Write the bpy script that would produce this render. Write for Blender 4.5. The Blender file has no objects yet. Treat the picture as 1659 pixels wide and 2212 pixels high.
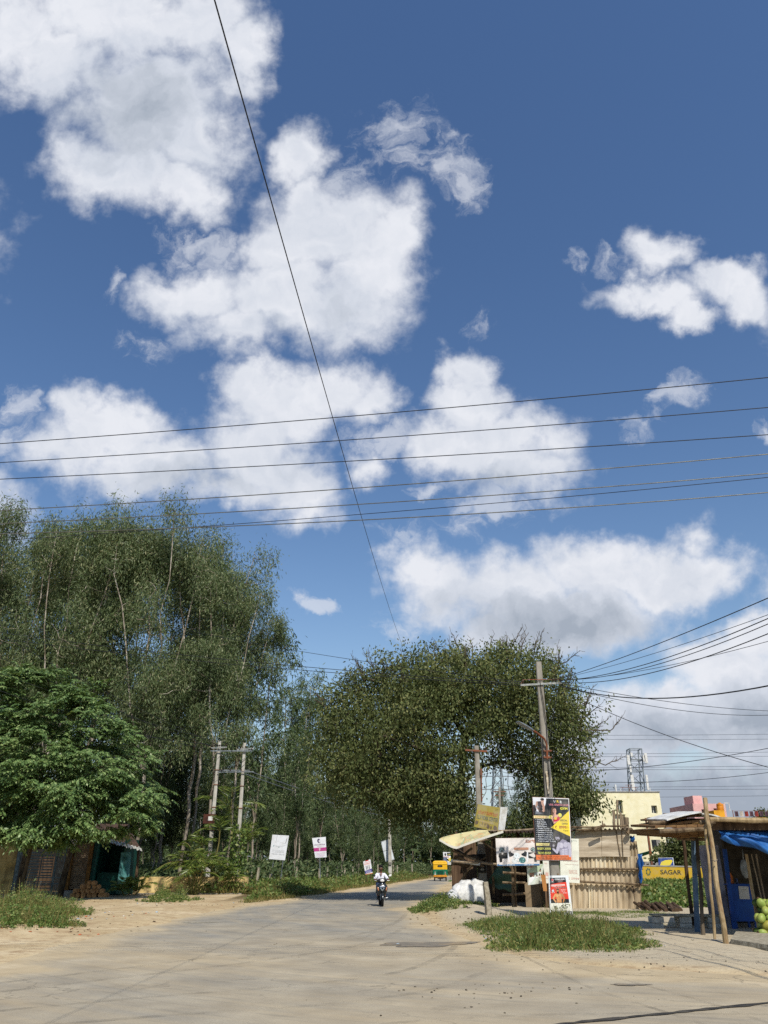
import bpy, bmesh, math, random
import numpy as np
from mathutils import Vector, Matrix

random.seed(7)
RNG = np.random.default_rng(11)
SC = bpy.context.scene
COL = SC.collection
R = math.radians
TH = R(24.5)
FPX = 1666.0          # focal length, in pixels of a 1659 x 2212 frame
EYE = 1.7


def P(x, y, Y):
    """pixel of the photograph (1659 x 2212) seen at the distance Y -> world point"""
    a = (x - 829.5) / FPX
    b = (1106 - y) / FPX
    fy = math.cos(TH) - math.sin(TH) * b
    fz = math.sin(TH) + math.cos(TH) * b
    t = Y / fy
    return Vector((a * t, Y, EYE + fz * t))


def G(x, y):
    """pixel on the ground -> world point at z = 0"""
    a = (x - 829.5) / FPX
    b = (1106 - y) / FPX
    fy = math.cos(TH) - math.sin(TH) * b
    fz = math.sin(TH) + math.cos(TH) * b
    t = -EYE / fz
    return Vector((a * t, fy * t, 0))


# ---------------------------------------------------------------- scene objects
def tag(o, label=None, cat=None, group=None, kind=None):
    if label: o['label'] = label
    if cat: o['category'] = cat; o['kind'] = 'thing'
    if group: o['group'] = group
    if kind: o['kind'] = kind
    return o


def empty(name, loc=(0, 0, 0), label=None, cat=None, group=None):
    o = bpy.data.objects.new(name, None)
    o.location = loc
    o.empty_display_size = .2
    COL.objects.link(o)
    return tag(o, label, cat, group)


def kids(o):
    return [c for c in bpy.data.objects if c.parent == o]


def copy_tree(root, label=None, group=None):
    kc = KIDS.get(root.name)
    if kc is None:
        kc = KIDS[root.name] = [(c, kids(c)) for c in kids(root)]
    r = root.copy()
    COL.objects.link(r)
    for c, gs in kc:
        d = c.copy(); COL.objects.link(d); d.parent = r
        for g in gs:
            e = g.copy(); COL.objects.link(e); e.parent = d
    if label: r['label'] = label
    if group: r['group'] = group
    return r


KIDS = {}


def frame_of(d):
    d = Vector(d).normalized()
    a = Vector((0, 0, 1)) if abs(d.z) < .9 else Vector((1, 0, 0))
    u = d.cross(a).normalized()
    return u, d.cross(u).normalized()


class MB:
    """collects faces and links them as one mesh object"""
    def __init__(s):
        s.v, s.f, s.m, s.c = [], [], [], []

    def add(s, pts, faces, mi=0, col=None):
        n = len(s.v)
        s.v += [tuple(p) for p in pts]
        for f in faces:
            s.f.append(tuple(i + n for i in f)); s.m.append(mi); s.c.append(col)
        return s

    def poly(s, pts, mi=0, col=None):
        return s.add(pts, [tuple(range(len(pts)))], mi, col)

    def hexa(s, lo, hi, mi=0, col=None):
        """two quads (same winding, seen from outside hi) joined"""
        return s.add(list(lo) + list(hi), [(3, 2, 1, 0), (4, 5, 6, 7)] + [(i, (i + 1) % 4, 4 + (i + 1) % 4, 4 + i) for i in range(4)], mi, col)

    def box(s, c, size, rz=0, rx=0, ry=0, mi=0, col=None, taper=1):
        M = Matrix.Rotation(rz, 3, 'Z') @ Matrix.Rotation(ry, 3, 'Y') @ Matrix.Rotation(rx, 3, 'X')
        c = Vector(c); x, y, z = [q / 2 for q in size]
        lo = [c + M @ Vector((a * x, b * y, -z)) for a, b in ((-1, -1), (1, -1), (1, 1), (-1, 1))]
        hi = [c + M @ Vector((a * x * taper, b * y * taper, z)) for a, b in ((-1, -1), (1, -1), (1, 1), (-1, 1))]
        return s.hexa(lo, hi, mi, col)

    def bar(s, a, b, w, h, mi=0, col=None, up=(0, 0, 1)):
        """rectangular bar from a to b, w sideways, h along up"""
        a, b = Vector(a), Vector(b)
        d = (b - a).normalized()
        u = d.cross(Vector(up))
        if u.length < 1e-4: u = d.cross(Vector((0, 1, 0)))
        u.normalize(); v = u.cross(d).normalized()
        q = [(-1, -1), (1, -1), (1, 1), (-1, 1)]
        lo = [a + u * i * w / 2 + v * j * h / 2 for i, j in q]
        hi = [b + u * i * w / 2 + v * j * h / 2 for i, j in q]
        return s.add(lo + hi, [(0, 1, 2, 3), (7, 6, 5, 4)] + [(4 + i, 4 + (i + 1) % 4, (i + 1) % 4, i) for i in range(4)], mi, col)

    def tube(s, pts, r, n=6, mi=0, col=None, cap=True, wob=0):
        pts = [Vector(p) for p in pts]
        if not isinstance(r, (list, tuple)): r = [r] * len(pts)
        rings = []
        u = None
        for i, p in enumerate(pts):
            d = (pts[min(i + 1, len(pts) - 1)] - pts[max(i - 1, 0)])
            if d.length < 1e-6: d = Vector((0, 0, 1))
            d.normalize()
            if u is None: u, _ = frame_of(d)
            u = (u - d * u.dot(d)).normalized()
            w = d.cross(u)
            k = len(s.v); rings.append(k)
            for j in range(n):
                t = 2 * math.pi * j / n
                rr = r[i] * (1 + (random.uniform(-wob, wob) if wob else 0))
                s.v.append(tuple(p + (u * math.cos(t) + w * math.sin(t)) * rr))
        for a, b in zip(rings, rings[1:]):
            for j in range(n):
                s.f.append((a + j, a + (j + 1) % n, b + (j + 1) % n, b + j)); s.m.append(mi); s.c.append(col)
        if cap:
            s.f.append(tuple(rings[0] + j for j in reversed(range(n)))); s.m.append(mi); s.c.append(col)
            s.f.append(tuple(rings[-1] + j for j in range(n))); s.m.append(mi); s.c.append(col)
        return s

    def stick(s, a, b, r0, r1=None, n=6, bend=.02, seg=5, mi=0, col=None):
        a, b = Vector(a), Vector(b); r1 = r1 or r0
        L = (b - a).length
        pts = []
        for i in range(seg + 1):
            t = i / seg
            j = 0 if i in (0, seg) else bend * L
            pts.append(a.lerp(b, t) + Vector((random.uniform(-j, j), random.uniform(-j, j), random.uniform(-j, j))))
        rr = [(r0 + (r1 - r0) * i / seg) * random.uniform(.9, 1.1) for i in range(seg + 1)]
        return s.tube(pts, rr, n, mi, col)

    def lathe(s, prof, n=16, M=None, mi=0, col=None):
        """profile of (radius, z) about z, then matrix M"""
        M = M or Matrix()
        k = len(s.v)
        for r, z in prof:
            for j in range(n):
                t = 2 * math.pi * j / n
                s.v.append(tuple(M @ Vector((r * math.cos(t), r * math.sin(t), z))))
        for i in range(len(prof) - 1):
            for j in range(n):
                s.f.append((k + i * n + j, k + i * n + (j + 1) % n, k + (i + 1) * n + (j + 1) % n, k + (i + 1) * n + j)); s.m.append(mi); s.c.append(col)
        if prof[0][0] > 1e-4:
            s.f.append(tuple(k + j for j in reversed(range(n)))); s.m.append(mi); s.c.append(col)
        if prof[-1][0] > 1e-4:
            s.f.append(tuple(k + (len(prof) - 1) * n + j for j in range(n))); s.m.append(mi); s.c.append(col)
        return s

    def ball(s, c, rad, n=10, m=7, M=None, mi=0, col=None, lump=0):
        c = Vector(c)
        rx, ry, rz = rad if isinstance(rad, (tuple, list)) else (rad,) * 3
        M = M or Matrix.Identity(3)
        k = len(s.v)
        for i in range(m + 1):
            ph = math.pi * i / m
            for j in range(n):
                t = 2 * math.pi * j / n
                q = 1 + (random.uniform(-lump, lump) if lump else 0)
                s.v.append(tuple(c + M @ Vector((rx * math.sin(ph) * math.cos(t) * q, ry * math.sin(ph) * math.sin(t) * q, -rz * math.cos(ph) * q))))
        for i in range(m):
            for j in range(n):
                s.f.append((k + i * n + j, k + i * n + (j + 1) % n, k + (i + 1) * n + (j + 1) % n, k + (i + 1) * n + j)); s.m.append(mi); s.c.append(col)
        return s

    def loft(s, rings, mi=0, col=None, cap=True, closed=True):
        k = len(s.v); n = len(rings[0])
        for r in rings: s.v += [tuple(p) for p in r]
        for i in range(len(rings) - 1):
            for j in range(n if closed else n - 1):
                s.f.append((k + i * n + j, k + i * n + (j + 1) % n, k + (i + 1) * n + (j + 1) % n, k + (i + 1) * n + j)); s.m.append(mi); s.c.append(col)
        if cap and closed:
            s.f.append(tuple(k + j for j in reversed(range(n)))); s.m.append(mi); s.c.append(col)
            s.f.append(tuple(k + (len(rings) - 1) * n + j for j in range(n))); s.m.append(mi); s.c.append(col)
        return s

    def grid(s, fn, nu, nv, mi=0, col=None, thick=0):
        """surface fn(u,v)->point; with a thickness it gets a second skin and a rim"""
        A = [[Vector(fn(i / nu, j / nv)) for i in range(nu + 1)] for j in range(nv + 1)]
        def put(off, flip):
            k = len(s.v)
            for j in range(nv + 1):
                for i in range(nu + 1):
                    s.v.append(tuple(A[j][i] + off[j][i] if off else A[j][i]))
            for j in range(nv):
                for i in range(nu):
                    q = (k + j * (nu + 1) + i, k + j * (nu + 1) + i + 1, k + (j + 1) * (nu + 1) + i + 1, k + (j + 1) * (nu + 1) + i)
                    s.f.append(q[::-1] if flip else q); s.m.append(mi); s.c.append(col)
            return k
        k0 = put(None, False)
        if thick:
            off = [[None] * (nu + 1) for _ in range(nv + 1)]
            for j in range(nv + 1):
                for i in range(nu + 1):
                    du = A[j][min(i + 1, nu)] - A[j][max(i - 1, 0)]
                    dv = A[min(j + 1, nv)][i] - A[max(j - 1, 0)][i]
                    nn = du.cross(dv)
                    off[j][i] = nn.normalized() * -thick if nn.length > 1e-9 else Vector((0, 0, -thick))
            k1 = put(off, True)
            rim = [j * (nu + 1) for j in range(nv + 1)] + [nv * (nu + 1) + i for i in range(1, nu + 1)] + [j * (nu + 1) + nu for j in range(nv - 1, -1, -1)] + [i for i in range(nu - 1, 0, -1)]
            for a, b in zip(rim, rim[1:] + rim[:1]):
                s.f.append((k0 + a, k0 + b, k1 + b, k1 + a)); s.m.append(mi); s.c.append(col)
        return s

    def build(s, name, mats, parent=None, smooth=False, loc=None):
        off = Vector((0, 0, 0))
        if parent is not None:
            off = Vector(parent.location); p = parent.parent
            while p is not None: off += Vector(p.location); p = p.parent
        elif loc is not None: off = Vector(loc)
        me = bpy.data.meshes.new(name)
        me.from_pydata([(a[0] - off.x, a[1] - off.y, a[2] - off.z) for a in s.v], [], s.f)
        for m in (mats if isinstance(mats, (list, tuple)) else [mats]): me.materials.append(m)
        me.polygons.foreach_set('material_index', s.m)
        if any(c is not None for c in s.c):
            at = me.attributes.new('print', 'FLOAT_COLOR', 'FACE')
            at.data.foreach_set('color', [q for c in s.c for q in ((*c, 1.0) if c is not None else (.5, .5, .5, 1.0))])
        if smooth: me.polygons.foreach_set('use_smooth', [True] * len(s.f))
        me.update()
        o = bpy.data.objects.new(name, me)
        COL.objects.link(o)
        if parent is not None: o.parent = parent
        elif loc is not None: o.location = loc
        return o


def np_mesh(name, V, Fq, mats, parent=None, mi=None):
    """vertices (N,3) and quads (M,4) as one object"""
    me = bpy.data.meshes.new(name)
    V = np.ascontiguousarray(V, dtype=np.float32); Fq = np.ascontiguousarray(Fq, dtype=np.int32)
    M, k = Fq.shape
    me.vertices.add(len(V)); me.vertices.foreach_set('co', V.ravel())
    me.loops.add(M * k); me.loops.foreach_set('vertex_index', Fq.ravel())
    me.polygons.add(M); me.polygons.foreach_set('loop_start', np.arange(0, M * k, k, dtype=np.int32))
    me.polygons.foreach_set('loop_total', np.full(M, k, dtype=np.int32))
    for m in (mats if isinstance(mats, (list, tuple)) else [mats]): me.materials.append(m)
    if mi is not None: me.polygons.foreach_set('material_index', np.asarray(mi, dtype=np.int32))
    me.update(calc_edges=True)
    o = bpy.data.objects.new(name, me)
    COL.objects.link(o)
    if parent is not None: o.parent = parent
    return o


# ---------------------------------------------------------------- materials
def hx(h):
    h = h.lstrip('#')
    v = [int(h[i:i + 2], 16) / 255 for i in (0, 2, 4)]
    return tuple(c / 12.92 if c <= .04045 else ((c + .055) / 1.055) ** 2.4 for c in v)


def new_mat(name):
    m = bpy.data.materials.new(name); m.use_nodes = True
    nt = m.node_tree
    for n in list(nt.nodes):
        if n.type != 'OUTPUT_MATERIAL': nt.nodes.remove(n)
    return m, nt, [n for n in nt.nodes if n.type == 'OUTPUT_MATERIAL'][0]


def N(nt, t, **kw):
    n = nt.nodes.new(t)
    for k, v in kw.items():
        if k.startswith('_'): setattr(n, k[1:], v)
        else: n.inputs[k.replace('__', ' ')].default_value = v
    return n


def ramp(nt, stops, fac):
    r = nt.nodes.new('ShaderNodeValToRGB')
    e = r.color_ramp.elements
    while len(e) < len(stops): e.new(.5)
    for el, (p, c) in zip(e, stops):
        el.position = p; el.color = (*c, 1) if len(c) == 3 else c
    nt.links.new(fac, r.inputs[0])
    return r.outputs[0]


def mixc(nt, fac, a, b, mode='MIX'):
    m = nt.nodes.new('ShaderNodeMix'); m.data_type = 'RGBA'; m.blend_type = mode
    for sock, v in ((m.inputs[0], fac), (m.inputs[6], a), (m.inputs[7], b)):
        if hasattr(v, 'node'): nt.links.new(v, sock)
        elif isinstance(v, (int, float)): sock.default_value = v
        else: sock.default_value = (*v, 1)
    return m.outputs[2]


def coords(nt, obj=True, scale=(1, 1, 1)):
    if obj: o = nt.nodes.new('ShaderNodeTexCoord').outputs['Object']
    else: o = nt.nodes.new('ShaderNodeNewGeometry').outputs['Position']
    mp = nt.nodes.new('ShaderNodeMapping'); mp.inputs['Scale'].default_value = scale
    nt.links.new(o, mp.inputs[0])
    return mp.outputs[0]


def noise(nt, vec, scale, detail=4, rough=.55, out=0):
    n = N(nt, 'ShaderNodeTexNoise', Scale=scale, Detail=detail, Roughness=rough)
    nt.links.new(vec, n.inputs['Vector'])
    return n.outputs[out]


def finish(nt, out, col, rough=.8, spec=.25, metal=0, bump=None, bstr=.3, bdist=.02):
    b = N(nt, 'ShaderNodeBsdfPrincipled', Roughness=rough, Metallic=metal)
    b.inputs['Specular IOR Level'].default_value = spec
    if hasattr(col, 'node'): nt.links.new(col, b.inputs['Base Color'])
    else: b.inputs['Base Color'].default_value = (*col, 1)
    if bump is not None:
        bp = N(nt, 'ShaderNodeBump', Strength=bstr, Distance=bdist)
        nt.links.new(bump, bp.inputs['Height']); nt.links.new(bp.outputs[0], b.inputs['Normal'])
    nt.links.new(b.outputs[0], out.inputs[0])
    return b


def mat(name, c1, c2=None, scale=4, stretch=(1, 1, 1), lo=.4, hi=.62, rough=.8, spec=.25, metal=0, bump=.3, bscale=None, detail=5, dirt=None, dscale=1.3, dlo=.52, dhi=.7, world=False):
    """two-tone weathered material: c1/c2 mixed by noise, optional patches of dirt"""
    m, nt, out = new_mat(name)
    v = coords(nt, not world, stretch)
    c1 = hx(c1) if isinstance(c1, str) else c1
    c2 = hx(c2) if isinstance(c2, str) else (c2 or tuple(q * .72 for q in c1))
    n1 = noise(nt, v, scale, detail)
    col = ramp(nt, [(lo, c1), (hi, c2)], n1)
    if dirt:
        d = hx(dirt) if isinstance(dirt, str) else dirt
        n2 = noise(nt, v, dscale, 6, .65)
        col = mixc(nt, ramp(nt, [(dlo, (0, 0, 0)), (dhi, (1, 1, 1))], n2), col, d)
    nb = noise(nt, v, bscale or scale * 4, 4)
    finish(nt, out, col, rough, spec, metal, nb, bump)
    return m


def print_mat(name, rough=.45):
    """printed sheet: ink colour per face, dulled by a little weathering"""
    m, nt, out = new_mat(name)
    a = N(nt, 'ShaderNodeAttribute', _attribute_name='print')
    v = coords(nt, False)
    n1 = noise(nt, v, 3.2, 6, .6)
    col = mixc(nt, ramp(nt, [(.45, (0, 0, 0)), (.8, (.45, .45, .45))], n1), a.outputs[0], (.36, .33, .27))
    finish(nt, out, col, rough, .3, 0, noise(nt, v, 7, 3), .25, .02)
    return m


def leaf_mat(name, stops, trans=.28, rough=.45, spec=.3, patch=None):
    """leaves: a colour per leaf, some light through the blade"""
    m, nt, out = new_mat(name)
    g = nt.nodes.new('ShaderNodeNewGeometry')
    col = ramp(nt, [(p, hx(c) if isinstance(c, str) else c) for p, c in stops], g.outputs['Random Per Island'])
    if patch:
        v = coords(nt, False)
        col = mixc(nt, ramp(nt, [(.42, (0, 0, 0)), (.62, (.7, .7, .7))], noise(nt, v, .45, 3)), col, hx(patch))
    b = N(nt, 'ShaderNodeBsdfPrincipled', Roughness=rough)
    b.inputs['Specular IOR Level'].default_value = spec
    t = nt.nodes.new('ShaderNodeBsdfTranslucent')
    mx = nt.nodes.new('ShaderNodeMixShader'); mx.inputs[0].default_value = trans
    nt.links.new(col, b.inputs['Base Color'])
    br = mixc(nt, 1.0, col, (1.0, 1.0, .55), 'MULTIPLY')
    nt.links.new(br, t.inputs[0])
    nt.links.new(b.outputs[0], mx.inputs[1]); nt.links.new(t.outputs[0], mx.inputs[2])
    nt.links.new(mx.outputs[0], out.inputs[0])
    return m


# ---------------------------------------------------------------- camera, sun, sky
cam = bpy.data.cameras.new('camera'); camo = bpy.data.objects.new('camera', cam); COL.objects.link(camo)
camo.location = (0, 0, EYE); camo.rotation_euler = (math.pi / 2 + TH, 0, 0)
cam.sensor_fit = 'VERTICAL'; cam.sensor_height = 24; cam.lens = 24 * FPX / 2212
cam.clip_start = .1; cam.clip_end = 6000
SC.camera = camo
SC.view_settings.view_transform = 'Standard'; SC.view_settings.look = 'None'
SC.view_settings.exposure = 0; SC.view_settings.gamma = 1
SC.render.engine = 'CYCLES'
SC.cycles.max_bounces = 6; SC.cycles.diffuse_bounces = 3; SC.cycles.glossy_bounces = 2; SC.cycles.transmission_bounces = 3
SC.cycles.use_denoising = False
SC.cycles.sample_clamp_indirect = 4

SUN_EL, SUN_AZ = R(48), (0.32, -0.95)      # the sun stands behind the camera, to the right
sd = Vector((SUN_AZ[0] * math.cos(SUN_EL), SUN_AZ[1] * math.cos(SUN_EL), math.sin(SUN_EL))).normalized()
sun = bpy.data.lights.new('sun', 'SUN'); suno = bpy.data.objects.new('sun', sun); COL.objects.link(suno)
sun.energy = 4.9; sun.angle = R(.5); sun.color = (1, .955, .87)
suno.rotation_euler = sd.to_track_quat('Z', 'Y').to_euler(); suno.location = (0, 0, 60)

world = bpy.data.worlds.new('World'); SC.world = world; world.use_nodes = True
nt = world.node_tree
for n in list(nt.nodes): nt.nodes.remove(n)
wout = nt.nodes.new('ShaderNodeOutputWorld')
sky = nt.nodes.new('ShaderNodeTexSky'); sky.sky_type = 'NISHITA'; sky.sun_disc = False
sky.sun_elevation = SUN_EL; sky.sun_rotation = math.atan2(sd.x, sd.y)
sky.air_density = 1.25; sky.dust_density = .3; sky.ozone_density = 2.0; sky.altitude = 0
bg = nt.nodes.new('ShaderNodeBackground'); bg.inputs[1].default_value = .115
L = nt.links.new


def vm(op, a, b=None, c=None):
    n = nt.nodes.new('ShaderNodeVectorMath'); n.operation = op
    for i, q in enumerate((a, b, c)):
        if q is None: continue
        if hasattr(q, 'node'): L(q, n.inputs[i])
        else: n.inputs[i].default_value = q
    return n.outputs['Value'] if op in ('DOT_PRODUCT', 'LENGTH') else n.outputs[0]


def mm(op, a, b=None, c=None, clamp=False):
    n = nt.nodes.new('ShaderNodeMath'); n.operation = op; n.use_clamp = clamp
    for i, q in enumerate((a, b, c)):
        if q is None: continue
        if hasattr(q, 'node'): L(q, n.inputs[i])
        else: n.inputs[i].default_value = q
    return n.outputs[0]


def mrange(v, a, b, c=0, d=1, smooth=True):
    n = nt.nodes.new('ShaderNodeMapRange'); n.interpolation_type = 'SMOOTHSTEP' if smooth else 'LINEAR'
    L(v, n.inputs[0])
    for i, q in enumerate((a, b, c, d)): n.inputs[i + 1].default_value = q
    return n.outputs[0]


dvec = nt.nodes.new('ShaderNodeTexCoord').outputs['Generated']
df = mm('MAXIMUM', vm('DOT_PRODUCT', dvec, (0, math.cos(TH), math.sin(TH))), .08)
du = mm('DIVIDE', vm('DOT_PRODUCT', dvec, (1, 0, 0)), df)
dw = mm('DIVIDE', vm('DOT_PRODUCT', dvec, (0, -math.sin(TH), math.cos(TH))), df)
cx = nt.nodes.new('ShaderNodeCombineXYZ')
L(mm('MULTIPLY_ADD', du, 1.666, .8295), cx.inputs[0]); L(mm('MULTIPLY_ADD', dw, -1.666, 1.106), cx.inputs[1])
uv = cx.outputs[0]            # a gnomonic chart of the sky, fixed to the compass


def nz(vec, scale, detail, rough=.55, out=0, dist=0):
    n = nt.nodes.new('ShaderNodeTexNoise'); n.inputs['Scale'].default_value = scale
    n.inputs['Detail'].default_value = detail; n.inputs['Roughness'].default_value = rough; n.inputs['Distortion'].default_value = dist
    L(vec, n.inputs['Vector']); return n.outputs[out]


w1 = vm('MULTIPLY', vm('SUBTRACT', nz(uv, 5, 3, .5, 1), (.5, .5, .5)), (.15, .15, 0))
w2 = vm('MULTIPLY', vm('SUBTRACT', nz(uv, 19, 5, .6, 1), (.5, .5, .5)), (.074, .074, 0))
wuv = vm('ADD', vm('ADD', uv, w1), w2)

CLOUDS = [  # centre x, y, radii, weight  (thousandths of the chart)
 (230, 30, 300, 150, 1), (430, 50, 160, 110, 1), (525, 125, 85, 95, 1), (110, 130, 150, 120, .9), (320, 240, 210, 190, 1.2), (270, 370, 205, 105, 1), (400, 415, 120, 85, .9), (180, 350, 110, 95, .8), (430, 300, 120, 120, 1), (30, 60, 120, 160, .9),
 (640, 330, 85, 90, .95), (655, 415, 75, 80, .9), (690, 500, 190, 130, 1.1), (800, 570, 140, 145, 1.1), (610, 640, 210, 110, 1.1), (420, 650, 130, 75, 1), (500, 720, 140, 75, .9), (760, 660, 150, 105, .8), (590, 540, 110, 90, 1), (860, 520, 80, 100, .9),
 (975, 375, 115, 80, .40), (860, 285, 130, 75, .36), (1010, 420, 65, 65, .42), (900, 350, 120, 70, .28), (740, 400, 100, 70, .45), (450, 540, 130, 70, .45), (265, 640, 30, 34, .42), (330, 760, 90, 40, .25), (1020, 690, 40, 30, .25),
 (165, 890, 75, 80, 1.0), (240, 940, 175, 85, 1.1), (340, 1000, 190, 85, 1.1), (140, 985, 140, 65, .7), (40, 870, 70, 70, .45), (20, 950, 60, 60, .35),
 (540, 850, 100, 70, 1), (620, 890, 150, 105, 1.1), (730, 850, 130, 90, 1), (560, 980, 150, 110, 1), (640, 1060, 120, 90, .9), (800, 870, 85, 65, .8), (660, 1110, 110, 40, .6), (520, 1060, 120, 50, .7), (830, 960, 100, 50, .5),
 (1010, 800, 70, 75, 1), (1020, 880, 105, 80, 1.1), (1060, 960, 200, 95, 1.1), (1140, 1010, 140, 85, .9), (950, 965, 120, 75, .9), (1080, 1085, 130, 50, .5), (795, 1015, 45, 50, .6), (1190, 950, 90, 70, .7), (930, 1050, 50, 40, .5), (1020, 1130, 70, 40, .3),
 (1430, 545, 75, 55, .8), (1400, 630, 125, 48, .95), (1570, 610, 120, 55, 1), (1480, 675, 85, 42, .9), (1630, 640, 90, 70, 1), (1330, 560, 60, 40, .25), (1250, 575, 30, 25, .25),
 (1465, 845, 75, 42, .45), (1395, 920, 70, 45, .32), (1660, 960, 30, 40, .5),
 (900, 1215, 90, 75, 1), (950, 1260, 130, 80, 1), (1110, 1280, 200, 115, 1.1), (1300, 1235, 230, 95, 1.1), (1460, 1240, 170, 95, 1.1), (1540, 1230, 95, 75, .8), (1210, 1340, 220, 80, 1), (1070, 1360, 110, 65, .9), (1320, 1330, 190, 75, .9), (860, 1330, 100, 40, .3), (1500, 1165, 70, 50, .6), (900, 1150, 120, 30, .22),
 (1570, 1440, 160, 95, 1.2), (1640, 1390, 110, 70, 1.1), (1420, 1560, 300, 95, 1.2), (1640, 1540, 220, 170, 1.3), (1300, 1640, 300, 120, .8), (1550, 1760, 500, 170, 1.0), (900, 1750, 400, 120, .4), (680, 1298, 45, 28, .55), (655, 1275, 25, 25, .4), (1800, 1300, 200, 120, 1), (1900, 700, 240, 160, .9), (-200, 500, 220, 180, .8), (-160, 1100, 240, 120, .9)]
acc = wis = None
for x, y, rx, ry, w in CLOUDS:
    rx, ry = rx / 1000, ry / 1000
    q = vm('LENGTH', vm('MULTIPLY_ADD', wuv, (1 / rx, 1 / ry, 0), (-x / 1000 / rx, -y / 1000 / ry, 0)))
    q = mm('MULTIPLY_ADD', q, -w, w)
    if w < .6: wis = q if wis is None else mm('MAXIMUM', wis, q)
    else: acc = q if acc is None else mm('SMOOTH_MAX', acc, q, .12)
fb = nz(uv, 12, 9, .61, 0, .15)
dens = mm('ADD', acc, mm('MULTIPLY', mm('SUBTRACT', fb, .5), 1.1))
alpha = mrange(dens, -.12, .62)
wfb = nz(vm('MULTIPLY', wuv, (1, 1.25, 1)), 17, 8, .66, 0, .4)
wal = mm('MULTIPLY', mrange(mm('ADD', mm('MULTIPLY', wis, 2.3), mm('MULTIPLY', mm('SUBTRACT', wfb, .54), 2.0)), .0, .9), .62)
alpha = mm('MAXIMUM', alpha, wal)
relief = mm('SUBTRACT', nz(vm('ADD', wuv, (-.012, .02, 0)), 8, 6, .55), nz(wuv, 8, 6, .55))
GREY = [(290, 230, 260, 190, .72), (330, 330, 190, 120, .5), (760, 665, 120, 60, .5), (600, 720, 170, 40, .5), (420, 1040, 300, 50, .5), (650, 1010, 150, 80, .4), (1060, 1040, 150, 50, .5), (1230, 1350, 330, 75, .9), (1420, 1590, 300, 100, .8), (1640, 1560, 200, 110, 1), (1400, 1760, 700, 200, 1.1), (950, 1290, 130, 50, .4)]
ga = None
for x, y, rx, ry, w in GREY:
    rx, ry = rx / 1000, ry / 1000
    q = vm('LENGTH', vm('MULTIPLY_ADD', wuv, (1 / rx, 1 / ry, 0), (-x / 1000 / rx, -y / 1000 / ry, 0)))
    q = mm('MULTIPLY_ADD', q, -w, w)
    ga = q if ga is None else mm('SMOOTH_MAX', ga, q, .2)
shade = mm('ADD', mm('MULTIPLY', mm('MAXIMUM', ga, 0), 1.25), mm('ADD', mm('MULTIPLY', relief, 1.35), mm('MULTIPLY', mm('SUBTRACT', nz(wuv, 3.2, 3, .5), .5), .9)))
ccol = nt.nodes.new('ShaderNodeValToRGB')
els = ccol.color_ramp.elements
els[0].position = 0; els[0].color = (.78, .80, .855, 1); els[1].position = 1; els[1].color = (.36, .41, .49, 1)
e = els.new(.38); e.color = (.63, .67, .75, 1)
L(mrange(shade, -.15, 1.05, 0, 1, False), ccol.inputs[0])
cbg = nt.nodes.new('ShaderNodeBackground'); L(ccol.outputs[0], cbg.inputs[0]); cbg.inputs[1].default_value = 1.04
up = mrange(nt.nodes.new('ShaderNodeSeparateXYZ').outputs[2], -.02, .02)
sep = [n for n in nt.nodes if n.type == 'SEPXYZ'][0]; L(dvec, sep.inputs[0])
hs = nt.nodes.new('ShaderNodeHueSaturation'); hs.inputs['Saturation'].default_value = 1.17; hs.inputs['Hue'].default_value = .507; hs.inputs['Value'].default_value = 1.0
L(sky.outputs[0], hs.inputs['Color'])
hz = nt.nodes.new('ShaderNodeMix'); hz.data_type = 'RGBA'      # pale air low over the horizon
L(mm('MULTIPLY', mm('POWER', mm('SUBTRACT', 1.0, mm('MAXIMUM', sep.outputs[2], 0.0)), 9.0), .85), hz.inputs[0])
L(hs.outputs[0], hz.inputs[6]); hz.inputs[7].default_value = (4.0, 5.2, 7.0, 1); L(hz.outputs[2], bg.inputs[0])
mx = nt.nodes.new('ShaderNodeMixShader'); L(mm('MULTIPLY', alpha, up), mx.inputs[0]); L(bg.outputs[0], mx.inputs[1]); L(cbg.outputs[0], mx.inputs[2])
L(mx.outputs[0], wout.inputs[0])
world.cycles.sampling_method = 'MANUAL'; world.cycles.sample_map_resolution = 512
# ---------------------------------------------------------------- ground and road
def vnoise(X, Y, s, seed=0):
    """smooth value noise, 0..1"""
    x = np.asarray(X) / s + seed * 17.3 + 1000; y = np.asarray(Y) / s + seed * 9.1 + 1000
    xi = np.floor(x).astype(np.int64); yi = np.floor(y).astype(np.int64); fx = x - xi; fy = y - yi
    fx = fx * fx * (3 - 2 * fx); fy = fy * fy * (3 - 2 * fy)
    def h(a, b):
        n = (a * 374761393 + b * 668265263 + seed * 1442695041) & 0xFFFFFFFF
        n = ((n ^ (n >> 13)) * 1274126177) & 0xFFFFFFFF
        return ((n ^ (n >> 16)) & 0xFFFF) / 65535.0
    return (h(xi, yi) * (1 - fx) + h(xi + 1, yi) * fx) * (1 - fy) + (h(xi, yi + 1) * (1 - fx) + h(xi + 1, yi + 1) * fx) * fy


def sstep(a, b, x):
    t = np.clip((np.asarray(x, float) - a) / (b - a), 0, 1)
    return t * t * (3 - 2 * t)


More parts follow.
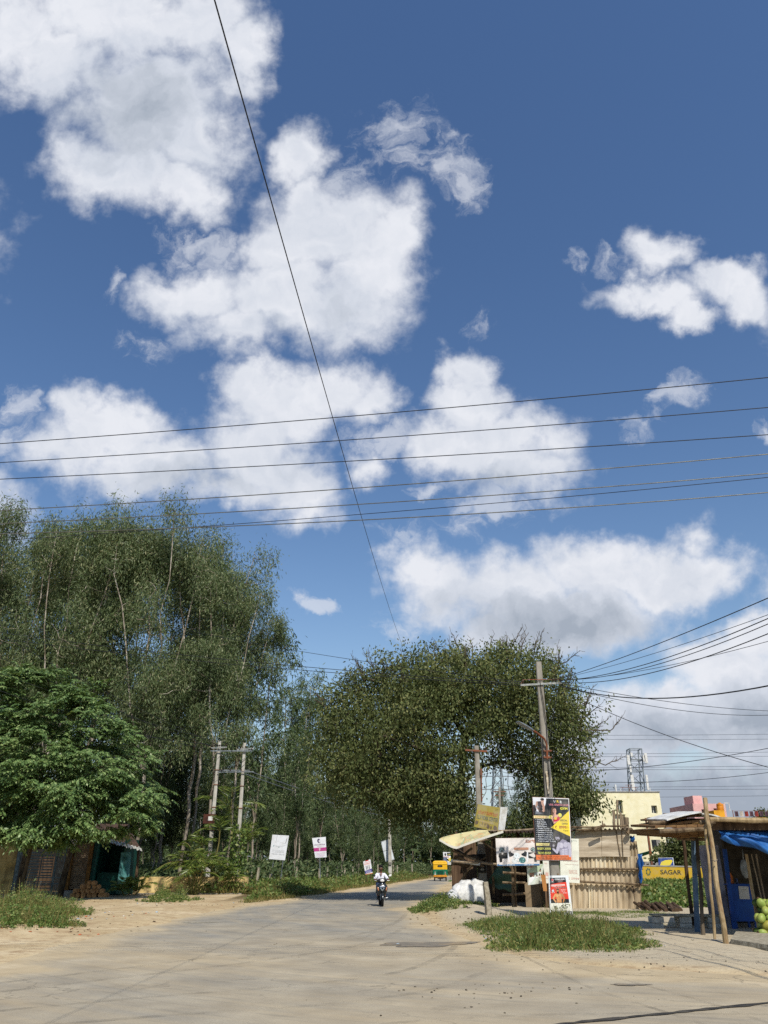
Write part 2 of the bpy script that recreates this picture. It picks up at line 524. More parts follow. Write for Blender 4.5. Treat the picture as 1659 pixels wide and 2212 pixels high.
EDGE_L = [G(*p) for p in ((975, 1893), (930, 1899.5), (850, 1912), (770, 1924), (700, 1937), (620, 1946), (560, 1953), (480, 1966), (420, 1979), (330, 1996), (250, 2013), (170, 2035), (100, 2056), (0, 2087))]
EDGE_R = [G(*p) for p in ((975, 1904), (950, 1917), (930, 1934), (915, 1950), (908, 1965), (914, 1982), (935, 1998), (965, 2013), (1010, 2033), (1060, 2051), (1110, 2064), (1180, 2076), (1250, 2085), (1400, 2095), (1659, 2110))]
far = [Vector((34, 190, 0)), Vector((14.5, 140, 0))]
fr = [Vector((11.5, 128, 0)), Vector((40, 188, 0))]
ROAD = [Vector((46, 205, 0))] + far[:1] + [Vector((19, 150, 0))] + EDGE_L + [Vector((-9.4, 12.5, 0)), Vector((-16, 8, 0)), Vector((-40, 4, 0)), Vector((-40, -14, 0)), Vector((40, -14, 0)), Vector((40, 8.5, 0)), Vector((12, 13.2, 0))] + EDGE_R[::-1] + [Vector((10.5, 105, 0)), Vector((15.5, 130, 0)), Vector((26, 152, 0))]


def road_dist(X, Y):
    """signed distance to the road's edge, positive outside"""
    X = np.asarray(X, float); Y = np.asarray(Y, float)
    d = np.full(X.shape, 1e9); ins = np.zeros(X.shape, bool)
    for a, b in zip(ROAD, ROAD[1:] + ROAD[:1]):
        ex, ey = b.x - a.x, b.y - a.y; L2 = ex * ex + ey * ey + 1e-9
        t = np.clip(((X - a.x) * ex + (Y - a.y) * ey) / L2, 0, 1)
        d = np.minimum(d, np.hypot(X - a.x - t * ex, Y - a.y - t * ey))
        c = ((a.y > Y) != (b.y > Y)) & (X < ex * (Y - a.y) / (b.y - a.y + 1e-12) + a.x)
        ins ^= c
    return np.where(ins, -d, d)


def ground_z(X, Y):
    s = road_dist(X, Y)
    z = -.06 + .085 * sstep(-.7, .5, s)
    amp = sstep(-1.2, 1.5, s)
    z = z + amp * ((vnoise(X, Y, 1.1, 3) - .5) * .05 + (vnoise(X, Y, .45, 4) - .5) * .025) + sstep(.5, 5, s) * (vnoise(X, Y, 5, 5) - .45) * .12
    for (mx_, my_, r, h) in MOUNDS:
        q = np.hypot(np.asarray(X) - mx_, (np.asarray(Y) - my_) * .8) / r
        z = z + h * np.clip(1 - q * q, 0, 1) ** 1.5
    return z


MOUNDS = [(2.6, 33, 2.0, .16), (4.2, 31.6, 1.6, .14), (3.2, 35.2, 1.8, .18), (5.4, 33.8, 1.6, .1), (-7.6, 27.4, 1.2, .10), (-10.5, 23.5, 2.6, .16), (-13, 25, 2.5, .15), (6.6, 29.6, 1.6, .08), (-9.2, 36, 2.4, .08)]
xs = np.concatenate([[-2500, -1200, -600, -300, -160, -110, -80], np.arange(-64, -24, 2), np.arange(-24, 24, .3), np.arange(24, 66, 2), [80, 110, 160, 300, 600, 1200, 2500]])
ys = np.concatenate([[-300, -100, -40, -20, 0, 6], np.arange(9, 60, .3), np.arange(60, 140, 1.5), [150, 170, 200, 260, 340, 460, 700, 1100, 1800, 3000]])
XX, YY = np.meshgrid(xs, ys)
ZZ = ground_z(XX, YY)
nx_, ny_ = len(xs), len(ys)
idx = np.arange(nx_ * ny_).reshape(ny_, nx_)
Fq = np.stack([idx[:-1, :-1], idx[:-1, 1:], idx[1:, 1:], idx[1:, :-1]], -1).reshape(-1, 4)
mg, gn, gout = new_mat('bare_earth')
v = coords(gn, False)
na = noise(gn, v, .35, 6, .6); nb_ = noise(gn, v, 2.3, 8, .65); nc = noise(gn, v, 14, 5, .6)
c = ramp(gn, [(.3, hx('#a8926f')), (.5, hx('#baa682')), (.7, hx('#c9b796'))], na)
c = mixc(gn, ramp(gn, [(.47, (0, 0, 0)), (.68, (.85, .85, .85))], nb_), c, hx('#93785a'))
c = mixc(gn, ramp(gn, [(.60, (0, 0, 0)), (.7, (.6, .6, .6))], nc), c, hx('#6f604c'))
aw = N(gn, 'ShaderNodeAttribute', _attribute_name='litter').outputs['Fac']
lit = ramp(gn, [(.3, hx('#4c4230')), (.5, hx('#6d5c41')), (.66, hx('#544f30'))], nb_)
c = mixc(gn, aw, c, lit)
ap = N(gn, 'ShaderNodeAttribute', _attribute_name='pale').outputs['Fac']
pal = ramp(gn, [(.32, hx('#a2957f')), (.55, hx('#b4a890')), (.7, hx('#93856e'))], nb_)
pal = mixc(gn, ramp(gn, [(.60, (0, 0, 0)), (.7, (.5, .5, .5))], nc), pal, hx('#7f7462'))
c = mixc(gn, ap, c, pal)
finish(gn, gout, c, .95, .1, 0, nc, .55, .05)
ground = np_mesh('ground', np.stack([XX, YY, ZZ], -1).reshape(-1, 3), Fq, mg)
SD = road_dist(XX, YY)
left_of = (XX < 3 + .12 * (YY - 40)) & (SD > 0)
lit_v = np.where(left_of, sstep(50.5, 53, YY + vnoise(XX, YY, 2, 8) * 3) * sstep(.9, 2.6, SD), sstep(44, 52, YY) * sstep(1, 4, SD))
wd = sstep(38, 47, YY) * sstep(1.2, 3, SD) * (XX > -8) * left_of
lit_v = np.maximum(lit_v, wd)
pale_v = np.where((XX > 2) & (~left_of), sstep(.1, 1.2, SD) * (1 - sstep(38, 44, YY)) * (.75 + .25 * vnoise(XX, YY, 2, 9)), 0)
for nm, arr in (('litter', lit_v), ('pale', pale_v)):
    at = ground.data.attributes.new(nm, 'FLOAT', 'POINT'); at.data.foreach_set('value', arr.astype(np.float32).ravel())
ground.data.polygons.foreach_set('use_smooth', [True] * len(ground.data.polygons))
tag(ground, kind='structure')

# the road is a flat sheet; the earth beside it rises through it along a ragged edge
rx_ = np.concatenate([[-40, -30, -22, -17], np.arange(-14, 14, .5), [14, 16, 19, 22, 26, 30, 35, 40, 46]])
ry_ = np.concatenate([[-14, -6, 0, 5], np.arange(8, 62, .5), np.arange(62, 210, 2.5)])
RX, RY = np.meshgrid(rx_, ry_); RD = road_dist(RX, RY)
ri = np.arange(RX.size).reshape(RX.shape)
keep = (np.minimum(np.minimum(RD[:-1, :-1], RD[1:, 1:]), np.minimum(RD[:-1, 1:], RD[1:, :-1])) < .9)
q = np.stack([ri[:-1, :-1], ri[:-1, 1:], ri[1:, 1:], ri[1:, :-1]], -1)[keep]
mr, rn, rout = new_mat('dusty_asphalt')
v = coords(rn, False)
# traffic sweeps round the corner: streaks follow circles about the inside of the bend
sp = rn.nodes.new('ShaderNodeVectorMath'); sp.operation = 'SUBTRACT'; rn.links.new(v, sp.inputs[0]); sp.inputs[1].default_value = (13, 37, 0)
ln = rn.nodes.new('ShaderNodeVectorMath'); ln.operation = 'LENGTH'; rn.links.new(sp.outputs[0], ln.inputs[0])
sx = rn.nodes.new('ShaderNodeSeparateXYZ'); rn.links.new(sp.outputs[0], sx.inputs[0])
an = N(rn, 'ShaderNodeMath', _operation='ARCTAN2'); rn.links.new(sx.outputs[1], an.inputs[0]); rn.links.new(sx.outputs[0], an.inputs[1])
cb = rn.nodes.new('ShaderNodeCombineXYZ'); rn.links.new(ln.outputs['Value'], cb.inputs[0])
am = N(rn, 'ShaderNodeMath', _operation='MULTIPLY'); rn.links.new(an.outputs[0], am.inputs[0]); am.inputs[1].default_value = 2.6; rn.links.new(am.outputs[0], cb.inputs[1])
arc = cb.outputs[0]
s1 = noise(rn, arc, .55, 5, .6); s2 = noise(rn, arc, 2.6, 5, .62)
big = noise(rn, v, .16, 4, .55); mid = noise(rn, v, .9, 6, .6); fine = noise(rn, v, 34, 4, .7)
st = mixc(rn, .5, s1, s2)
base = ramp(rn, [(.3, hx('#7a7973')), (.5, hx('#8b8880')), (.72, hx('#9a968a'))], mid)
base = mixc(rn, ramp(rn, [(.45, (0, 0, 0)), (.75, (.75, .75, .75))], fine), base, hx('#55524b'))
ed = N(rn, 'ShaderNodeAttribute', _attribute_name='edge').outputs['Fac']
fg = N(rn, 'ShaderNodeAttribute', _attribute_name='dusty').outputs['Fac']
s = N(rn, 'ShaderNodeMath', _operation='ADD'); rn.links.new(ramp(rn, [(.38, (0, 0, 0)), (.66, (1, 1, 1))], st), s.inputs[0]); rn.links.new(ramp(rn, [(.38, (0, 0, 0)), (.7, (.55, .55, .55))], big), s.inputs[1])
s2n = N(rn, 'ShaderNodeMath', _operation='MULTIPLY_ADD'); rn.links.new(s.outputs[0], s2n.inputs[0]); s2n.inputs[1].default_value = .48
ad = N(rn, 'ShaderNodeMath', _operation='ADD'); rn.links.new(ed, ad.inputs[0]); rn.links.new(fg, ad.inputs[1]); rn.links.new(ad.outputs[0], s2n.inputs[2])
s2n.use_clamp = True
dust = ramp(rn, [(.3, hx('#a69476')), (.55, hx('#b4a384')), (.75, hx('#c2b193'))], mid)
c = mixc(rn, s2n.outputs[0], base, dust)
tr = noise(rn, arc, 7, 3, .6)
c = mixc(rn, ramp(rn, [(.56, (0, 0, 0)), (.72, (.34, .34, .34))], tr), c, hx('#69655d'))
vo = rn.nodes.new('ShaderNodeTexVoronoi'); vo.feature = 'DISTANCE_TO_EDGE'; vo.inputs['Scale'].default_value = .55
wv = rn.nodes.new('ShaderNodeVectorMath'); wv.operation = 'MULTIPLY_ADD'; rn.links.new(noise(rn, v, 1.2, 5, .6, 1), wv.inputs[0]); wv.inputs[1].default_value = (1.6, 1.6, 0); rn.links.new(v, wv.inputs[2])
rn.links.new(wv.outputs[0], vo.inputs['Vector'])
crk = N(rn, 'ShaderNodeMath', _operation='MULTIPLY'); rn.links.new(ramp(rn, [(.0, (.55, .55, .55)), (.014, (0, 0, 0))], vo.outputs['Distance']), crk.inputs[0]); rn.links.new(ramp(rn, [(.48, (0, 0, 0)), (.6, (1, 1, 1))], noise(rn, v, .28, 2)), crk.inputs[1])
c = mixc(rn, crk.outputs[0], c, hx('#4f4a42'))
c = mixc(rn, ramp(rn, [(.58, (0, 0, 0)), (.72, (.4, .4, .4))], noise(rn, v, 55, 3, .7)), c, hx('#5f584c'))
finish(rn, rout, c, .9, .2, 0, fine, .5, .012)
road = np_mesh('road', np.stack([RX, RY, np.zeros_like(RX)], -1).reshape(-1, 3), q, mr)
at = road.data.attributes.new('edge', 'FLOAT', 'POINT')
at.data.foreach_set('value', (sstep(-1.2, -.05, RD + (vnoise(RX, RY, 1.3, 12) - .5) * .9 + (vnoise(RX, RY, 4, 13) - .5) * 1.2) * 1.0).astype(np.float32).ravel())
at = road.data.attributes.new('dusty', 'FLOAT', 'POINT')
fgv = .22 * sstep(24, 14, RY) + .12 * sstep(-1, 4, RX) * sstep(30, 16, RY) + .20 * sstep(3.2, 1.2, np.hypot((RX + 2.6) / 2.2, (RY - 19.0) / 1.3)) - .18 * sstep(30, 44, RY)
at.data.foreach_set('value', fgv.astype(np.float32).ravel())
tag(road, kind='structure')

# a strip of fresh tar along a trench, and a worn-out patch near the bend
m_tar_and_band = mat('tar_and_dark_band', '#2e2c29', '#4b463e', 6, rough=.9, bump=.5)
mb = MB()
a, b = G(1225, 2212), G(1700, 2163)
pts = [a.lerp(b, t / 24 - .3) for t in range(40)]
for p, q_ in zip(pts, pts[1:]):
    d = (q_ - p).normalized(); nrm = Vector((-d.y, d.x, 0))
    if not mb.v: mb.v += [tuple(p + nrm * .05 + Vector((0, 0, .0085))), tuple(p - nrm * .05 + Vector((0, 0, .0085)))]
    k = len(mb.v); w_ = random.uniform(.03, .085); o_ = random.uniform(-.012, .012)
    mb.v += [tuple(q_ + nrm * (w_ + o_) + Vector((0, 0, .0085))), tuple(q_ - nrm * (w_ - o_) + Vector((0, 0, .0085)))]
    mb.f.append((k - 2, k - 1, k + 1, k)); mb.m.append(0); mb.c.append(None)
tag(mb.build('tar_strip', m_tar_and_band), kind='structure')

# faint tyre tracks sweeping round the corner
mt, tn, tout = new_mat('tyre_rubber_film')
tv = coords(tn, False)
pb_ = N(tn, 'ShaderNodeBsdfPrincipled', Roughness=.9); pb_.inputs['Base Color'].default_value = (*hx('#5f594e'), 1)
tb_ = tn.nodes.new('ShaderNodeBsdfTransparent'); tm = tn.nodes.new('ShaderNodeMixShader')
tn.links.new(ramp(tn, [(.42, (0, 0, 0)), (.72, (.27, .27, .27))], noise(tn, tv, 1.6, 6, .65)), tm.inputs[0]); tn.links.new(tb_.outputs[0], tm.inputs[1]); tn.links.new(pb_.outputs[0], tm.inputs[2]); tn.links.new(tm.outputs[0], tout.inputs[0])
for zt_, (pts, w_) in enumerate([([(1113, 2056), (1176, 2088), (1277, 2134), (1392, 2172), (1560, 2225)], .09), ([(1171, 2072), (1277, 2098), (1428, 2138), (1560, 2176), (1700, 2225)], .09), ([(1330, 2106), (1500, 2111), (1720, 2126)], .12), ([(-60, 2190), (300, 2156), (640, 2128), (860, 2100), (960, 2062), (985, 2040)], .16), ([(-60, 2230), (330, 2196), (720, 2168), (960, 2132), (1060, 2090)], .16), ([(-40, 2128), (250, 2094), (520, 2058), (760, 2022), (860, 1990), (880, 1965)], .18), ([(-60, 2150), (260, 2112), (560, 2076), (800, 2036), (880, 2000)], .18), ([(640, 2228), (1000, 2200), (1300, 2190), (1720, 2192)], .14)]):
    W_ = [G(*p) for p in pts]; mb = MB(); fine_ = []
    for i in range(len(W_) - 1):
        p0, p1, p2, p3 = W_[max(i - 1, 0)], W_[i], W_[i + 1], W_[min(i + 2, len(W_) - 1)]
        for k in range(10):
            t = k / 10; fine_.append(.5 * ((2 * p1) + (p2 - p0) * t + (2 * p0 - 5 * p1 + 4 * p2 - p3) * t * t + (3 * p1 - p0 - 3 * p2 + p3) * t ** 3))
    L_, R_ = [], []
    for i in range(len(fine_) - 1):
        d = (fine_[i + 1] - fine_[i]).normalized(); nr = Vector((-d.y, d.x, 0)) * w_ / 2
        L_.append(fine_[i] + nr + Vector((0, 0, .0022 + .0006 * zt_))); R_.append(fine_[i] - nr + Vector((0, 0, .0022 + .0006 * zt_)))
    for i in range(len(L_) - 1): mb.poly([R_[i], R_[i + 1], L_[i + 1], L_[i]])
    tag(mb.build('tyre_track', mt), kind='structure')


def patch(name, c, rx, ry, m, z=.010, n=40, rz=0):
    mb = MB(); c = Vector(c); pts = []
    for i in range(n):
        t = 2 * math.pi * i / n
        k = 1 + .22 * math.sin(3 * t + 1) + .12 * math.sin(7 * t) + random.uniform(-.08, .08)
        x, y = rx * k * math.cos(t), ry * k * math.sin(t)
        pts.append(c + Vector((x * math.cos(rz) - y * math.sin(rz), x * math.sin(rz) + y * math.cos(rz), z)))
    mb.add(pts + [c + Vector((0, 0, z))], [(i, (i + 1) % n, n) for i in range(n)])
    return tag(mb.build(name, m), kind='structure')


m_worn = mat('worn_road_patch', '#857a6b', '#6f695e', 3, rough=.95, bump=.8, bscale=24, lo=.35, hi=.6, dirt='#a38c69')
patch('road_patch', G(925, 2040), 1.1, .55, m_worn, rz=.3)
patch('road_patch', G(1360, 2128), .28, .1, m_worn)
m_chalk = mat('worn_white_paint', '#b9b09a', '#8a8371', 9, rough=.95)
patch('road_marking', G(428, 1993), .55, .16, m_chalk, n=24)
patch('road_marking', G(466, 1985), .3, .07, m_chalk, n=24)


def scatter_bits(name, spots, mats, size, flat=.6, label=None, cat=None):
    """loose stones or litter lying on the ground: one object, nobody could count them"""
    mb = MB()
    for (cx_, cy_, sx_, sy_, n, mi) in spots:
        for _ in range(n):
            x, y = cx_ + random.gauss(0, sx_), cy_ + random.gauss(0, sy_)
            z = max(float(ground_z(np.array([x]), np.array([y]))[0]), 0)
            r = size * random.uniform(.4, 1.3)
            mb.ball((x, y, z + r * .25), (r, r * random.uniform(.5, 1), r * flat * random.uniform(.4, 1)), 5, 3, Matrix.Rotation(random.uniform(0, 6), 3, 'Z') @ Matrix.Rotation(random.uniform(-.5, .5), 3, 'X'), mi if mi >= 0 else random.randrange(len(mats)), None, .25)
    return tag(mb.build(name, mats), kind='stuff')


m_stone = mat('grey_stone', '#6a6254', '#8a7d69', 8, rough=.95)
m_dark = mat('dark_stone', '#3c362e', '#544b3f', 8, rough=.95)
g1, g2, g3 = G(905, 2120), G(1090, 2150), G(1180, 2080)
scatter_bits('road_gravel', [(g1.x + 1, 13.2, .7, .4, 34, -1), (g2.x, 13, 1.6, .7, 14, -1), (0, 22, 3.5, 5, 30, -1), (2.0, 27, .4, 3, 50, -1), (3.6, 17.4, 1.6, .4, 40, -1), (-4, 34, 3, 5, 16, -1), (6.5, 16, 2.5, .5, 40, -1)], [m_stone, m_dark], .02)
m_paper = mat('litter_white', '#cfc9bd', '#a59d8f', 5, rough=.8)
m_red = mat('litter_red', '#b8502f', '#8a5a35', 5, rough=.7)
m_blue = mat('litter_blue', '#7391a8', '#a9b9c0', 5, rough=.6)
m_brownl = mat('litter_brown', '#5d4630', '#3b2e20', 5, rough=.9)
gl = G(170, 1985); gm = G(385, 1955)
scatter_bits('litter', [(gl.x, gl.y + 1, 1.2, 1.2, 60, -1), (gm.x, gm.y, 1.2, .8, 40, -1), (-9.4, 24.5, 1.4, 1.2, 50, 3), (-9, 22.6, 1.2, .8, 14, 1), (-9, 45.6, 2.5, .8, 30, 0), (3.7, 20.5, 1.4, 1.0, 26, 2), (5.6, 20.6, 1, .6, 20, 0), (9.6, 34.4, .8, .6, 30, 0), (-12, 38, 3, 4, 70, 3), (2.3, 31, .6, 2.5, 40, 3)], [m_paper, m_red, m_blue, m_brownl], .042, .25)
# ---------------------------------------------------------------- printed sheets (signs, banners, posters)
TXT = {}


def text_polys(s, bold=0.0):
    """outline text -> triangles in units of the letter height, origin at the left of the baseline"""
    if (s, bold) in TXT: return TXT[(s, bold)]
    cu = bpy.data.curves.new('lettering', 'FONT'); cu.body = s; cu.size = 1; cu.offset = bold; cu.resolution_u = 3
    o = bpy.data.objects.new('lettering', cu); COL.objects.link(o)
    dg = bpy.context.evaluated_depsgraph_get()
    me = o.evaluated_get(dg).to_mesh()
    vs = [(v.co.x / .72, v.co.y / .72) for v in me.vertices]; fs = [tuple(p.vertices) for p in me.polygons]
    o.evaluated_get(dg).to_mesh_clear()
    bpy.data.objects.remove(o); bpy.data.curves.remove(cu)
    TXT[(s, bold)] = (vs, fs)
    return vs, fs


class Sheet:
    """flat panel given by its four corners (top left, top right, bottom right, bottom left); u runs right, v down, 0..1"""
    def __init__(s, tl, tr, br, bl, back=(.55, .55, .55), thick=.02, face=(.8, .8, .8), sag=None):
        s.q = [Vector(p) for p in (tl, tr, br, bl)]
        s.n = (s.q[1] - s.q[0]).cross(s.q[3] - s.q[0]).normalized() * -1   # towards the viewer
        if s.n.y > 0: s.n = -s.n
        s.mb = MB(); s.sag = sag
        s.W = ((s.q[1] - s.q[0]).length + (s.q[2] - s.q[3]).length) / 2; s.H = ((s.q[3] - s.q[0]).length + (s.q[2] - s.q[1]).length) / 2
        s.step = .0012
        k = 8 if sag else 1
        front = lambda i, j: s.at(i / k, j / k, 0)
        for i in range(k):
            for j in range(k):
                a, b, c, d = front(i, j), front(i + 1, j), front(i + 1, j + 1), front(i, j + 1)
                s.mb.poly([d, c, b, a], 0, face); t = s.n * -thick
                s.mb.poly([a + t, b + t, c + t, d + t], 0, back)
        t = s.n * -thick
        rim = [s.at(*p, 0) for p in ((0, 0), (1, 0), (1, 1), (0, 1))]
        for a, b in zip(rim, rim[1:] + rim[:1]): s.mb.poly([a, b, b + t, a + t], 0, tuple(q * .8 for q in back))

    def at(s, u, v, L):
        a = s.q[0].lerp(s.q[1], u); b = s.q[3].lerp(s.q[2], u)
        p = a.lerp(b, v) + s.n * (L * s.step)
        if s.sag: p += s.n * s.sag(u, v)
        return p

    def poly(s, pts, col, L=1):
        col = hx(col) if isinstance(col, str) else col
        if s.sag:                                  # cut long pieces so that they follow the folds
            x0, x1 = min(p[0] for p in pts), max(p[0] for p in pts)
        P_ = [s.at(u, v, L) for u, v in pts]
        # wind so that the face looks along the normal
        a = Vector((0, 0, 0))
        for i in range(1, len(P_) - 1): a += (P_[i] - P_[0]).cross(P_[i + 1] - P_[0])
        if a.dot(s.n) < 0: P_.reverse()
        s.mb.poly(P_, 0, col)

    def rect(s, u0, v0, u1, v1, col, L=1): s.poly([(u0, v0), (u1, v0), (u1, v1), (u0, v1)], col, L)

    def oval(s, u, v, ru, rv, col, L=1, n=18, a0=0, a1=360, rot=0):
        pts = []
        for i in range(n + (0 if a1 - a0 == 360 else 1)):
            t = math.radians(a0 + (a1 - a0) * i / n)
            x, y = ru * s.W * math.cos(t), rv * s.H * math.sin(t)
            r = math.radians(rot)
            pts.append((u + (x * math.cos(r) - y * math.sin(r)) / s.W, v + (x * math.sin(r) + y * math.cos(r)) / s.H))
        s.poly(pts, col, L)

    def line(s, pts, w, col, L=1):
        """stroke of constant width (share of the sheet's width)"""
        for (u0, v0), (u1, v1) in zip(pts, pts[1:]):
            dx, dy = (u1 - u0) * s.W, (v1 - v0) * s.H; l = math.hypot(dx, dy) or 1
            nx, ny = -dy / l * w * s.W / 2, dx / l * w * s.W / 2
            s.poly([(u0 + nx / s.W, v0 + ny / s.H), (u1 + nx / s.W, v1 + ny / s.H), (u1 - nx / s.W, v1 - ny / s.H), (u0 - nx / s.W, v0 - ny / s.H)], col, L)

    def limb(s, pts, col, L=1, n=10):
        """tapered limb: list of (u, v, half width in u)"""
        for (u0, v0, w0), (u1, v1, w1) in zip(pts, pts[1:]):
            dx, dy = (u1 - u0) * s.W, (v1 - v0) * s.H; l = math.hypot(dx, dy) or 1
            nx, ny = -dy / l, dx / l
            a, b = w0 * s.W, w1 * s.W
            s.poly([(u0 + nx * a / s.W, v0 + ny * a / s.H), (u1 + nx * b / s.W, v1 + ny * b / s.H), (u1 - nx * b / s.W, v1 - ny * b / s.H), (u0 - nx * a / s.W, v0 - ny * a / s.H)], col, L)
        for u, v, w in pts: s.oval(u, v, w, w * s.W / s.H, col, L + .3, n)

    def text(s, t, u, v, h, col, L=2, bold=0.0, align='L', width=None, shear=0):
        """t with its baseline's left (or right, or centre) at u, v; h = letter height as a share of the sheet's height; width fits it"""
        col = hx(col) if isinstance(col, str) else col
        vs, fs = text_polys(t, bold)
        if not vs: return
        x0, x1 = min(p[0] for p in vs), max(p[0] for p in vs)
        kx = (width / (x1 - x0)) if width else h * s.H / s.W
        w = (x1 - x0) * kx
        u0 = u - (w / 2 if align == 'C' else w if align == 'R' else 0)
        P_ = [s.at(u0 + (x - x0 + shear * y) * kx, v - y * h, L) for x, y in vs]
        flip = False
        for f in fs:
            a = (P_[f[1]] - P_[f[0]]).cross(P_[f[2]] - P_[f[0]])
            if a.length > 1e-12: flip = a.dot(s.n) < 0; break
        s.mb.add(P_, [f[::-1] for f in fs] if flip else fs, 0, col)

    def greek(s, u0, u1, v, h, col, L=3):
        """a line of writing too small to read: word-long dashes"""
        u = u0
        while u < u1 - .01:
            w = min(random.uniform(.05, .13) * max(.6, u1 - u0), u1 - u)
            s.rect(u, v - h * random.uniform(.7, 1), u + w, v, col, L); u += w + .022

    def build(s, name, parent, m=None):
        return s.mb.build(name, m or M_PRINT, parent)


M_PRINT = print_mat('printed_sheet')
M_PRINT_OLD = print_mat('faded_sheet', .75)
m_wood = mat('grey_weathered_wood', '#8b7a63', '#5f5140', 7, (1, 1, .18), rough=.9, bump=.6)
m_wood_d = mat('dark_weathered_wood', '#5a4735', '#37291d', 6, (1, 1, .2), rough=.9, bump=.6)
m_bark_stick = mat('rough_stick', '#7c6a52', '#4c3d2c', 9, (1, 1, .3), rough=.9, bump=.7)
m_bamboo = mat('bamboo', '#a08b68', '#7c6848', 3, (3, 3, .9), rough=.7, bump=.35, dirt='#7d5c40', dlo=.56, dhi=.72)
m_iron = mat('rusty_iron', '#6d5446', '#8a4a2a', 6, rough=.75, metal=.3)
m_grey_metal = mat('galvanised_steel', '#8f9597', '#6e7375', 8, rough=.5, metal=.6)
m_conc = mat('pole_concrete', '#989287', '#7f796d', 2.5, (1, 1, .5), rough=.9, bump=.35, dirt='#5e574a')
m_conc_l = mat('pale_pole_concrete', '#b9b5aa', '#9c978a', 2.5, (1, 1, .5), rough=.9, bump=.3, dirt='#7d786c')
m_granite = mat('granite_post', '#a39a86', '#7d7462', 9, rough=.95, bump=.6)
m_white_bar = mat('white_painted_steel', '#d6d6d2', '#b9b5aa', 5, rough=.5)
m_black = mat('black_rubber', '#1a1a1a', '#252423', 9, rough=.75)

# -- the tall gym banner tied to the utility pole
Yg = 28.6
def q4(pts, Y): return [P(x, y, Y if not isinstance(Y, (list, tuple)) else Y[i]) for i, (x, y) in enumerate(pts)]
root = empty('gym_banner', P(1195, 1858, Yg), 'tall black and yellow gym banner tied to the concrete pole', 'banner')
S = Sheet(*q4([(1150.4, 1722), (1228.8, 1724.8), (1235.6, 1858.7), (1158.6, 1858)], Yg), face=hx('#e8e8e8'), sag=None, thick=.03)
S.rect(.0, .012, .985, .995, '#23262b', 1)
# man on a bench in the round inset
S.poly([(.0, .012)] + [(.37 * math.cos(t) * 1.0 + .0, .012 + .268 * math.sin(t)) for t in [math.radians(a) for a in range(0, 91, 10)]], '#d9dade', 2)
S.poly([(.0, .13), (.05, .12), (.09, .2), (.05, .28), (.0, .28)], '#2a2426', 3)
S.limb([(.12, .085, .035), (.09, .14, .028), (.14, .19, .025)], '#b08a78', 3)
S.poly([(.13, .065), (.25, .06), (.29, .10), (.25, .17), (.23, .25), (.15, .25), (.13, .17)], '#3d3033', 4)
S.limb([(.26, .09, .035), (.29, .15, .03), (.28, .22, .028)], '#b98f7c', 5)
S.oval(.265, .055, .045, .033, '#c39a88', 5); S.oval(.262, .03, .05, .022, '#2a2224', 6)
S.oval(.12, .155, .028, .016, '#8e8f94', 6); S.oval(.22, .19, .04, .022, '#1e1e20', 6)
S.poly([(.06, .22), (.2, .25), (.26, .262), (.05, .275)], '#6d737c', 6)
S.text('V', .60, .083, .042, '#efefef', 3, .02, 'C'); S.text('R', .69, .078, .046, '#e6c629', 4, .02, 'C'); S.text('R', .775, .085, .042, '#efefef', 3, .02, 'C')
S.text('VRR SPORTS CLUB', .705, .127, .030, '#f3dfe2', 3, .035, 'C', .54); S.text('VRR SPORTS CLUB', .705, .127, .030, '#c23a4e', 4, .008, 'C', .53)
S.text('GYM', .945, .188, .038, '#e9e04a', 3, .03, 'R', .20)
# the price triangle
S.poly([(.985, .205), (.985, .62), (.465, .485)], '#ecd03c', 2)
S.text('SPECIAL', .93, .378, .030, '#3a3a30', 4, .012, 'R', .20); S.text('OFFER', .935, .432, .030, '#3a3a30', 4, .012, 'R', .16)
S.text('\u20b9', .60, .497, .044, '#8a2a3c', 4, .0, 'C'); S.text('8999/-', .95, .497, .046, '#8a2a3c', 4, .012, 'R', .26)
S.text('Yearly', .945, .54, .028, '#3a3a30', 4, .008, 'R', .15, .15)
# woman with boxing gloves
S.poly([(.50, .16), (.56, .145), (.63, .17), (.64, .23), (.60, .29), (.50, .29), (.485, .23)], '#59402f', 3)
S.oval(.585, .215, .048, .045, '#d8a692', 5); S.poly([(.555, .25), (.615, .25), (.64, .30), (.52, .30)], '#d3a08c', 4)
S.poly([(.48, .30), (.70, .265), (.74, .33), (.70, .37), (.54, .42), (.50, .36)], '#d8a692', 5)
S.poly([(.54, .345), (.62, .335), (.70, .29), (.735, .325), (.70, .365), (.62, .385), (.545, .39)], '#c02846', 6)
S.poly([(.55, .388), (.64, .383), (.6, .405), (.55, .425)], '#d8a692', 6)
S.oval(.475, .315, .055, .03, '#dfd768', 7); S.oval(.73, .28, .05, .033, '#dfd768', 7); S.oval(.60, .335, .045, .022, '#e0b54c', 7); S.oval(.50, .32, .03, .018, '#d8a692', 8)
S.oval(.57, .207, .008, .004, '#3a2a28', 6, 8); S.oval(.602, .207, .008, .004, '#3a2a28', 6, 8); S.oval(.588, .235, .014, .004, '#a8475a', 6, 8)
# services
S.rect(.0, .297, .47, .34, '#e7d79a', 2); S.text('FACILITIES & SERVICE', .03, .328, .020, '#b8533f', 4, .01, 'L', .34)
for i, t in enumerate(['Cross Fit', 'Body Toning', 'HIIT Workout', 'Battle Ropes', 'Weight Training', 'Kettlebell Workout', 'Functional Training', 'Sports Conditioning', 'Body Transformation', 'Customised Diet Plan', 'Core Strength Training']):
    y = .372 + i * .0338
    S.oval(.052, y - .008, .008, .0045, '#c9ccd2', 3, 8); S.text(t, .085, y, .0195, '#e4e6ea', 3, .014, 'L', .022 * len(t) - .0)
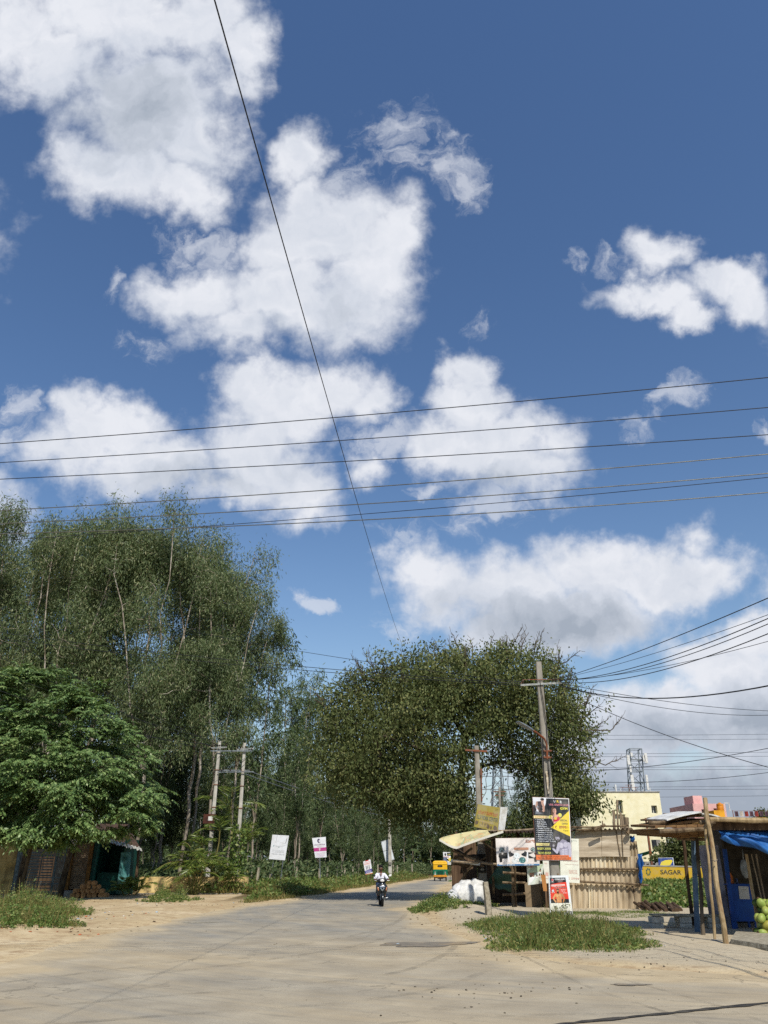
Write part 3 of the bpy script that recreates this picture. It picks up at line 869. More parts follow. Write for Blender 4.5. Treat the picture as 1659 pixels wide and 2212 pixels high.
# man with a dumbbell
S.poly([(.62, .80), (.66, .72), (.76, .665), (.86, .685), (.955, .74), (.98, .83), (.985, .95), (.68, .95), (.66, .87)], '#8f8b9d', 3)
S.poly([(.69, .84), (.9, .80), (.92, .95), (.70, .95)], '#a9a5b5', 4)
for i in range(3):
    S.oval(.765, .835 + i * .035, .03, .014, '#c0bcc9', 5, 10); S.oval(.84, .83 + i * .035, .03, .014, '#bab6c4', 5, 10)
S.oval(.72, .765, .058, .045, '#c4c0cc', 5); S.oval(.84, .755, .062, .045, '#bab6c4', 5)
S.limb([(.93, .74, .045), (.955, .83, .036), (.95, .93, .03)], '#b6b2c0', 5)
S.limb([(.66, .74, .04), (.62, .82, .042), (.59, .875, .034), (.52, .84, .028), (.46, .80, .022)], '#b6b2c0', 6)
S.oval(.63, .64, .065, .048, '#a7a3b1', 5); S.poly([(.56, .625), (.585, .60), (.64, .588), (.70, .605), (.715, .655), (.69, .65), (.665, .628), (.60, .632)], '#3b3840', 7)
S.poly([(.60, .668), (.66, .662), (.66, .70), (.62, .71)], '#5a5560', 6); S.oval(.605, .65, .012, .005, '#3b3840', 7, 8)
S.oval(.475, .765, .088, .05, '#4a464c', 7); S.oval(.505, .77, .03, .018, '#a29fa8', 8)
S.rect(.02, .733, .43, .775, '#e3d68c', 2); S.text('CALL US', .225, .766, .020, '#9a6a3a', 4, .008, 'C', .23)
S.text('81059 30890', .05, .838, .036, '#ece96e', 3, .014, 'L', .37); S.text('76193 85059', .055, .905, .036, '#ece96e', 3, .014, 'L', .37)
S.rect(.0, .918, .985, .995, '#dd7440', 5)
S.text('VRR Golden Enclave Recreation & Sports Club', .5, .944, .016, '#5a2c1c', 6, .012, 'C', .76)
S.greek(.05, .95, .964, .009, '#9a5030', 6)
S.text('Tel.: 080-28894039, 28533340, 28539612', .49, .987, .016, '#4a2a1c', 6, .012, 'C', .84)
S.build('printed_sheet', root)
fr_ = MB()
c4 = [p + Vector((0, .035, 0)) for p in S.q]
for a, b in zip(c4, c4[1:] + c4[:1]): fr_.bar(a, b, .035, .03)
fr_.bar(c4[0].lerp(c4[3], .5), c4[1].lerp(c4[2], .5), .03, .03)
fr_.build('frame', m_iron, root)

# -- smaller "coming soon" board below it
Yc = 28.45
root = empty('fitness_poster_board', G(1211, 1988), 'red and black COMING SOON fitness board standing in the grass below the banner', 'sign board')
S = Sheet(*q4([(1184.7, 1891.5), (1227.6, 1890.8), (1237.4, 1976.5), (1188.4, 1977)], Yc), face=hx('#dfe4e4'), thick=.03)
S.poly([(.06, .06), (.84, .06), (.86, .18), (.06, .26)], '#1d1e24', 1)
S.poly([(.06, .2), (.86, .17), (.9, .62), (.88, .66), (.06, .66)], '#d9412f', 2)
S.poly([(.06, .06), (.84, .055), (.845, .155), (.5, .185), (.06, .225)], '#1d1e24', 3)
S.poly([(.17, .075), (.27, .112), (.18, .15), (.1, .112)], '#e8e0e0', 4); S.poly([(.17, .083), (.25, .112), (.18, .143), (.115, .112)], '#c22f33', 5)
S.greek(.07, .25, .168, .014, '#e8e8ea', 4)
S.text('COMING SOON', .31, .113, .035, '#f0f4f6', 4, .03, 'L', .48)
S.greek(.43, .73, .128, .008, '#a04a48', 4); S.text('ELECTRONIC CITY', .58, .145, .013, '#e6e6e8', 4, .01, 'C', .26); S.greek(.49, .68, .163, .008, '#b8a8aa', 4)
S.poly([(.09, .235), (.77, .222), (.78, .262), (.32, .268), (.34, .287), (.1, .272)], '#f0c9c2', 4); S.greek(.11, .74, .254, .010, '#c87a70', 5)
S.greek(.42, .6, .292, .014, '#f0c9c2', 4)
S.poly([(.25, .308), (.83, .303), (.83, .322), (.25, .326)], '#2c1a1e', 4); S.greek(.27, .81, .32, .008, '#e9c8c3', 5)
S.oval(.185, .39, .07, .04, '#22202a', 4, 6, 30, 390); S.oval(.185, .388, .052, .03, '#e6e6ea', 5); S.text('50%', .185, .40, .02, '#22202a', 6, .015, 'C', .075)
S.poly([(.12, .415), (.17, .425), (.14, .45)], '#f0d0c8', 4); S.poly([(.25, .415), (.2, .425), (.24, .45)], '#f0d0c8', 4)
for i, (t, w_) in enumerate([('CARDIO & STRENGTH', .27), ('GROUP CLASSES', .23), ('STEAM ROOM', .19)]): S.greek(.56, .56 + w_, .365 + i * .022, .010, '#f2d2cc', 4)
for i, (t, w_) in enumerate([('DIET PLAN', .17), ('ZUMBA YOGA', .18)]): S.greek(.66, .66 + w_, .435 + i * .021, .010, '#f2d2cc', 4)
S.rect(.06, .60, .9, .70, '#20242c', 3); S.rect(.06, .565, .7, .61, '#d9412f', 3)
S.poly([(.28, .475), (.38, .45), (.48, .45), (.60, .47), (.56, .60), (.55, .69), (.33, .69), (.33, .6)], '#c98a55', 5)
S.limb([(.29, .49, .05), (.18, .58, .035), (.28, .67, .028)], '#d29a64', 6); S.limb([(.60, .49, .05), (.69, .58, .035), (.63, .67, .028)], '#b97c4a', 6)
S.oval(.37, .51, .065, .035, '#dba873', 6); S.oval(.5, .51, .065, .035, '#cf9a63', 6)
for i in range(3): S.oval(.395, .575 + i * .03, .035, .012, '#d6a06b', 6, 10); S.oval(.475, .575 + i * .03, .035, .012, '#c9935e', 6, 10)
S.limb([(.42, .44, .04), (.42, .46, .05)], '#b97c4a', 6)
S.oval(.405, .395, .055, .042, '#d29a64', 7); S.poly([(.34, .375), (.36, .345), (.44, .338), (.48, .365), (.47, .40), (.45, .375), (.40, .368)], '#1d1714', 9); S.poly([(.37, .412), (.4, .405), (.45, .4), (.46, .42), (.42, .452), (.38, .44)], '#241a15', 9)
S.oval(.385, .39, .008, .004, '#1d1714', 9, 8); S.oval(.42, .388, .008, .004, '#1d1714', 9, 8)
S.rect(.03, .70, .97, .865, '#e2e2d2', 4)
for i in range(26):
    u_, v_ = random.uniform(.06, .88), random.uniform(.72, .83); S.poly([(u_, v_), (u_ + random.uniform(.03, .09), v_ - random.uniform(0, .012)), (u_ + random.uniform(.03, .08), v_ + .018), (u_ - .01, v_ + .02)], random.choice(['#4a4c42', '#6b6d58', '#8a8d6e', '#33352f']), 5 + i * .1)
S.rect(.05, .86, .96, .905, '#e6e3d6', 8); S.text('HARALUR ROAD, NEXT TO SHELL, BANGALORE', .5, .893, .015, '#6f6e66', 9, .006, 'C', .8)
S.rect(.04, .905, .98, 1.0, '#4a4b4e', 8); S.text('+91 96060 59083', .94, .943, .022, '#d9d9da', 9, .012, 'R', .4); S.text('+91 89555 59768', .94, .983, .022, '#d9d9da', 9, .012, 'R', .4)
S.rect(.07, .942, .42, .948, '#9b9c9e', 9)
S.build('board', root)
mb = MB(); mb.box(G(1211, 1988) + Vector((0, .0, .28)), (.10, .08, .75)); mb.box(P(1210, 1930, Yc) + Vector((0, .07, 0)), (.06, .06, 1.2)); mb.build('post', m_wood, root)
mb = MB(); mb.box(P(1213, 1982, Yc) + Vector((0, .05, -.05)), (.5, .06, .18)); mb.build('crosspiece', m_wood_d, root)

# -- pork shop name board
Yp = 37.3
root = empty('shop_sign', P(1058, 1792, Yp), 'mustard yellow S.L.V PORK CENTER sign tilted on the utility pole', 'sign board')
tl, tr, br, bl = q4([(1032, 1737), (1080.5, 1744.5), (1075, 1797.5), (1024, 1786)], [Yp, Yp + .35, Yp + .35, Yp])
S = Sheet(tl, tr, br, bl, face=hx('#8f803a'), back=hx('#8b8570'), thick=.05)
S.rect(.015, .01, .99, .99, '#93843a', 1)
S.text('\u0c8e\u0cb8\u0ccd.\u0c8e\u0cb2\u0ccd.\u0cb5\u0cbf \u0caa\u0ccb\u0cb0\u0ccd\u0c95\u0ccd \u0cb8\u0cc6\u0c82\u0c9f\u0cb0\u0ccd', .06, .40, .15, '#a8543c', 3, .012, 'L', .86)
S.text('S.L.V PORK CENTER', .04, .62, .17, '#37484a', 3, .018, 'L', .92)
S.rect(.16, .66, .80, .74, '#9a8c58', 2)
S.greek(.2, .7, .725, .03, '#a8875f', 3)
for u_, v_, ru, rv in ((.06, .80, .045, .10), (.12, .78, .025, .08), (.86, .86, .06, .10), (.92, .88, .045, .08), (.70, .88, .035, .07), (.60, .87, .04, .08), (.56, .86, .05, .10)): S.oval(u_, v_, ru, rv, '#5d4f40', 3, 11)
for i in range(12): S.oval(.24 + .028 * i, .83 + random.uniform(-.05, .07), .03, .06, random.choice(['#7a6a4e', '#8f7f56', '#6a5a48', '#99885a']), 3 + i * .1, 8)
S.rect(.47, .05, .49, .18, '#8a7a3a', 2); S.greek(.8, .93, .10, .02, '#6b6238', 3); S.greek(.8, .93, .15, .02, '#6b6238', 3)
S.build('name_panel', root, M_PRINT_OLD)
mb = MB(); o1 = Vector((0, .02, 0))
mb.hexa([bl + (br - bl) * 0 + (tr - tl) * 0 + (br - bl) + o1 + Vector((.015, 0, 0)), bl + (br - bl) + Vector((.29, -.12, .015)), tl + (tr - tl) + Vector((.33, -.12, .0)), tl + (tr - tl) + o1 + Vector((.015, 0, .03))], [p + Vector((0, .04, 0)) for p in (bl + (br - bl) + o1 + Vector((.015, 0, 0)), bl + (br - bl) + Vector((.29, -.12, .015)), tl + (tr - tl) + Vector((.33, -.12, 0)), tl + (tr - tl) + o1 + Vector((.015, 0, .03)))])
mb.build('side_panel', m_white_bar, root)

# -- pork banner on the stall front
Yb = 33.6
root = empty('pork_banner', P(1118, 1869, Yb), 'white flex banner with two black pigs stretched across the tin stall', 'banner')
S = Sheet(*q4([(1070.5, 1811), (1162, 1810), (1166, 1869.5), (1074, 1870.5)], Yb), face=hx('#dcd3cb'), sag=lambda u, v: .03 * math.sin(u * 9) * math.sin(v * 3.1), thick=.01)
S.rect(.005, .94, .995, .995, '#2f6c9c', 3); S.greek(.13, .87, .982, .026, '#cfdbe2', 6)
S.text('\u0caa\u0ccb\u0cb0\u0ccd\u0c95\u0ccd', .82, .17, .11, '#a8735a', 4, .03, 'C', .24)
S.rect(.42, .345, .76, .43, '#b27d61', 3)
for sg, u0 in ((1, .03), (-1, .97)):
    X = lambda u: u0 + sg * u
    S.poly([(X(.02), .56), (X(.06), .53), (X(.22), .52), (X(.245), .60), (X(.24), .70), (X(.2), .74), (X(.1), .74), (X(.09), .86), (X(.055), .87), (X(.05), .74), (X(.015), .68)], '#181a1d', 4)
    S.poly([(X(.03), .72), (X(.06), .72), (X(.06), .87), (X(.035), .87)], '#181a1d', 4); S.poly([(X(.225), .52), (X(.255), .51), (X(.26), .72), (X(.265), .87), (X(.245), .87), (X(.23), .72)], '#e6e8ea', 5)
    S.poly([(X(.25), .52), (X(.30), .50), (X(.35), .55), (X(.385), .57), (X(.38), .62), (X(.33), .66), (X(.275), .68), (X(.26), .6)], '#22252a', 6)
    S.poly([(X(.27), .50), (X(.30), .46), (X(.315), .52)], '#22252a', 7)
    S.oval(X(.10), .42, .065, .085, '#3a4446', 4, 14)
    for i in range(14): S.oval(X(.10) + random.uniform(-.045, .045), .42 + random.uniform(-.06, .06), .014, .016, random.choice(['#8aa3a0', '#a9bfb9', '#57706e', '#c6d2ca']), 5 + i * .05, 7)
S.oval(.475, .63, .075, .10, '#d5dcdc', 4); S.oval(.6, .80, .08, .11, '#47706f', 5); S.oval(.42, .82, .075, .09, '#cdd0ce', 4)
for i in range(20): S.oval(.6 + random.uniform(-.055, .055), .80 + random.uniform(-.075, .075), .013, .018, random.choice(['#7fb0ad', '#c6d6d2', '#35585a']), 6 + i * .05, 7)
for i in range(16): S.oval(random.choice([.42, .475]) + random.uniform(-.05, .05), .72 + random.uniform(-.12, .14), .018, .022, random.choice(['#b9bdbc', '#a3aaa9', '#e2e6e4']), 5 + i * .05, 7)
S.build('printed_sheet', root)
mb = MB()
for a, b in ((0, 1), (1, 2), (2, 3), (3, 0)): mb.bar(S.q[a] + Vector((0, .03, 0)), S.q[b] + Vector((0, .03, 0)), .03, .03)
mb.build('frame', m_wood, root)

# -- torn election-style cloth poster under it
root = empty('torn_poster', P(1155, 1870, 33.9), 'torn cloth poster with a bearded man in white, hanging beside the wooden board', 'poster')
S = Sheet(*q4([(1137, 1869), (1174, 1866), (1172, 1908), (1141, 1912)], 33.9), face=hx('#c9cfc0'), sag=lambda u, v: .05 * math.sin(u * 7 + v * 5), thick=.006)
S.rect(.02, .02, .98, .4, '#a9b89a', 2); S.rect(.1, .06, .8, .14, '#c98c84', 3); S.text('\u0cb8\u0ccd\u0cb5\u0cbe\u0c97\u0ca4', .45, .14, .09, '#9a4a48', 5, .02, 'C', .5)
S.poly([(.05, .99), (.1, .66), (.3, .6), (.48, .66), (.56, .99)], '#e4e4e0', 4); S.oval(.3, .46, .15, .20, '#a37a62', 6); S.poly([(.15, .42), (.17, .28), (.3, .24), (.43, .28), (.45, .42), (.38, .34), (.22, .34)], '#1f1b18', 8); S.poly([(.17, .52), (.3, .56), (.43, .52), (.4, .64), (.3, .68), (.2, .64)], '#2a231e', 8)
S.oval(.25, .45, .02, .014, '#1f1b18', 8, 8); S.oval(.36, .45, .02, .014, '#1f1b18', 8, 8); S.oval(.3, .57, .05, .014, '#d8c6bb', 9, 8)
for u_, v_, k in ((.62, .3, .8), (.8, .32, .8), (.6, .58, .55), (.76, .55, .55), (.9, .56, .55)):
    S.oval(u_, v_ + .13 * k, .09 * k, .08 * k, '#e1e0da', 5); S.oval(u_, v_, .075 * k, .10 * k, '#8d6a56', 7); S.oval(u_, v_ - .06 * k, .08 * k, .06 * k, '#211d1a', 8)
S.build('printed_cloth', root)

# -- faded white property banner
root = empty('property_banner', P(1245, 1908, 34.4), 'faded white banner reading READY TO MOVE IN on the tin shed', 'banner')
S = Sheet(*q4([(1209, 1810), (1250, 1812), (1252, 1908), (1211, 1905)], 34.4), face=hx('#dcdccb'), sag=lambda u, v: .025 * math.sin(u * 8) * v, thick=.008)
S.oval(.62, .06, .05, .025, '#8fa29a', 3); S.greek(.7, .92, .055, .012, '#8a8f8a', 5)
S.text('DEVELOPMENT', .96, .53, .035, '#c9a79c', 5, .008, 'R', .8); S.greek(.25, .95, .60, .014, '#c9b3a6', 5)
S.text('READY TO', .45, .755, .038, '#cf9d8e', 5, .006, 'L', .42); S.text('MOVE IN', .48, .80, .038, '#cf9d8e', 5, .006, 'L', .4)
S.text('72 0999', .97, .93, .05, '#cfa596', 5, .008, 'R', .66)
S.build('printed_sheet', root)
# second white sheet seen between the two gym boards
root = empty('plain_white_banner', P(1180, 1905, 34.2), 'plain white flex sheet between the torn poster and the gym pole', 'banner')
S = Sheet(*q4([(1172, 1856), (1188, 1857), (1189, 1908), (1178, 1908)], 34.2), face=hx('#d8d6c8'), thick=.008)
S.rect(.2, .15, .6, .2, '#c9b5a8', 2); S.rect(.2, .55, .7, .7, '#d0a598', 2); S.rect(.15, .78, .75, .82, '#c9b5a8', 2)
S.build('printed_sheet', root)


def board(name, label, corners, Y, base, print_fn, posts=2, face='#dcdde0', pm=None, cat='sign board', back=(.5, .5, .5)):
    root = empty(name, Vector((P(*base, Y).x, Y + .05, 0)), label, cat)
    S = Sheet(*q4(corners, Y), face=hx(face), thick=.03, back=back)
    print_fn(S)
    S.build('panel', root)
    for i in range(posts):
        f = .2 + .6 * i / max(1, posts - 1) if posts > 1 else .5
        top = S.q[0].lerp(S.q[1], f); bot = S.q[3].lerp(S.q[2], f)
        mb = MB(); g = Vector((bot.x + (bot.x - top.x) * .3, Y + .05, -.1))
        mb.stick(g, top.lerp(bot, .1) + Vector((0, .055, 0)), .035, .03, 6, .008)
        mb.build('post', pm or m_grey_metal, root)
    return root


def pr(S):
    S.line([(.3, .02), (.27, .32)], .012, '#3a3d42', 2); S.line([(.9, .12), (.88, .32)], .03, '#3a3d42', 2)
    S.line([(.12, .42), (.4, .46), (.75, .44), (.98, .38)], .012, '#9ea3aa', 2); S.line([(.55, .30), (.97, .35)], .008, '#a9adb3', 2); S.line([(.1, .50), (.6, .47)], .008, '#aab0b5', 2)
    S.rect(.14, .42, .2, .48, '#9fb0b4', 3); S.rect(.46, .47, .54, .53, '#a8b2b2', 3); S.line([(.52, .18), (.52, .5)], .006, '#b0b5ba', 2)
    for v_ in (.63, .67, .71): S.greek(.12, .88, v_, .014, '#a4a9af', 3)
    S.text('9448018281, 9900227861', .52, .80, .045, '#a9adb2', 3, .012, 'C', .8)
board('notice_board', 'white plot notice board with a faint map before the wood', [(588.5, 1803), (624.3, 1805), (615.5, 1858.5), (581, 1855.5)], 57.5, (598, 1890), pr)
def pr(S):
    S.oval(.47, .17, .12, .11, '#3a3052', 2, 20); S.oval(.50, .16, .09, .085, '#d9d7de', 3, 20); S.oval(.56, .12, .07, .05, '#d9d7de', 4); S.oval(.50, .10, .05, .03, '#3a3052', 5); S.line([(.44, .1), (.44, .24)], .05, '#3a3052', 5)
    S.text('cloudnine', .5, .39, .085, '#7a4a72', 3, .012, 'C', .82); S.greek(.3, .85, .45, .02, '#a98aa2', 3)
    S.rect(.0, .51, 1, .69, '#b0397f', 2); S.line([(.47, .55), (.47, .66)], .05, '#ead6e2', 3); S.poly([(.38, .585), (.47, .53), (.56, .585)], '#ead6e2', 4)
    for v_, w_ in ((.79, .8), (.85, .7), (.91, .75), (.965, .5)): S.greek(.5 - w_ / 2, .5 + w_ / 2, v_, .024, '#b488a8', 3)
board('hospital_sign', 'white hospital sign with a magenta arrow band before the wood', [(674, 1810.3), (703.6, 1807.7), (705.6, 1851.8), (681, 1853)], 62, (692, 1895), pr, 1)
def pr(S):
    S.rect(.3, .0, .75, .06, '#b83a3a', 2); S.greek(.1, .9, .16, .04, '#c9705f', 3); S.greek(.08, .92, .26, .06, '#c96f58', 3); S.rect(.1, .3, .9, .33, '#d6a79a', 2)
    for u_, k in ((.28, 1), (.46, .9), (.68, 1.1)):
        S.limb([(u_, .50, .05 * k), (u_, .6, .045 * k), (u_ + .02, .66, .02)], '#3b3f4a', 3); S.oval(u_, .43, .05 * k, .035 * k, '#8a6a58', 5); S.oval(u_, .41, .055 * k, .03 * k, '#26221f', 6)
    S.poly([(.0, .72), (1, .64), (1, .88), (.0, .93)], '#3f3c80', 2); S.greek(.1, .9, .78, .04, '#b5b3d6', 4); S.greek(.15, .85, .86, .04, '#d5d3e6', 4)
    S.rect(0, .95, 1, 1, '#c9743f', 3)
board('clinic_flex_board', 'small leaning flex board with a purple band beside the road', [(784.4, 1861), (800, 1856), (805, 1887), (789.4, 1889.5)], 72, (800, 1905), pr, 2, pm=m_wood_d)
def pr(S):
    S.line([(-.0, .49), (1.0, .49)], .05, '#6e7478', 2); S.line([(.02, .02), (.98, .02)], .03, '#5f6468', 2); S.line([(.02, .98), (.98, .98)], .03, '#8b9094', 2); S.line([(.02, .0), (.02, 1)], .04, '#7a8084', 2); S.line([(.98, 0), (.98, 1)], .04, '#7a8084', 2)
board('blank_back_board', 'white back of a tilted board fixed behind the roadside pole', [(822.5, 1818), (841, 1812.3), (852.5, 1856.5), (832.6, 1861.6)], 93.6, (846, 1900), pr, 1, face='#cfd6da')
def pr(S):
    S.rect(.0, .42, .5, .98, '#5c6a86', 2); S.rect(.5, .05, 1, .3, '#2c2c34', 2); S.oval(.28, .2, .13, .12, '#3a3638', 3); S.poly([(.55, .55), (1, .4), (1, .78), (.6, .74)], '#dcc54a', 3); S.oval(.66, .4, .1, .08, '#caa08a', 4); S.rect(.5, .78, 1, .98, '#b9b9b4', 2); S.greek(.6, .95, .2, .06, '#d9c85a', 4); S.rect(.05, .36, .6, .42, '#b98a86', 3)
board('gym_flex_board', 'small gym flex board on the far verge above the auto rickshaw', [(957, 1840.5), (973, 1841), (974.5, 1868), (959.5, 1867)], 100, (964, 1890), pr, 2, pm=m_wood_d)
# ---------------------------------------------------------------- trees
m_euc_bark = mat('eucalyptus_bark', '#968b7c', '#6b6051', 3, (1, 1, .25), lo=.38, hi=.6, rough=.9, bump=.4, dirt='#b9b0a2', dlo=.5, dhi=.6)
m_bark = mat('dark_bark', '#5f5445', '#3a3026', 5, (1, 1, .35), rough=.95, bump=.7)
m_twig = mat('bare_twig', '#8a7d6c', '#6b5e4d', 8, rough=.9)
m_euc = leaf_mat('eucalyptus_leaves', [(0, '#405030'), (.35, '#5b6a43'), (.7, '#717c54'), (.93, '#8d9269'), (1, '#a49f7c')], .27, .5, .25, '#4f5f3b')
m_euc_young = leaf_mat('young_eucalyptus_leaves', [(0, '#3a4a2e'), (.4, '#50603c'), (.75, '#66744c'), (1, '#8a9166')], .28, .5, .25, '#475a38')
m_fig = leaf_mat('fig_leaves', [(0, '#3e4a2d'), (.4, '#5c653b'), (.75, '#707448'), (.92, '#838353'), (1, '#949265')], .25, .58, .14, '#525c35')
m_pinn = leaf_mat('compound_leaves', [(0, '#486038'), (.4, '#5d7643'), (.8, '#738a51'), (1, '#97a56c')], .27, .42, .35)
m_palm = leaf_mat('palm_fronds', [(0, '#43571f'), (.5, '#617632'), (1, '#8a9148')], .25, .4, .4)
m_weed = leaf_mat('weed_leaves', [(0, '#45592a'), (.5, '#5f7638'), (.85, '#7b8a4a'), (1, '#97905a')], .25, .5, .25)
m_weed_dry = leaf_mat('dry_weeds', [(0, '#4c552c'), (.4, '#6a6a3a'), (.75, '#86794a'), (1, '#a08d5c')], .25, .6, .15)
m_grass = leaf_mat('green_grass', [(0, '#4a5f2e'), (.5, '#63763c'), (.8, '#85904f'), (1, '#a89c66')], .3, .5, .25)


class Skel:
    """a branching skeleton: nodes with a parent, radii from the number of tips they carry"""
    def __init__(s): s.p, s.par = [], []

    def node(s, p, par=-1):
        s.p.append(np.array(p, float)); s.par.append(par); return len(s.p) - 1

    def path(s, pts, par=-1):
        for p in pts: par = s.node(p, par)
        return par

    def grow(s, targets, rng, up=.6, kseg=3, jit=.06, bow=.10, zmin=-1e9):
        targets = [np.asarray(t, float) for t in targets]
        A = np.array(s.p)
        order = sorted(range(len(targets)), key=lambda i: np.min(np.linalg.norm(A - targets[i], axis=1)))
        tips = []
        for i in order:
            t = targets[i]
            A = np.array(s.p)
            d = np.linalg.norm(A - t, axis=1)
            pen = d + up * np.maximum(0, A[:, 2] - t[2] + .25 * d) + 1e3 * (A[:, 2] < zmin)
            k = int(np.argmin(pen)); a = s.p[k]; par = k
            Ld = d[k]; n = max(1, min(6, int(round(kseg * Ld / 2.0)) + 1))
            for q in range(1, n + 1):
                f = q / n
                pt = a + (t - a) * f + np.array([0, 0, -bow * Ld * math.sin(math.pi * f)])
                if q < n: pt = pt + rng.normal(0, jit * Ld, 3)
                par = s.node(pt, par)
            tips.append(par)
        return tips

    def radii(s, r0, ex=2.4):
        n = len(s.p); acc = np.zeros(n)
        ch = [0] * n
        for i in range(n):
            if s.par[i] >= 0: ch[s.par[i]] += 1
        for i in range(n - 1, -1, -1):
            if ch[i] == 0: acc[i] = max(acc[i], 1)
            if s.par[i] >= 0: acc[s.par[i]] += acc[i]
        return r0 * acc ** (1 / ex)

    def mesh(s, rad, sides=6):
        """tapered tube along every edge"""
        P0, P1, R0, R1 = [], [], [], []
        for i, k in enumerate(s.par):
            if k < 0: continue
            P0.append(s.p[k]); P1.append(s.p[i]); R1.append(rad[i]); R0.append(min(rad[k], rad[i] * 1.5))
        P0, P1, R0, R1 = map(np.array, (P0, P1, R0, R1))
        d = P1 - P0; l = np.linalg.norm(d, axis=1, keepdims=True); d = d / np.maximum(l, 1e-6)
        P0 = P0 - d * np.minimum(R0[:, None] * .4, l * .2); P1 = P1 + d * np.minimum(R1[:, None] * .4, l * .2)
        ref = np.where(np.abs(d[:, 2:3]) > .9, np.array([[1., 0, 0]]), np.array([[0., 0, 1.]]))
        u = np.cross(d, ref); u /= np.linalg.norm(u, axis=1, keepdims=True); w = np.cross(d, u)
        V = []
        for C, Rr in ((P0, R0), (P1, R1)):
            for j in range(sides):
                t = 2 * math.pi * j / sides
                V.append(C + (u * math.cos(t) + w * math.sin(t)) * Rr[:, None])
        V = np.stack(V, 1); E = len(P0)
        base = (np.arange(E) * 2 * sides)[:, None]
        F = [np.concatenate([base + j, base + (j + 1) % sides, base + sides + (j + 1) % sides, base + sides + j], 1) for j in range(sides)]
        return V.reshape(-1, 3), np.concatenate(F)


def unit(v): return v / np.maximum(np.linalg.norm(v, axis=-1, keepdims=True), 1e-9)


def blades(C, D, L, W, rng, fold=.0):
    """one kite-shaped leaf per row: root C, direction D, length L, width W"""
    n = len(C); D = unit(D)
    s = unit(np.cross(D, unit(rng.normal(size=(n, 3)))))
    L = L[:, None] if np.ndim(L) else L; W = W[:, None] if np.ndim(W) else W
    nn = np.cross(s, D)
    mid = C + D * L * .45
    V = np.stack([C, mid + s * W * .5 + nn * W * fold, C + D * L, mid - s * W * .5 + nn * W * fold], 1)
    return V.reshape(-1, 3), (np.arange(n) * 4)[:, None] + np.array([[0, 1, 2, 3]])


def join(parts):
    V, F, k = [], [], 0
    for v, f in parts: V.append(v); F.append(f + k); k += len(v)
    return np.concatenate(V), np.concatenate(F)


def hanging(targets, n, spread, L, W, rng, droop=1.0, rnd=.55):
    T = np.repeat(np.asarray(targets), n, 0); m = len(T)
    off = rng.normal(size=(m, 3)) * spread
    C = T + off
    D = rng.normal(size=(m, 3)) * rnd + np.array([0, 0, -droop]) + unit(off) * .35
    return blades(C, D, rng.uniform(L * .65, L * 1.3, m), rng.uniform(W * .7, W * 1.25, m), rng)


def in_ell(rng, n, c, r, shell=.0):
    """points in an ellipsoid, pushed outwards by shell"""
    d = unit(rng.normal(size=(n, 3))); q = rng.uniform(0, 1, n) ** (1 / 3)
    q = shell + (1 - shell) * q if shell else q
    return np.asarray(c) + d * q[:, None] * np.asarray(r)


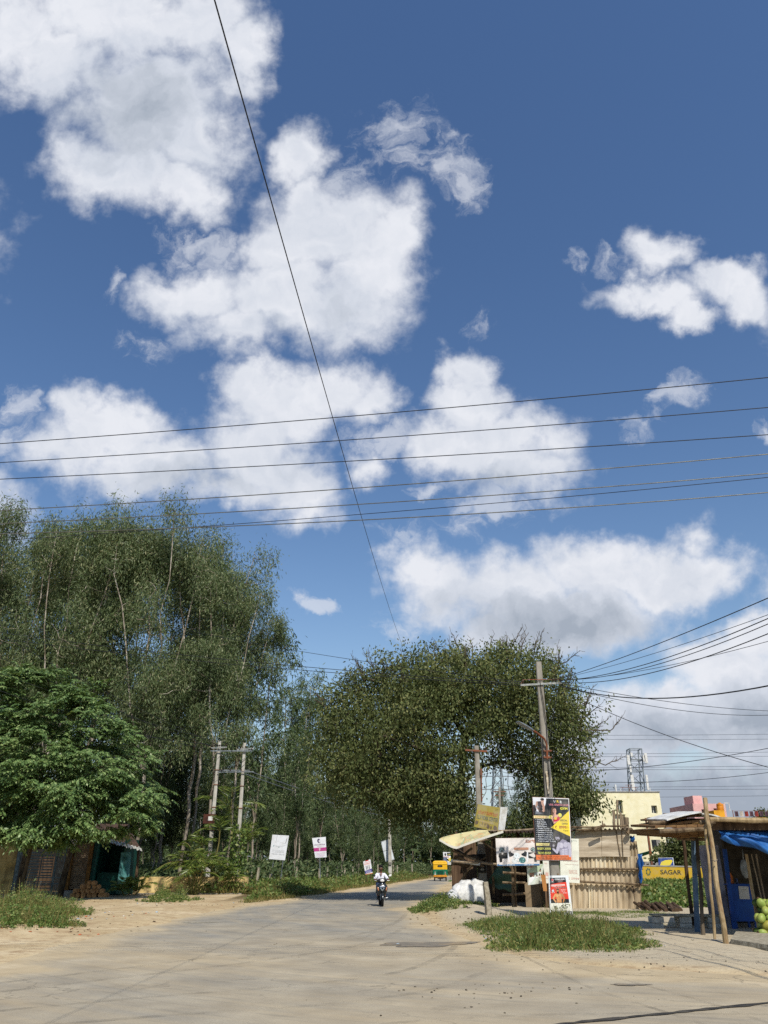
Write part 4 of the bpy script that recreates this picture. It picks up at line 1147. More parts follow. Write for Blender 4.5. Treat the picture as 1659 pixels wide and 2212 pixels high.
def euc_proto(seed, H, crown0, width, nleaders, ntips, nleaf, leafL, mb_, ml_, name, label, group, r0=.016, lean=.02, nclump=0):
    rng = np.random.default_rng(seed)
    root = empty(name, (0, 0, 0), label, 'tree', group)
    s = Skel()
    tr = [np.array([0, 0, -.3])]
    n = 9; hf = H * (crown0 - .04)
    drift = rng.normal(0, lean, 2)
    for i in range(1, n):
        z = hf * i / (n - 1)
        tr.append(np.array([drift[0] * z + rng.normal(0, .0028 * H), drift[1] * z + rng.normal(0, .0028 * H), z]))
    s.path(tr)
    fork = [len(s.p) - 1 - int(rng.integers(0, 3)) for _ in range(nleaders)]
    tips = []
    for k in range(nleaders):
        a = s.p[fork[k]]; ang = 2 * math.pi * (k + rng.uniform(-.25, .25)) / nleaders
        top = H * (.95 if k == 0 else rng.uniform(.84, .95)); reach = width * (.12 if k == 0 else rng.uniform(.32, .6))
        par = fork[k]
        for q in range(1, 8):
            f = q / 7
            p = a + np.array([math.cos(ang) * reach * f ** .8, math.sin(ang) * reach * f ** .8, (top - a[2]) * f * .97]) + np.append(rng.normal(0, .005 * H, 2) * (q < 7), 0)
            par = s.node(p, par)
            tips.append(par)
    # clumps of foliage hang on side branches of the leaders
    T = []
    lead = np.array([s.p[i] for i in tips])
    if nclump:
        # boughs: big drooping clumps with gaps of sky between them
        for q in range(nclump):
            b = lead[rng.integers(len(lead))] if q >= nleaders else s.p[tips[7 * q + 6]] - np.array([0, 0, .035 * H])
            f = np.clip((b[2] / H - crown0) / (1 - crown0), 0, 1)
            w = width * .5 * (1.0 if f < .55 else 1 - .5 * (f - .55) / .45)
            a = rng.uniform(0, 6.283); rr = w * rng.uniform(.25, 1) * .8 if q >= nleaders else 0
            c = b + np.array([math.cos(a) * rr, math.sin(a) * rr, rng.uniform(-.03, .02) * H])
            c[2] = min(c[2], .945 * H)
            k = rng.uniform(.8, 1.25) * width / 6.5
            T.append(in_ell(rng, 8, c, (1.25 * k, 1.25 * k, 1.45 * k), .45))
        T = np.concatenate(T)
    else:
        for _ in range(ntips):
            b = lead[rng.integers(len(lead))]
            f = (b[2] / H - crown0) / (1 - crown0)
            w = width * (.5 * (1 - .42 * max(0, f - .55) / .45) if f > .2 else .3)
            a = rng.uniform(0, 6.283); rr = w * rng.uniform(.15, 1) ** .5 * .72
            T.append(b + np.array([math.cos(a) * rr, math.sin(a) * rr, rng.uniform(-.02, .07) * H]))
        T = np.array(T)
    T[:, 2] = np.clip(T[:, 2], H * crown0 * .8, H * 1.02)
    s.grow(T, rng, .9, 2, .05, .02)
    rad = s.radii(r0)
    V, F = s.mesh(rad, 6)
    np_mesh('trunk', V, F, mb_, root)
    sub = np.concatenate([T + rng.normal(size=T.shape) * np.array([.3, .3, .4]) * (width / 6) for _ in range(2)])
    V, F = hanging(sub, nleaf // 2, np.array([.30, .30, .50]) * (width / 6), leafL, leafL * .2, rng, 1.0, .6)
    np_mesh('crown', V, F, ml_, root)
    return root


EUC = [euc_proto(21 + i, 31, [.42, .36, .46, .40][i], [6.5, 7.5, 6.0, 8.0][i], [3, 4, 3, 5][i], [125, 140, 118, 150][i], 165, .34, m_euc_bark, m_euc, 'eucalyptus_tree', 'tall eucalyptus', 'tall eucalyptus trees of the grove', .0185, nclump=[22, 26, 21, 28][i]) for i in range(4)]
EUCPOS = [  # top pixel x, y, distance, prototype, turn, label
    (12, 1003, 56, 0, .3, 'tall eucalyptus at the edge of the photo, tallest one standing over the compound-leaved tree'),
    (95, 1085, 62, 2, 1.2, 'tall thin eucalyptus second from the edge of the photo, with a low top'),
    (190, 1062, 59, 1, 2.4, 'tall eucalyptus with a broad rounded top, third from the edge of the photo'),
    (288, 1050, 61, 3, 3.3, 'tall broad eucalyptus in the middle of the grove, under the second wire'),
    (392, 1046, 57, 1, 5.0, 'tallest green-topped eucalyptus above the twin electric poles'),
    (468, 1090, 60, 3, .9, 'tall eucalyptus with spreading pale limbs near the open-sky side of the grove'),
    (512, 1150, 57, 0, 2.0, 'tall eucalyptus second from the open-sky side of the grove'),
    (540, 1270, 61, 2, 4.1, 'shorter eucalyptus forming the rounded shoulder of the grove against the sky')]
used = [False] * 4


def plant(protos, used, i, loc, H, proto_h, rz, wide=1.0, label=None, group=None):
    o = protos[i] if not used[i] else copy_tree(protos[i])
    used[i] = True
    k = H / proto_h
    o.location = loc; o.scale = (k * wide, k * wide, k); o.rotation_euler = (0, 0, rz)
    if label: o['label'] = label
    if group: o['group'] = group
    return o


for x, y, Y, i, rz, lab in EUCPOS:
    t = P(x, y, Y)
    plant(EUC, used, i, (t.x, Y, 0), t.z * .965, 31, rz, 1.0, lab)
for x, y, Y, i, rz in [(55, 1120, 72, 3, 1), (150, 1150, 75, 0, 4), (245, 1120, 74, 2, 2), (345, 1125, 73, 1, .5), (420, 1160, 76, 0, 3.4), (470, 1220, 73, 2, 5.2)]:
    t = P(x, y, Y)
    plant(EUC, used, i, (t.x, Y, 0), t.z, 31, rz, 1.15, 'eucalyptus in the back row of the grove, seen between the front trunks', 'eucalyptus trees of the back row')

YNG = [euc_proto(61 + i, [17, 16, 18][i], [.36, .30, .44][i], [4.8, 4.2, 4.4][i], [2, 2, 3][i], [70, 74, 66][i], 110, .36, m_euc_bark, m_euc_young, 'young_eucalyptus', 'slender young eucalyptus', 'slender young eucalyptus of the wood', .013, .03) for i in range(3)]
uy = [False] * 3
for x, y, Y, i, lab in [(578, 1350, 62, 0, 'slender eucalyptus leaning out beside the tall grove, with a thin ragged crown'), (625, 1490, 76, 1, 'medium eucalyptus between the tall grove and the big fig tree'), (660, 1455, 78, 2, 'medium eucalyptus beside the big fig tree, highest of its row'), (700, 1500, 80, 0, 'medium eucalyptus touching the crown of the big fig tree')]:
    t = P(x, y, Y); plant(YNG, uy, i, (t.x, Y, 0), t.z, [17, 16, 18][i], x, 1.1, lab)
# the wood behind: young trees in loose rows up to the verge of the road
rr = random.Random(5)
cnt = 0
while cnt < 66:
    Y = rr.uniform(60, 128); k = (Y - 40) / 60
    X = rr.uniform(-30, 12 + (Y - 60) * .22)
    d = float(road_dist(np.array([X]), np.array([Y]))[0])
    if d < 4.2 or (X > 6 and Y < 105): continue
    if X < -24 and rr.random() < .5: continue
    if X < -9 and Y < 74: continue
    H = rr.uniform(6.5, 11) if X > -14 else rr.uniform(9, 16)
    i = rr.randrange(3)
    plant(YNG, uy, i, (X, Y, 0), H, [17, 16, 18][i], rr.uniform(0, 6.28), rr.uniform(1.0, 1.35), 'thin young eucalyptus in the wood behind the stone fence posts', 'young eucalyptus trees in the wood')
    cnt += 1
for Y0, x0, x1, n in ((133, -14, 30, 16), (150, -20, 44, 16), (66, -44, -20, 9), (80, -52, -18, 12)):
    for i_ in range(n):
        X = x0 + (x1 - x0) * (i_ + rr.uniform(.2, .8)) / n; Y = Y0 + rr.uniform(-4, 6)
        if float(road_dist(np.array([X]), np.array([Y]))[0]) < 3: continue
        i = rr.randrange(3)
        plant(YNG, uy, i, (X, Y, 0), rr.uniform(11, 17), [17, 16, 18][i], rr.uniform(0, 6.28), 1.4, *(('young eucalyptus closing the view where the road bends', 'young eucalyptus trees at the bend') if Y0 > 100 else ('young eucalyptus glimpsed behind the compound-leaved tree and the shops', 'young eucalyptus trees behind the shops')))

# -- the big fig tree behind the pork stall
rng = np.random.default_rng(77)
Yf = 50
fig = empty('fig_tree', (P(1012, 1905, Yf * .86).x, Yf * .86, 0), 'huge spreading fig tree with a dome of drooping leaves behind the pork stall', 'tree')
o0 = np.array(fig.location)
s = Skel()
KF = .86
def pf(x, y, Y=Yf):
    p = np.array(P(x, y, Y * KF)); return p
tb = pf(1012, 1905); tb[2] = -.3
t_end = s.path([tb, pf(1008, 1850), pf(1000, 1770), pf(996, 1690), pf(1002, 1620), pf(1006, 1590)])
f1 = s.path([pf(985, 1560, 50), pf(960, 1520, 50.5), pf(930, 1490, 51)], t_end)
f2 = s.path([pf(1030, 1555, 49.5), pf(1055, 1510, 49), pf(1065, 1470, 49)], t_end)
f3 = s.path([pf(1070, 1560, 49), pf(1130, 1530, 48.5), pf(1185, 1515, 48)], t_end)
f4 = s.path([pf(950, 1640, 48), pf(890, 1610, 47), pf(830, 1590, 46)], t_end - 1)
f5 = s.path([pf(1045, 1655, 49.5), pf(1085, 1645, 49), pf(1140, 1665, 49), pf(1190, 1700, 49)], t_end - 2)
f6 = s.path([pf(940, 1720, 51), pf(880, 1690, 53), pf(810, 1680, 54)], t_end - 3)
f7 = s.path([pf(1010, 1570, 53), pf(1040, 1530, 55)], t_end)
BL = [  # crown lobes: pixel centre, distance, radii (m)
    (800, 1545, 50, 3.0, 3.2, 2.5), (755, 1610, 50, 2.2, 3, 2.5), (850, 1500, 50, 3.2, 3.4, 2.2), (930, 1475, 50, 3.4, 4, 2.2), (1030, 1462, 50, 3.6, 4, 2.2), (1115, 1480, 49, 2.8, 3.4, 2.1), (1175, 1525, 49, 2.3, 3, 2.3), (1210, 1595, 49, 1.6, 2.4, 2.4), (1195, 1675, 49, 1.4, 2.2, 1.7), (1165, 1720, 49, 1.3, 2.0, 1.8), (1228, 1705, 48.6, .9, 1.6, .9), (1258, 1718, 48.6, .5, 1, .4),
    (930, 1545, 48, 3.4, 3.4, 2.8), (1030, 1520, 47.5, 3.2, 3, 2.4), (1120, 1575, 48, 2.4, 2.6, 2.0), (850, 1610, 48, 3.0, 3.2, 2.5), (738, 1665, 50, 1.6, 2.4, 1.7), (805, 1675, 49, 2.4, 3, 1.8), (885, 1690, 49, 2.3, 3, 2.0), (950, 1660, 48.5, 2.0, 2.6, 2.4), (930, 1745, 49, 1.7, 2.4, 1.5), (865, 1735, 50, 1.5, 2.4, 1.1), (985, 1745, 49.5, 1.3, 2.0, 1.6), (1018, 1795, 49, 1.0, 1.6, 1.1), (1110, 1640, 50, 1.5, 1.6, .8), (1060, 1812, 50, 1.5, 1.5, .9), (1150, 1800, 50, 1.6, 1.6, 1.3)]
T, W_ = [], []
for x, y, Y, a, b, c in BL:
    n = int(11 + a * b * c * 1.2)
    T.append(in_ell(rng, n, pf(x, y, Y), (a * KF, b * KF, c * KF), .35))
T = np.concatenate(T)
# the window of sky under the right-hand limb stays open
def pix(p):
    d = p - np.array([0, 0, EYE]); f = d[1] * math.cos(TH) + d[2] * math.sin(TH); u = -d[1] * math.sin(TH) + d[2] * math.cos(TH)
    return 829.5 + FPX * d[0] / f, 1106 - FPX * u / f
def hole(p):
    x, y = pix(p); return ((x - 1075) / 48) ** 2 + ((y - 1712) / 58) ** 2 < 1
T = np.array([t for t in T if not hole(t)])
s.grow(T, rng, .5, 3, .06, .05)
nb_leafy = len(s.p)
TW = []
for (x, y, Y) in [(795, 1418, 50), (830, 1400, 50), (765, 1420, 50), (880, 1392, 50), (920, 1380, 50.5), (958, 1378, 50), (990, 1372, 50), (1030, 1370, 50), (1062, 1366, 50), (1096, 1362, 49), (1125, 1352, 49), (1152, 1346, 49), (1170, 1385, 49), (1200, 1398, 49), (1230, 1408, 48.5), (1215, 1440, 48.5), (1245, 1450, 48.5), (1268, 1495, 48.5), (1285, 1510, 48.5), (1270, 1545, 48.5), (720, 1470, 50), (740, 1452, 50), (705, 1500, 50), (1292, 1620, 48.5), (1280, 1570, 48.5), (860, 1412, 49), (1010, 1388, 48)]:
    c = pf(x, y, Y); mid_ = pf(1000, 1560, 49)
    for _ in range(3):
        tip = c + rng.normal(size=3) * np.array([.5, .6, .22]) - np.array([0, 0, .25])
        d_ = unit(tip - mid_) * .6 + np.array([0, 0, .5]) + rng.normal(size=3) * .18
        L_ = rng.uniform(1.0, 1.6); root_ = tip - unit(d_) * L_
        TW.append((root_, tip))
for root_, tip in TW:
    A = np.array(s.p[:nb_leafy]); k = int(np.argmin(np.linalg.norm(A - root_, axis=1)))
    par = s.node(root_, k)
    for q in range(1, 7):
        f = q / 6; pt = root_ + (tip - root_) * f + rng.normal(size=3) * .03
        par = s.node(pt, par)
        for _ in range(2 if q < 6 else 1):
            d_ = unit(unit(tip - root_) + unit(rng.normal(size=3)) * .85); l_ = rng.uniform(.18, .5) * (1.15 - .5 * f)
            m_ = s.node(pt + d_ * l_ * .5, par); s.node(pt + d_ * l_ + np.array([0, 0, .03]), m_)
rad = s.radii(.0085, 2.15)
V, F = s.mesh(rad, 6)
np_mesh('trunk', V - o0, F, m_bark, fig)
drop = []
for x, y0, y1 in [(1037, 1650, 1760), (1052, 1655, 1740), (1068, 1650, 1735), (1085, 1650, 1760), (1098, 1655, 1730), (1010, 1640, 1730), (1120, 1665, 1750)]:
    Y = 49 + rng.uniform(-.5, .5); a, b = pf(x, y0, Y), pf(x + rng.uniform(-8, 8), y1, Y)
    drop.append([a + (b - a) * t + np.array([rng.normal(0, .06), 0, 0]) for t in np.linspace(0, 1, 7)])
mb = MB()
for d in drop: mb.tube([Vector(p) for p in d], .016, 4)
mb.build('hanging_roots', m_twig, fig)
sub = np.concatenate([T + rng.normal(size=T.shape) * np.array([.42, .42, .36]) for _ in range(7)])
V, F = hanging(sub, 27, np.array([.3, .3, .26]), .18, .088, rng, .85, .7)
C4 = V.reshape(-1, 4, 3)
cen = C4.mean(1); dd = cen - np.array([0, 0, EYE]); ff = dd[:, 1] * math.cos(TH) + dd[:, 2] * math.sin(TH); uu = -dd[:, 1] * math.sin(TH) + dd[:, 2] * math.cos(TH)
px_, py_ = 829.5 + FPX * dd[:, 0] / ff, 1106 - FPX * uu / ff
ok = ~((((px_ - 1075) / 40) ** 2 + ((py_ - 1710) / 50) ** 2 < 1) & (rng.uniform(size=len(cen)) < .93))
C4 = C4[ok]
np_mesh('crown', C4.reshape(-1, 3) - o0, (np.arange(len(C4)) * 4)[:, None] + np.array([[0, 1, 2, 3]]), m_fig, fig)


# -- the compound-leaved tree in front of the shops
def pinnate(C, D, L, rng, pairs=5, lw=.38, ww=.44):
    """feather leaves: rachis from C along D, drooping, with pairs of hanging leaflets"""
    n = len(C); D = unit(D); parts = []
    side = unit(np.cross(D, np.array([0, 0, 1.0]) + rng.normal(size=(n, 3)) * .25))
    L = L[:, None]
    def pt(f): return C + D * L * f + np.array([0, 0, -1.0]) * L * .42 * f * f
    prev = pt(0)
    for k in range(pairs + 1):
        f = .22 + .78 * k / pairs
        p = pt(f)
        fl = 1 - .35 * abs(f - .55) / .45
        for sg in ((-1, 1) if k < pairs else (0,)):
            d = side * sg * .85 + D * .45 + np.array([0, 0, -.62]) + rng.normal(size=(n, 3)) * .12
            d = unit(d); ln = L * lw * fl; w = ln * ww
            s_ = unit(np.cross(d, np.array([0, 0, 1.0]) + rng.normal(size=(n, 3)) * .3 + D * .3))
            nn = np.cross(s_, d)
            mid = p + d * ln * .42
            V = np.stack([p, mid + s_ * w * .5, p + d * ln, mid - s_ * w * .5], 1)
            parts.append(V)
    A = np.concatenate(parts, 1)          # n, quads*4, 3
    q = A.shape[1] // 4
    return A.reshape(-1, 3), (np.arange(n * q) * 4)[:, None] + np.array([[0, 1, 2, 3]])


KF = 1.0
rng = np.random.default_rng(31)
Yt = 43
tul = empty('compound_leaf_tree', (P(120, 1930, Yt).x, Yt, 0), 'bright green spreading tree with drooping feather leaves over the roadside shops', 'tree')
o0 = np.array(tul.location)
s = Skel()
b0 = pf(40, 1940, 44.5); b0[2] = -.2
e1 = s.path([b0, pf(55, 1880, 44), pf(75, 1800, 43.5), pf(95, 1730, 43)])
s.path([pf(140, 1690, 43), pf(200, 1660, 42.5), pf(250, 1650, 42.5)], e1); s.path([pf(60, 1680, 43), pf(20, 1620, 43), pf(-40, 1560, 43)], e1); s.path([pf(110, 1640, 43), pf(120, 1560, 43), pf(110, 1510, 43)], e1)
BL = [(-60, 1560, 43, 3, 3, 2.6), (20, 1520, 43, 2.6, 3, 2.0), (90, 1530, 42.5, 2.4, 3, 2.0), (150, 1580, 42.5, 2.2, 3, 1.9), (210, 1630, 42.5, 2.2, 2.8, 1.8), (265, 1690, 42.5, 1.9, 2.4, 1.5), (310, 1745, 42.5, 1.3, 1.8, .9), (150, 1690, 41.5, 2.6, 2.6, 1.9), (60, 1640, 41.5, 2.8, 2.6, 2.2), (-30, 1680, 41.5, 2.8, 2.6, 2.0), (60, 1750, 41.3, 2.4, 2.2, 1.2), (150, 1765, 41.6, 2.2, 2.2, 1.1), (230, 1750, 42, 1.8, 2.2, 1.2), (-30, 1775, 41.5, 2, 2, 1.0), (100, 1800, 41.2, 1.1, 1.6, .5), (175, 1500, 44, 1.0, 1.2, .8)]
T = np.concatenate([in_ell(rng, int(8 + a * b * c * 1.8), pf(x, y, Y), (a, b, c), .5) for x, y, Y, a, b, c in BL])
s.grow(T, rng, .5, 3, .05, .05)
V, F = s.mesh(s.radii(.011, 2.3), 6)
np_mesh('trunk', V - o0, F, m_bark, tul)
cen = pf(100, 1680, 44)
out_ = unit((T - cen) * np.array([1, 1.1, .4])); n = 30
TT = np.repeat(T, n, 0); OO = np.repeat(out_, n, 0)
D = OO * .75 + unit(rng.normal(size=TT.shape)) * np.array([.95, .95, .22]) + np.array([0, -.2, .1])
C = TT + rng.normal(size=TT.shape) * np.array([.3, .3, .13])
V, F = pinnate(C, D, rng.uniform(.45, .75, len(C)), rng)
np_mesh('crown', V - o0, F, m_pinn, tul)
# ---------------------------------------------------------------- low plants
def gz(x, y): return np.maximum(ground_z(np.asarray(x, float), np.asarray(y, float)), -.01)


def tufts(n, xf, rng, hL, hW, nb=7, spread=.06, lean=.45):
    """grass: nb upright blades per tuft"""
    x, y, k = xf(n, rng)
    x, y, k = np.repeat(x, nb), np.repeat(y, nb), np.repeat(k, nb)
    m = len(x); x = x + rng.normal(0, spread, m); y = y + rng.normal(0, spread, m)
    C = np.stack([x, y, gz(x, y) - .01], 1)
    D = np.stack([rng.normal(0, lean, m), rng.normal(0, lean, m), np.ones(m)], 1)
    return blades(C, D, hL * k * rng.uniform(.5, 1.3, m), hW * rng.uniform(.6, 1.3, m), rng)


def herbs(n, xf, rng, h, leafL, leafW, nl=14, wid=.5):
    """leafy weeds: leaves in a loose heap over each root"""
    x, y, k = xf(n, rng)
    x, y, k = np.repeat(x, nl), np.repeat(y, nl), np.repeat(k, nl)
    m = len(x); hh = h * k * rng.uniform(0, 1, m) ** .8
    a = rng.uniform(0, 6.283, m); r = h * wid * k * rng.uniform(0, 1, m) ** .6
    x = x + r * np.cos(a); y = y + r * np.sin(a)
    C = np.stack([x, y, gz(x, y) + hh], 1)
    D = np.stack([np.cos(a) * .6 + rng.normal(0, .5, m), np.sin(a) * .6 + rng.normal(0, .5, m), rng.normal(.15, .45, m)], 1)
    return blades(C, D, rng.uniform(leafL * .6, leafL * 1.3, m), rng.uniform(leafW * .6, leafW * 1.3, m), rng)


def stalks(n, xf, rng, h, w=.012):
    x, y, k = xf(n, rng); m = len(x)
    C = np.stack([x, y, gz(x, y)], 1); D = np.stack([rng.normal(0, .2, m), rng.normal(0, .2, m), np.ones(m)], 1)
    return blades(C, D, h * k * rng.uniform(.5, 1.2, m), np.full(m, w), rng)


def blob_region(blobs):
    """blobs: (x, y, rx, ry, weight, height factor)"""
    w = np.array([b[4] for b in blobs], float); w /= w.sum()
    def f(n, rng):
        i = rng.choice(len(blobs), n, p=w); B = np.array([b[:4] + b[5:6] for b in blobs], float)[i]
        a = rng.uniform(0, 6.283, n); r = rng.uniform(0, 1, n) ** .62 * 1.22 * (1 + rng.normal(0, .06, n))
        edge = np.clip(1.3 - r, .22, 1)
        x, y = B[:, 0] + B[:, 2] * r * np.cos(a), B[:, 1] + B[:, 3] * r * np.sin(a)
        return x, y, B[:, 4] * edge * (.35 + 1.1 * vnoise(x, y, .55, 51))
    return f


def gp(x, y): g = G(x, y); return (g.x, g.y)


rng = np.random.default_rng(5)
# grass island under the gym boards
isl = blob_region([gp(1080, 2003) + (.95, 1.5, 2, .8), gp(1140, 2015) + (1.2, 2.2, 4, 1.0), gp(1200, 2012) + (1.1, 3.0, 5, 1.2), gp(1205, 2040) + (1.3, 1.5, 4, 1.1), gp(1265, 2042) + (1.05, 1.5, 3, 1.0), gp(1290, 2015) + (1.0, 2.0, 3, .8), gp(1335, 2040) + (.75, 1.0, 1.6, .7), gp(1150, 2050) + (.9, .8, 1.5, .8)])
V, F = join([tufts(3400, isl, rng, .44, .015, 7, .07, .5), herbs(700, isl, rng, .40, .075, .035, 16, .5)])
tag(np_mesh('grass', V, F, m_grass), kind='stuff')
V, F = join([tufts(1500, isl, rng, .50, .014, 6, .05, .45), stalks(1000, isl, rng, .62, .010)])
tag(np_mesh('grass_stalks', V, F, m_weed_dry), kind='stuff')
# thin grass in front of the tin shed and by the sacks
thin = blob_region([gp(1300, 1983) + (1.8, .8, 3, .6), gp(1380, 1976) + (1.2, 1.0, 2, .6), gp(1240, 1984) + (1.0, .8, 1.5, .6), gp(1430, 2000) + (.7, .7, .4, .4)])
V, F = tufts(1500, thin, rng, .16, .013, 7, .08)
tag(np_mesh('thin_grass', V, F, m_grass), kind='stuff')
sack_w = blob_region([gp(950, 1966) + (1.0, 2.2, 2.5, .9), gp(985, 1957) + (1.3, 2.0, 3, 1.1), gp(1020, 1960) + (.9, 1.4, 2, 1.2), gp(930, 1971) + (.6, 1.2, 1, .7)])
V, F = join([tufts(1500, sack_w, rng, .30, .02, 7, .08), herbs(700, sack_w, rng, .42, .09, .045, 20, .6)])
tag(np_mesh('weeds_by_stall', V, F, m_grass), kind='stuff')
# verge along the wood, dry grass and leafy weeds
def verge(d0, d1, y0, y1, hk=1.0):
    def f(n, rng):
        X, Y, K = [], [], []
        while len(X) < n:
            y = y0 + (y1 - y0) * rng.uniform(0, 1, 4000) ** 1.3; x = rng.uniform(-13, 12, 4000)
            d = road_dist(x, y); xl = np.interp(y, [p.y for p in EDGE_L[::-1]], [p.x for p in EDGE_L[::-1]])
            ok = (d > d0) & (d < d1) & (x < xl) & (vnoise(x, y, 2.2, 21) > .26 - .1 * (d > 2.5)) & ~((x < -6.6) & (y < 49.6))
            X += list(x[ok]); Y += list(y[ok]); K += list(hk * (.35 + .65 * sstep(d0, d0 + 2.2, d[ok])) * (.6 + .8 * vnoise(x[ok], y[ok], 1.7, 22)))
        return np.array(X[:n]), np.array(Y[:n]), np.array(K[:n])
    return f
v1 = verge(.7, 6.5, 40.5, 112)
V, F = join([tufts(5200, v1, rng, .52, .035, 7, .14), stalks(2600, v1, rng, .9, .022)])
tag(np_mesh('dry_verge_grass', V, F, m_weed_dry), kind='stuff')
V, F = herbs(2300, verge(1.3, 8, 41, 112), rng, .62, .2, .085, 20, .7)
tag(np_mesh('verge_weeds', V, F, m_weed), kind='stuff')
# undergrowth in the wood
def wood(n, rng):
    X, Y, K = [], [], []
    while len(X) < n:
        y = rng.uniform(53, 150, 4000) ; x = rng.uniform(-34, 30, 4000); d = road_dist(x, y)
        xr = np.interp(y, [50, 74, 100, 125, 150], [-4, .5, 5, 9.5, 19])
        ok = (d > 4) & ((x < xr) | ((y > 128) & (x > xr))) & (vnoise(x, y, 5, 31) > .22)
        X += list(x[ok]); Y += list(y[ok]); K += list(.55 + .9 * vnoise(x[ok], y[ok], 6, 32))
    return np.array(X[:n]), np.array(Y[:n]), np.array(K[:n])
V, F = herbs(1500, wood, rng, 1.35, .36, .13, 44, .8)
tag(np_mesh('undergrowth', V, F, m_euc_young), kind='stuff')
def wood_far(n, rng):
    x = rng.uniform(-60, 90, n); y = rng.uniform(150, 185, n); return x, y, rng.uniform(.6, 1.3, n)
V, F = herbs(900, wood_far, rng, 6.5, 1.1, .5, 50, .55)
tag(np_mesh('far_wood', V, F, m_euc_young), kind='stuff')
def behind_stall(n, rng):
    x = rng.uniform(7, 14.5, n); y = rng.uniform(56, 78, n); return x, y, rng.uniform(.5, 1.2, n)
V, F = herbs(120, behind_stall, rng, 2.2, .4, .17, 40, .7)
tag(np_mesh('scrub_behind_stall', V, F, m_weed), kind='stuff')
# weeds at the left corner of the road, and the small clump with litter
wl = blob_region([gp(10, 1985) + (1.6, 3.5, 3, 1.1), gp(60, 1980) + (1.5, 3.0, 3, 1.0), gp(105, 1985) + (.9, 2.4, 2, .9), gp(20, 2010) + (1.3, 1.6, 2, .8), gp(85, 2008) + (1.0, 1.2, 1.5, .7), gp(45, 1962) + (1.8, 3.0, 2, 1.1)])
V, F = join([herbs(800, wl, rng, .62, .075, .038, 26, .42), tufts(800, wl, rng, .45, .014, 6)])
tag(np_mesh('corner_weeds', V, F, m_weed), kind='stuff')
V, F = join([stalks(1500, wl, rng, .85, .012), tufts(1100, wl, rng, .6, .013, 6, .06, .35)])
tag(np_mesh('corner_dry_grass', V, F, m_weed_dry), kind='stuff')
sc = blob_region([gp(355, 1942) + (.7, 1.2, 3, 1.0), gp(395, 1948) + (.8, 1.2, 2, .6), gp(345, 1950) + (.9, .8, 1.5, .6), gp(352, 1938) + (.25, .6, 1.2, 2.6), gp(390, 1940) + (.25, .5, .6, 2.0)])
V, F = join([herbs(230, sc, rng, .40, .08, .04, 22, .4), tufts(360, sc, rng, .32, .014, 6)])
tag(np_mesh('weed_clump', V, F, m_grass), kind='stuff')
# the overgrown plot behind the bench
def plot(n, rng):
    x = rng.uniform(10.5, 30, n * 3); y = rng.uniform(36.5, 66, n * 3)
    k = x > 9.6 + .02 * (y - 36); x, y = x[k][:n], y[k][:n]
    return x, y, .25 + (1.0 * vnoise(x, y, 3, 41) + .7 * vnoise(x, y, 1.1, 42) ** 2) * sstep(35, 42, y)
V, F = herbs(2300, plot, rng, .42, .19, .12, 24, 1.1)
tag(np_mesh('overgrown_plot', V, F, m_weed), kind='stuff')
V, F = tufts(1200, plot, rng, .42, .028, 7, .2, .35)
V2, F2 = stalks(900, plot, rng, .9, .02); V, F = join([(V, F), (V2, F2)])
tag(np_mesh('dry_plot_grass', V, F, m_weed_dry), kind='stuff')


# -- palms
def palm(name, loc, stems, nfr, L, rng, label, H=1.2, group=None, up=.9, leafm=None):
    root = empty(name, loc, label, 'palm', group)
    mb = MB(); parts = []
    for k in range(stems):
        a = 6.283 * k / stems + rng.uniform(-.3, .3); h = H * rng.uniform(.6, 1.2); r = .28 if stems > 1 else 0
        top = Vector((math.cos(a) * r * 1.8, math.sin(a) * r * 1.8, h))
        mb.stick((math.cos(a) * r * .5, math.sin(a) * r * .5, -.1), top, .06, .035, 7, .02)
        for j in range(nfr):
            b = rng.uniform(0, 6.283); el = rng.uniform(.25, 1.35) * up
            d = np.array([math.cos(b) * math.cos(el), math.sin(b) * math.cos(el), math.sin(el)]); ll = L * rng.uniform(.7, 1.15)
            m = 26; f = np.linspace(.12, 1, m)[:, None]
            P_ = np.array(top) + d * ll * f + np.array([0, 0, -1.]) * ll * .5 * f ** 2.2
            T_ = unit(d + np.array([0, 0, -1.]) * 1.1 * f ** 1.2)
            s_ = unit(np.cross(T_, np.array([0, 0, 1.0])))
            for sg in (-1, 1):
                D = s_ * sg * .8 + T_ * .75 + np.array([0, 0, -.25]) + rng.normal(size=(m, 3)) * .07
                parts.append(blades(P_, D, ll * .30 * np.sin(np.pi * (.12 + .83 * f[:, 0])) + .05, np.full(m, .042), rng))
            mid = [Vector(p) for p in P_[::5]]
            mb.tube([top] + mid, [.018] + [.012 * (1 - i / len(mid)) + .004 for i in range(len(mid))], 4)
    mb.v = [tuple(Vector(p) + Vector(loc)) for p in mb.v]
    mb.build('stems', m_weed_dry, root)
    V, F = join(parts); np_mesh('fronds', V, F, leafm or m_palm, root)
    return root


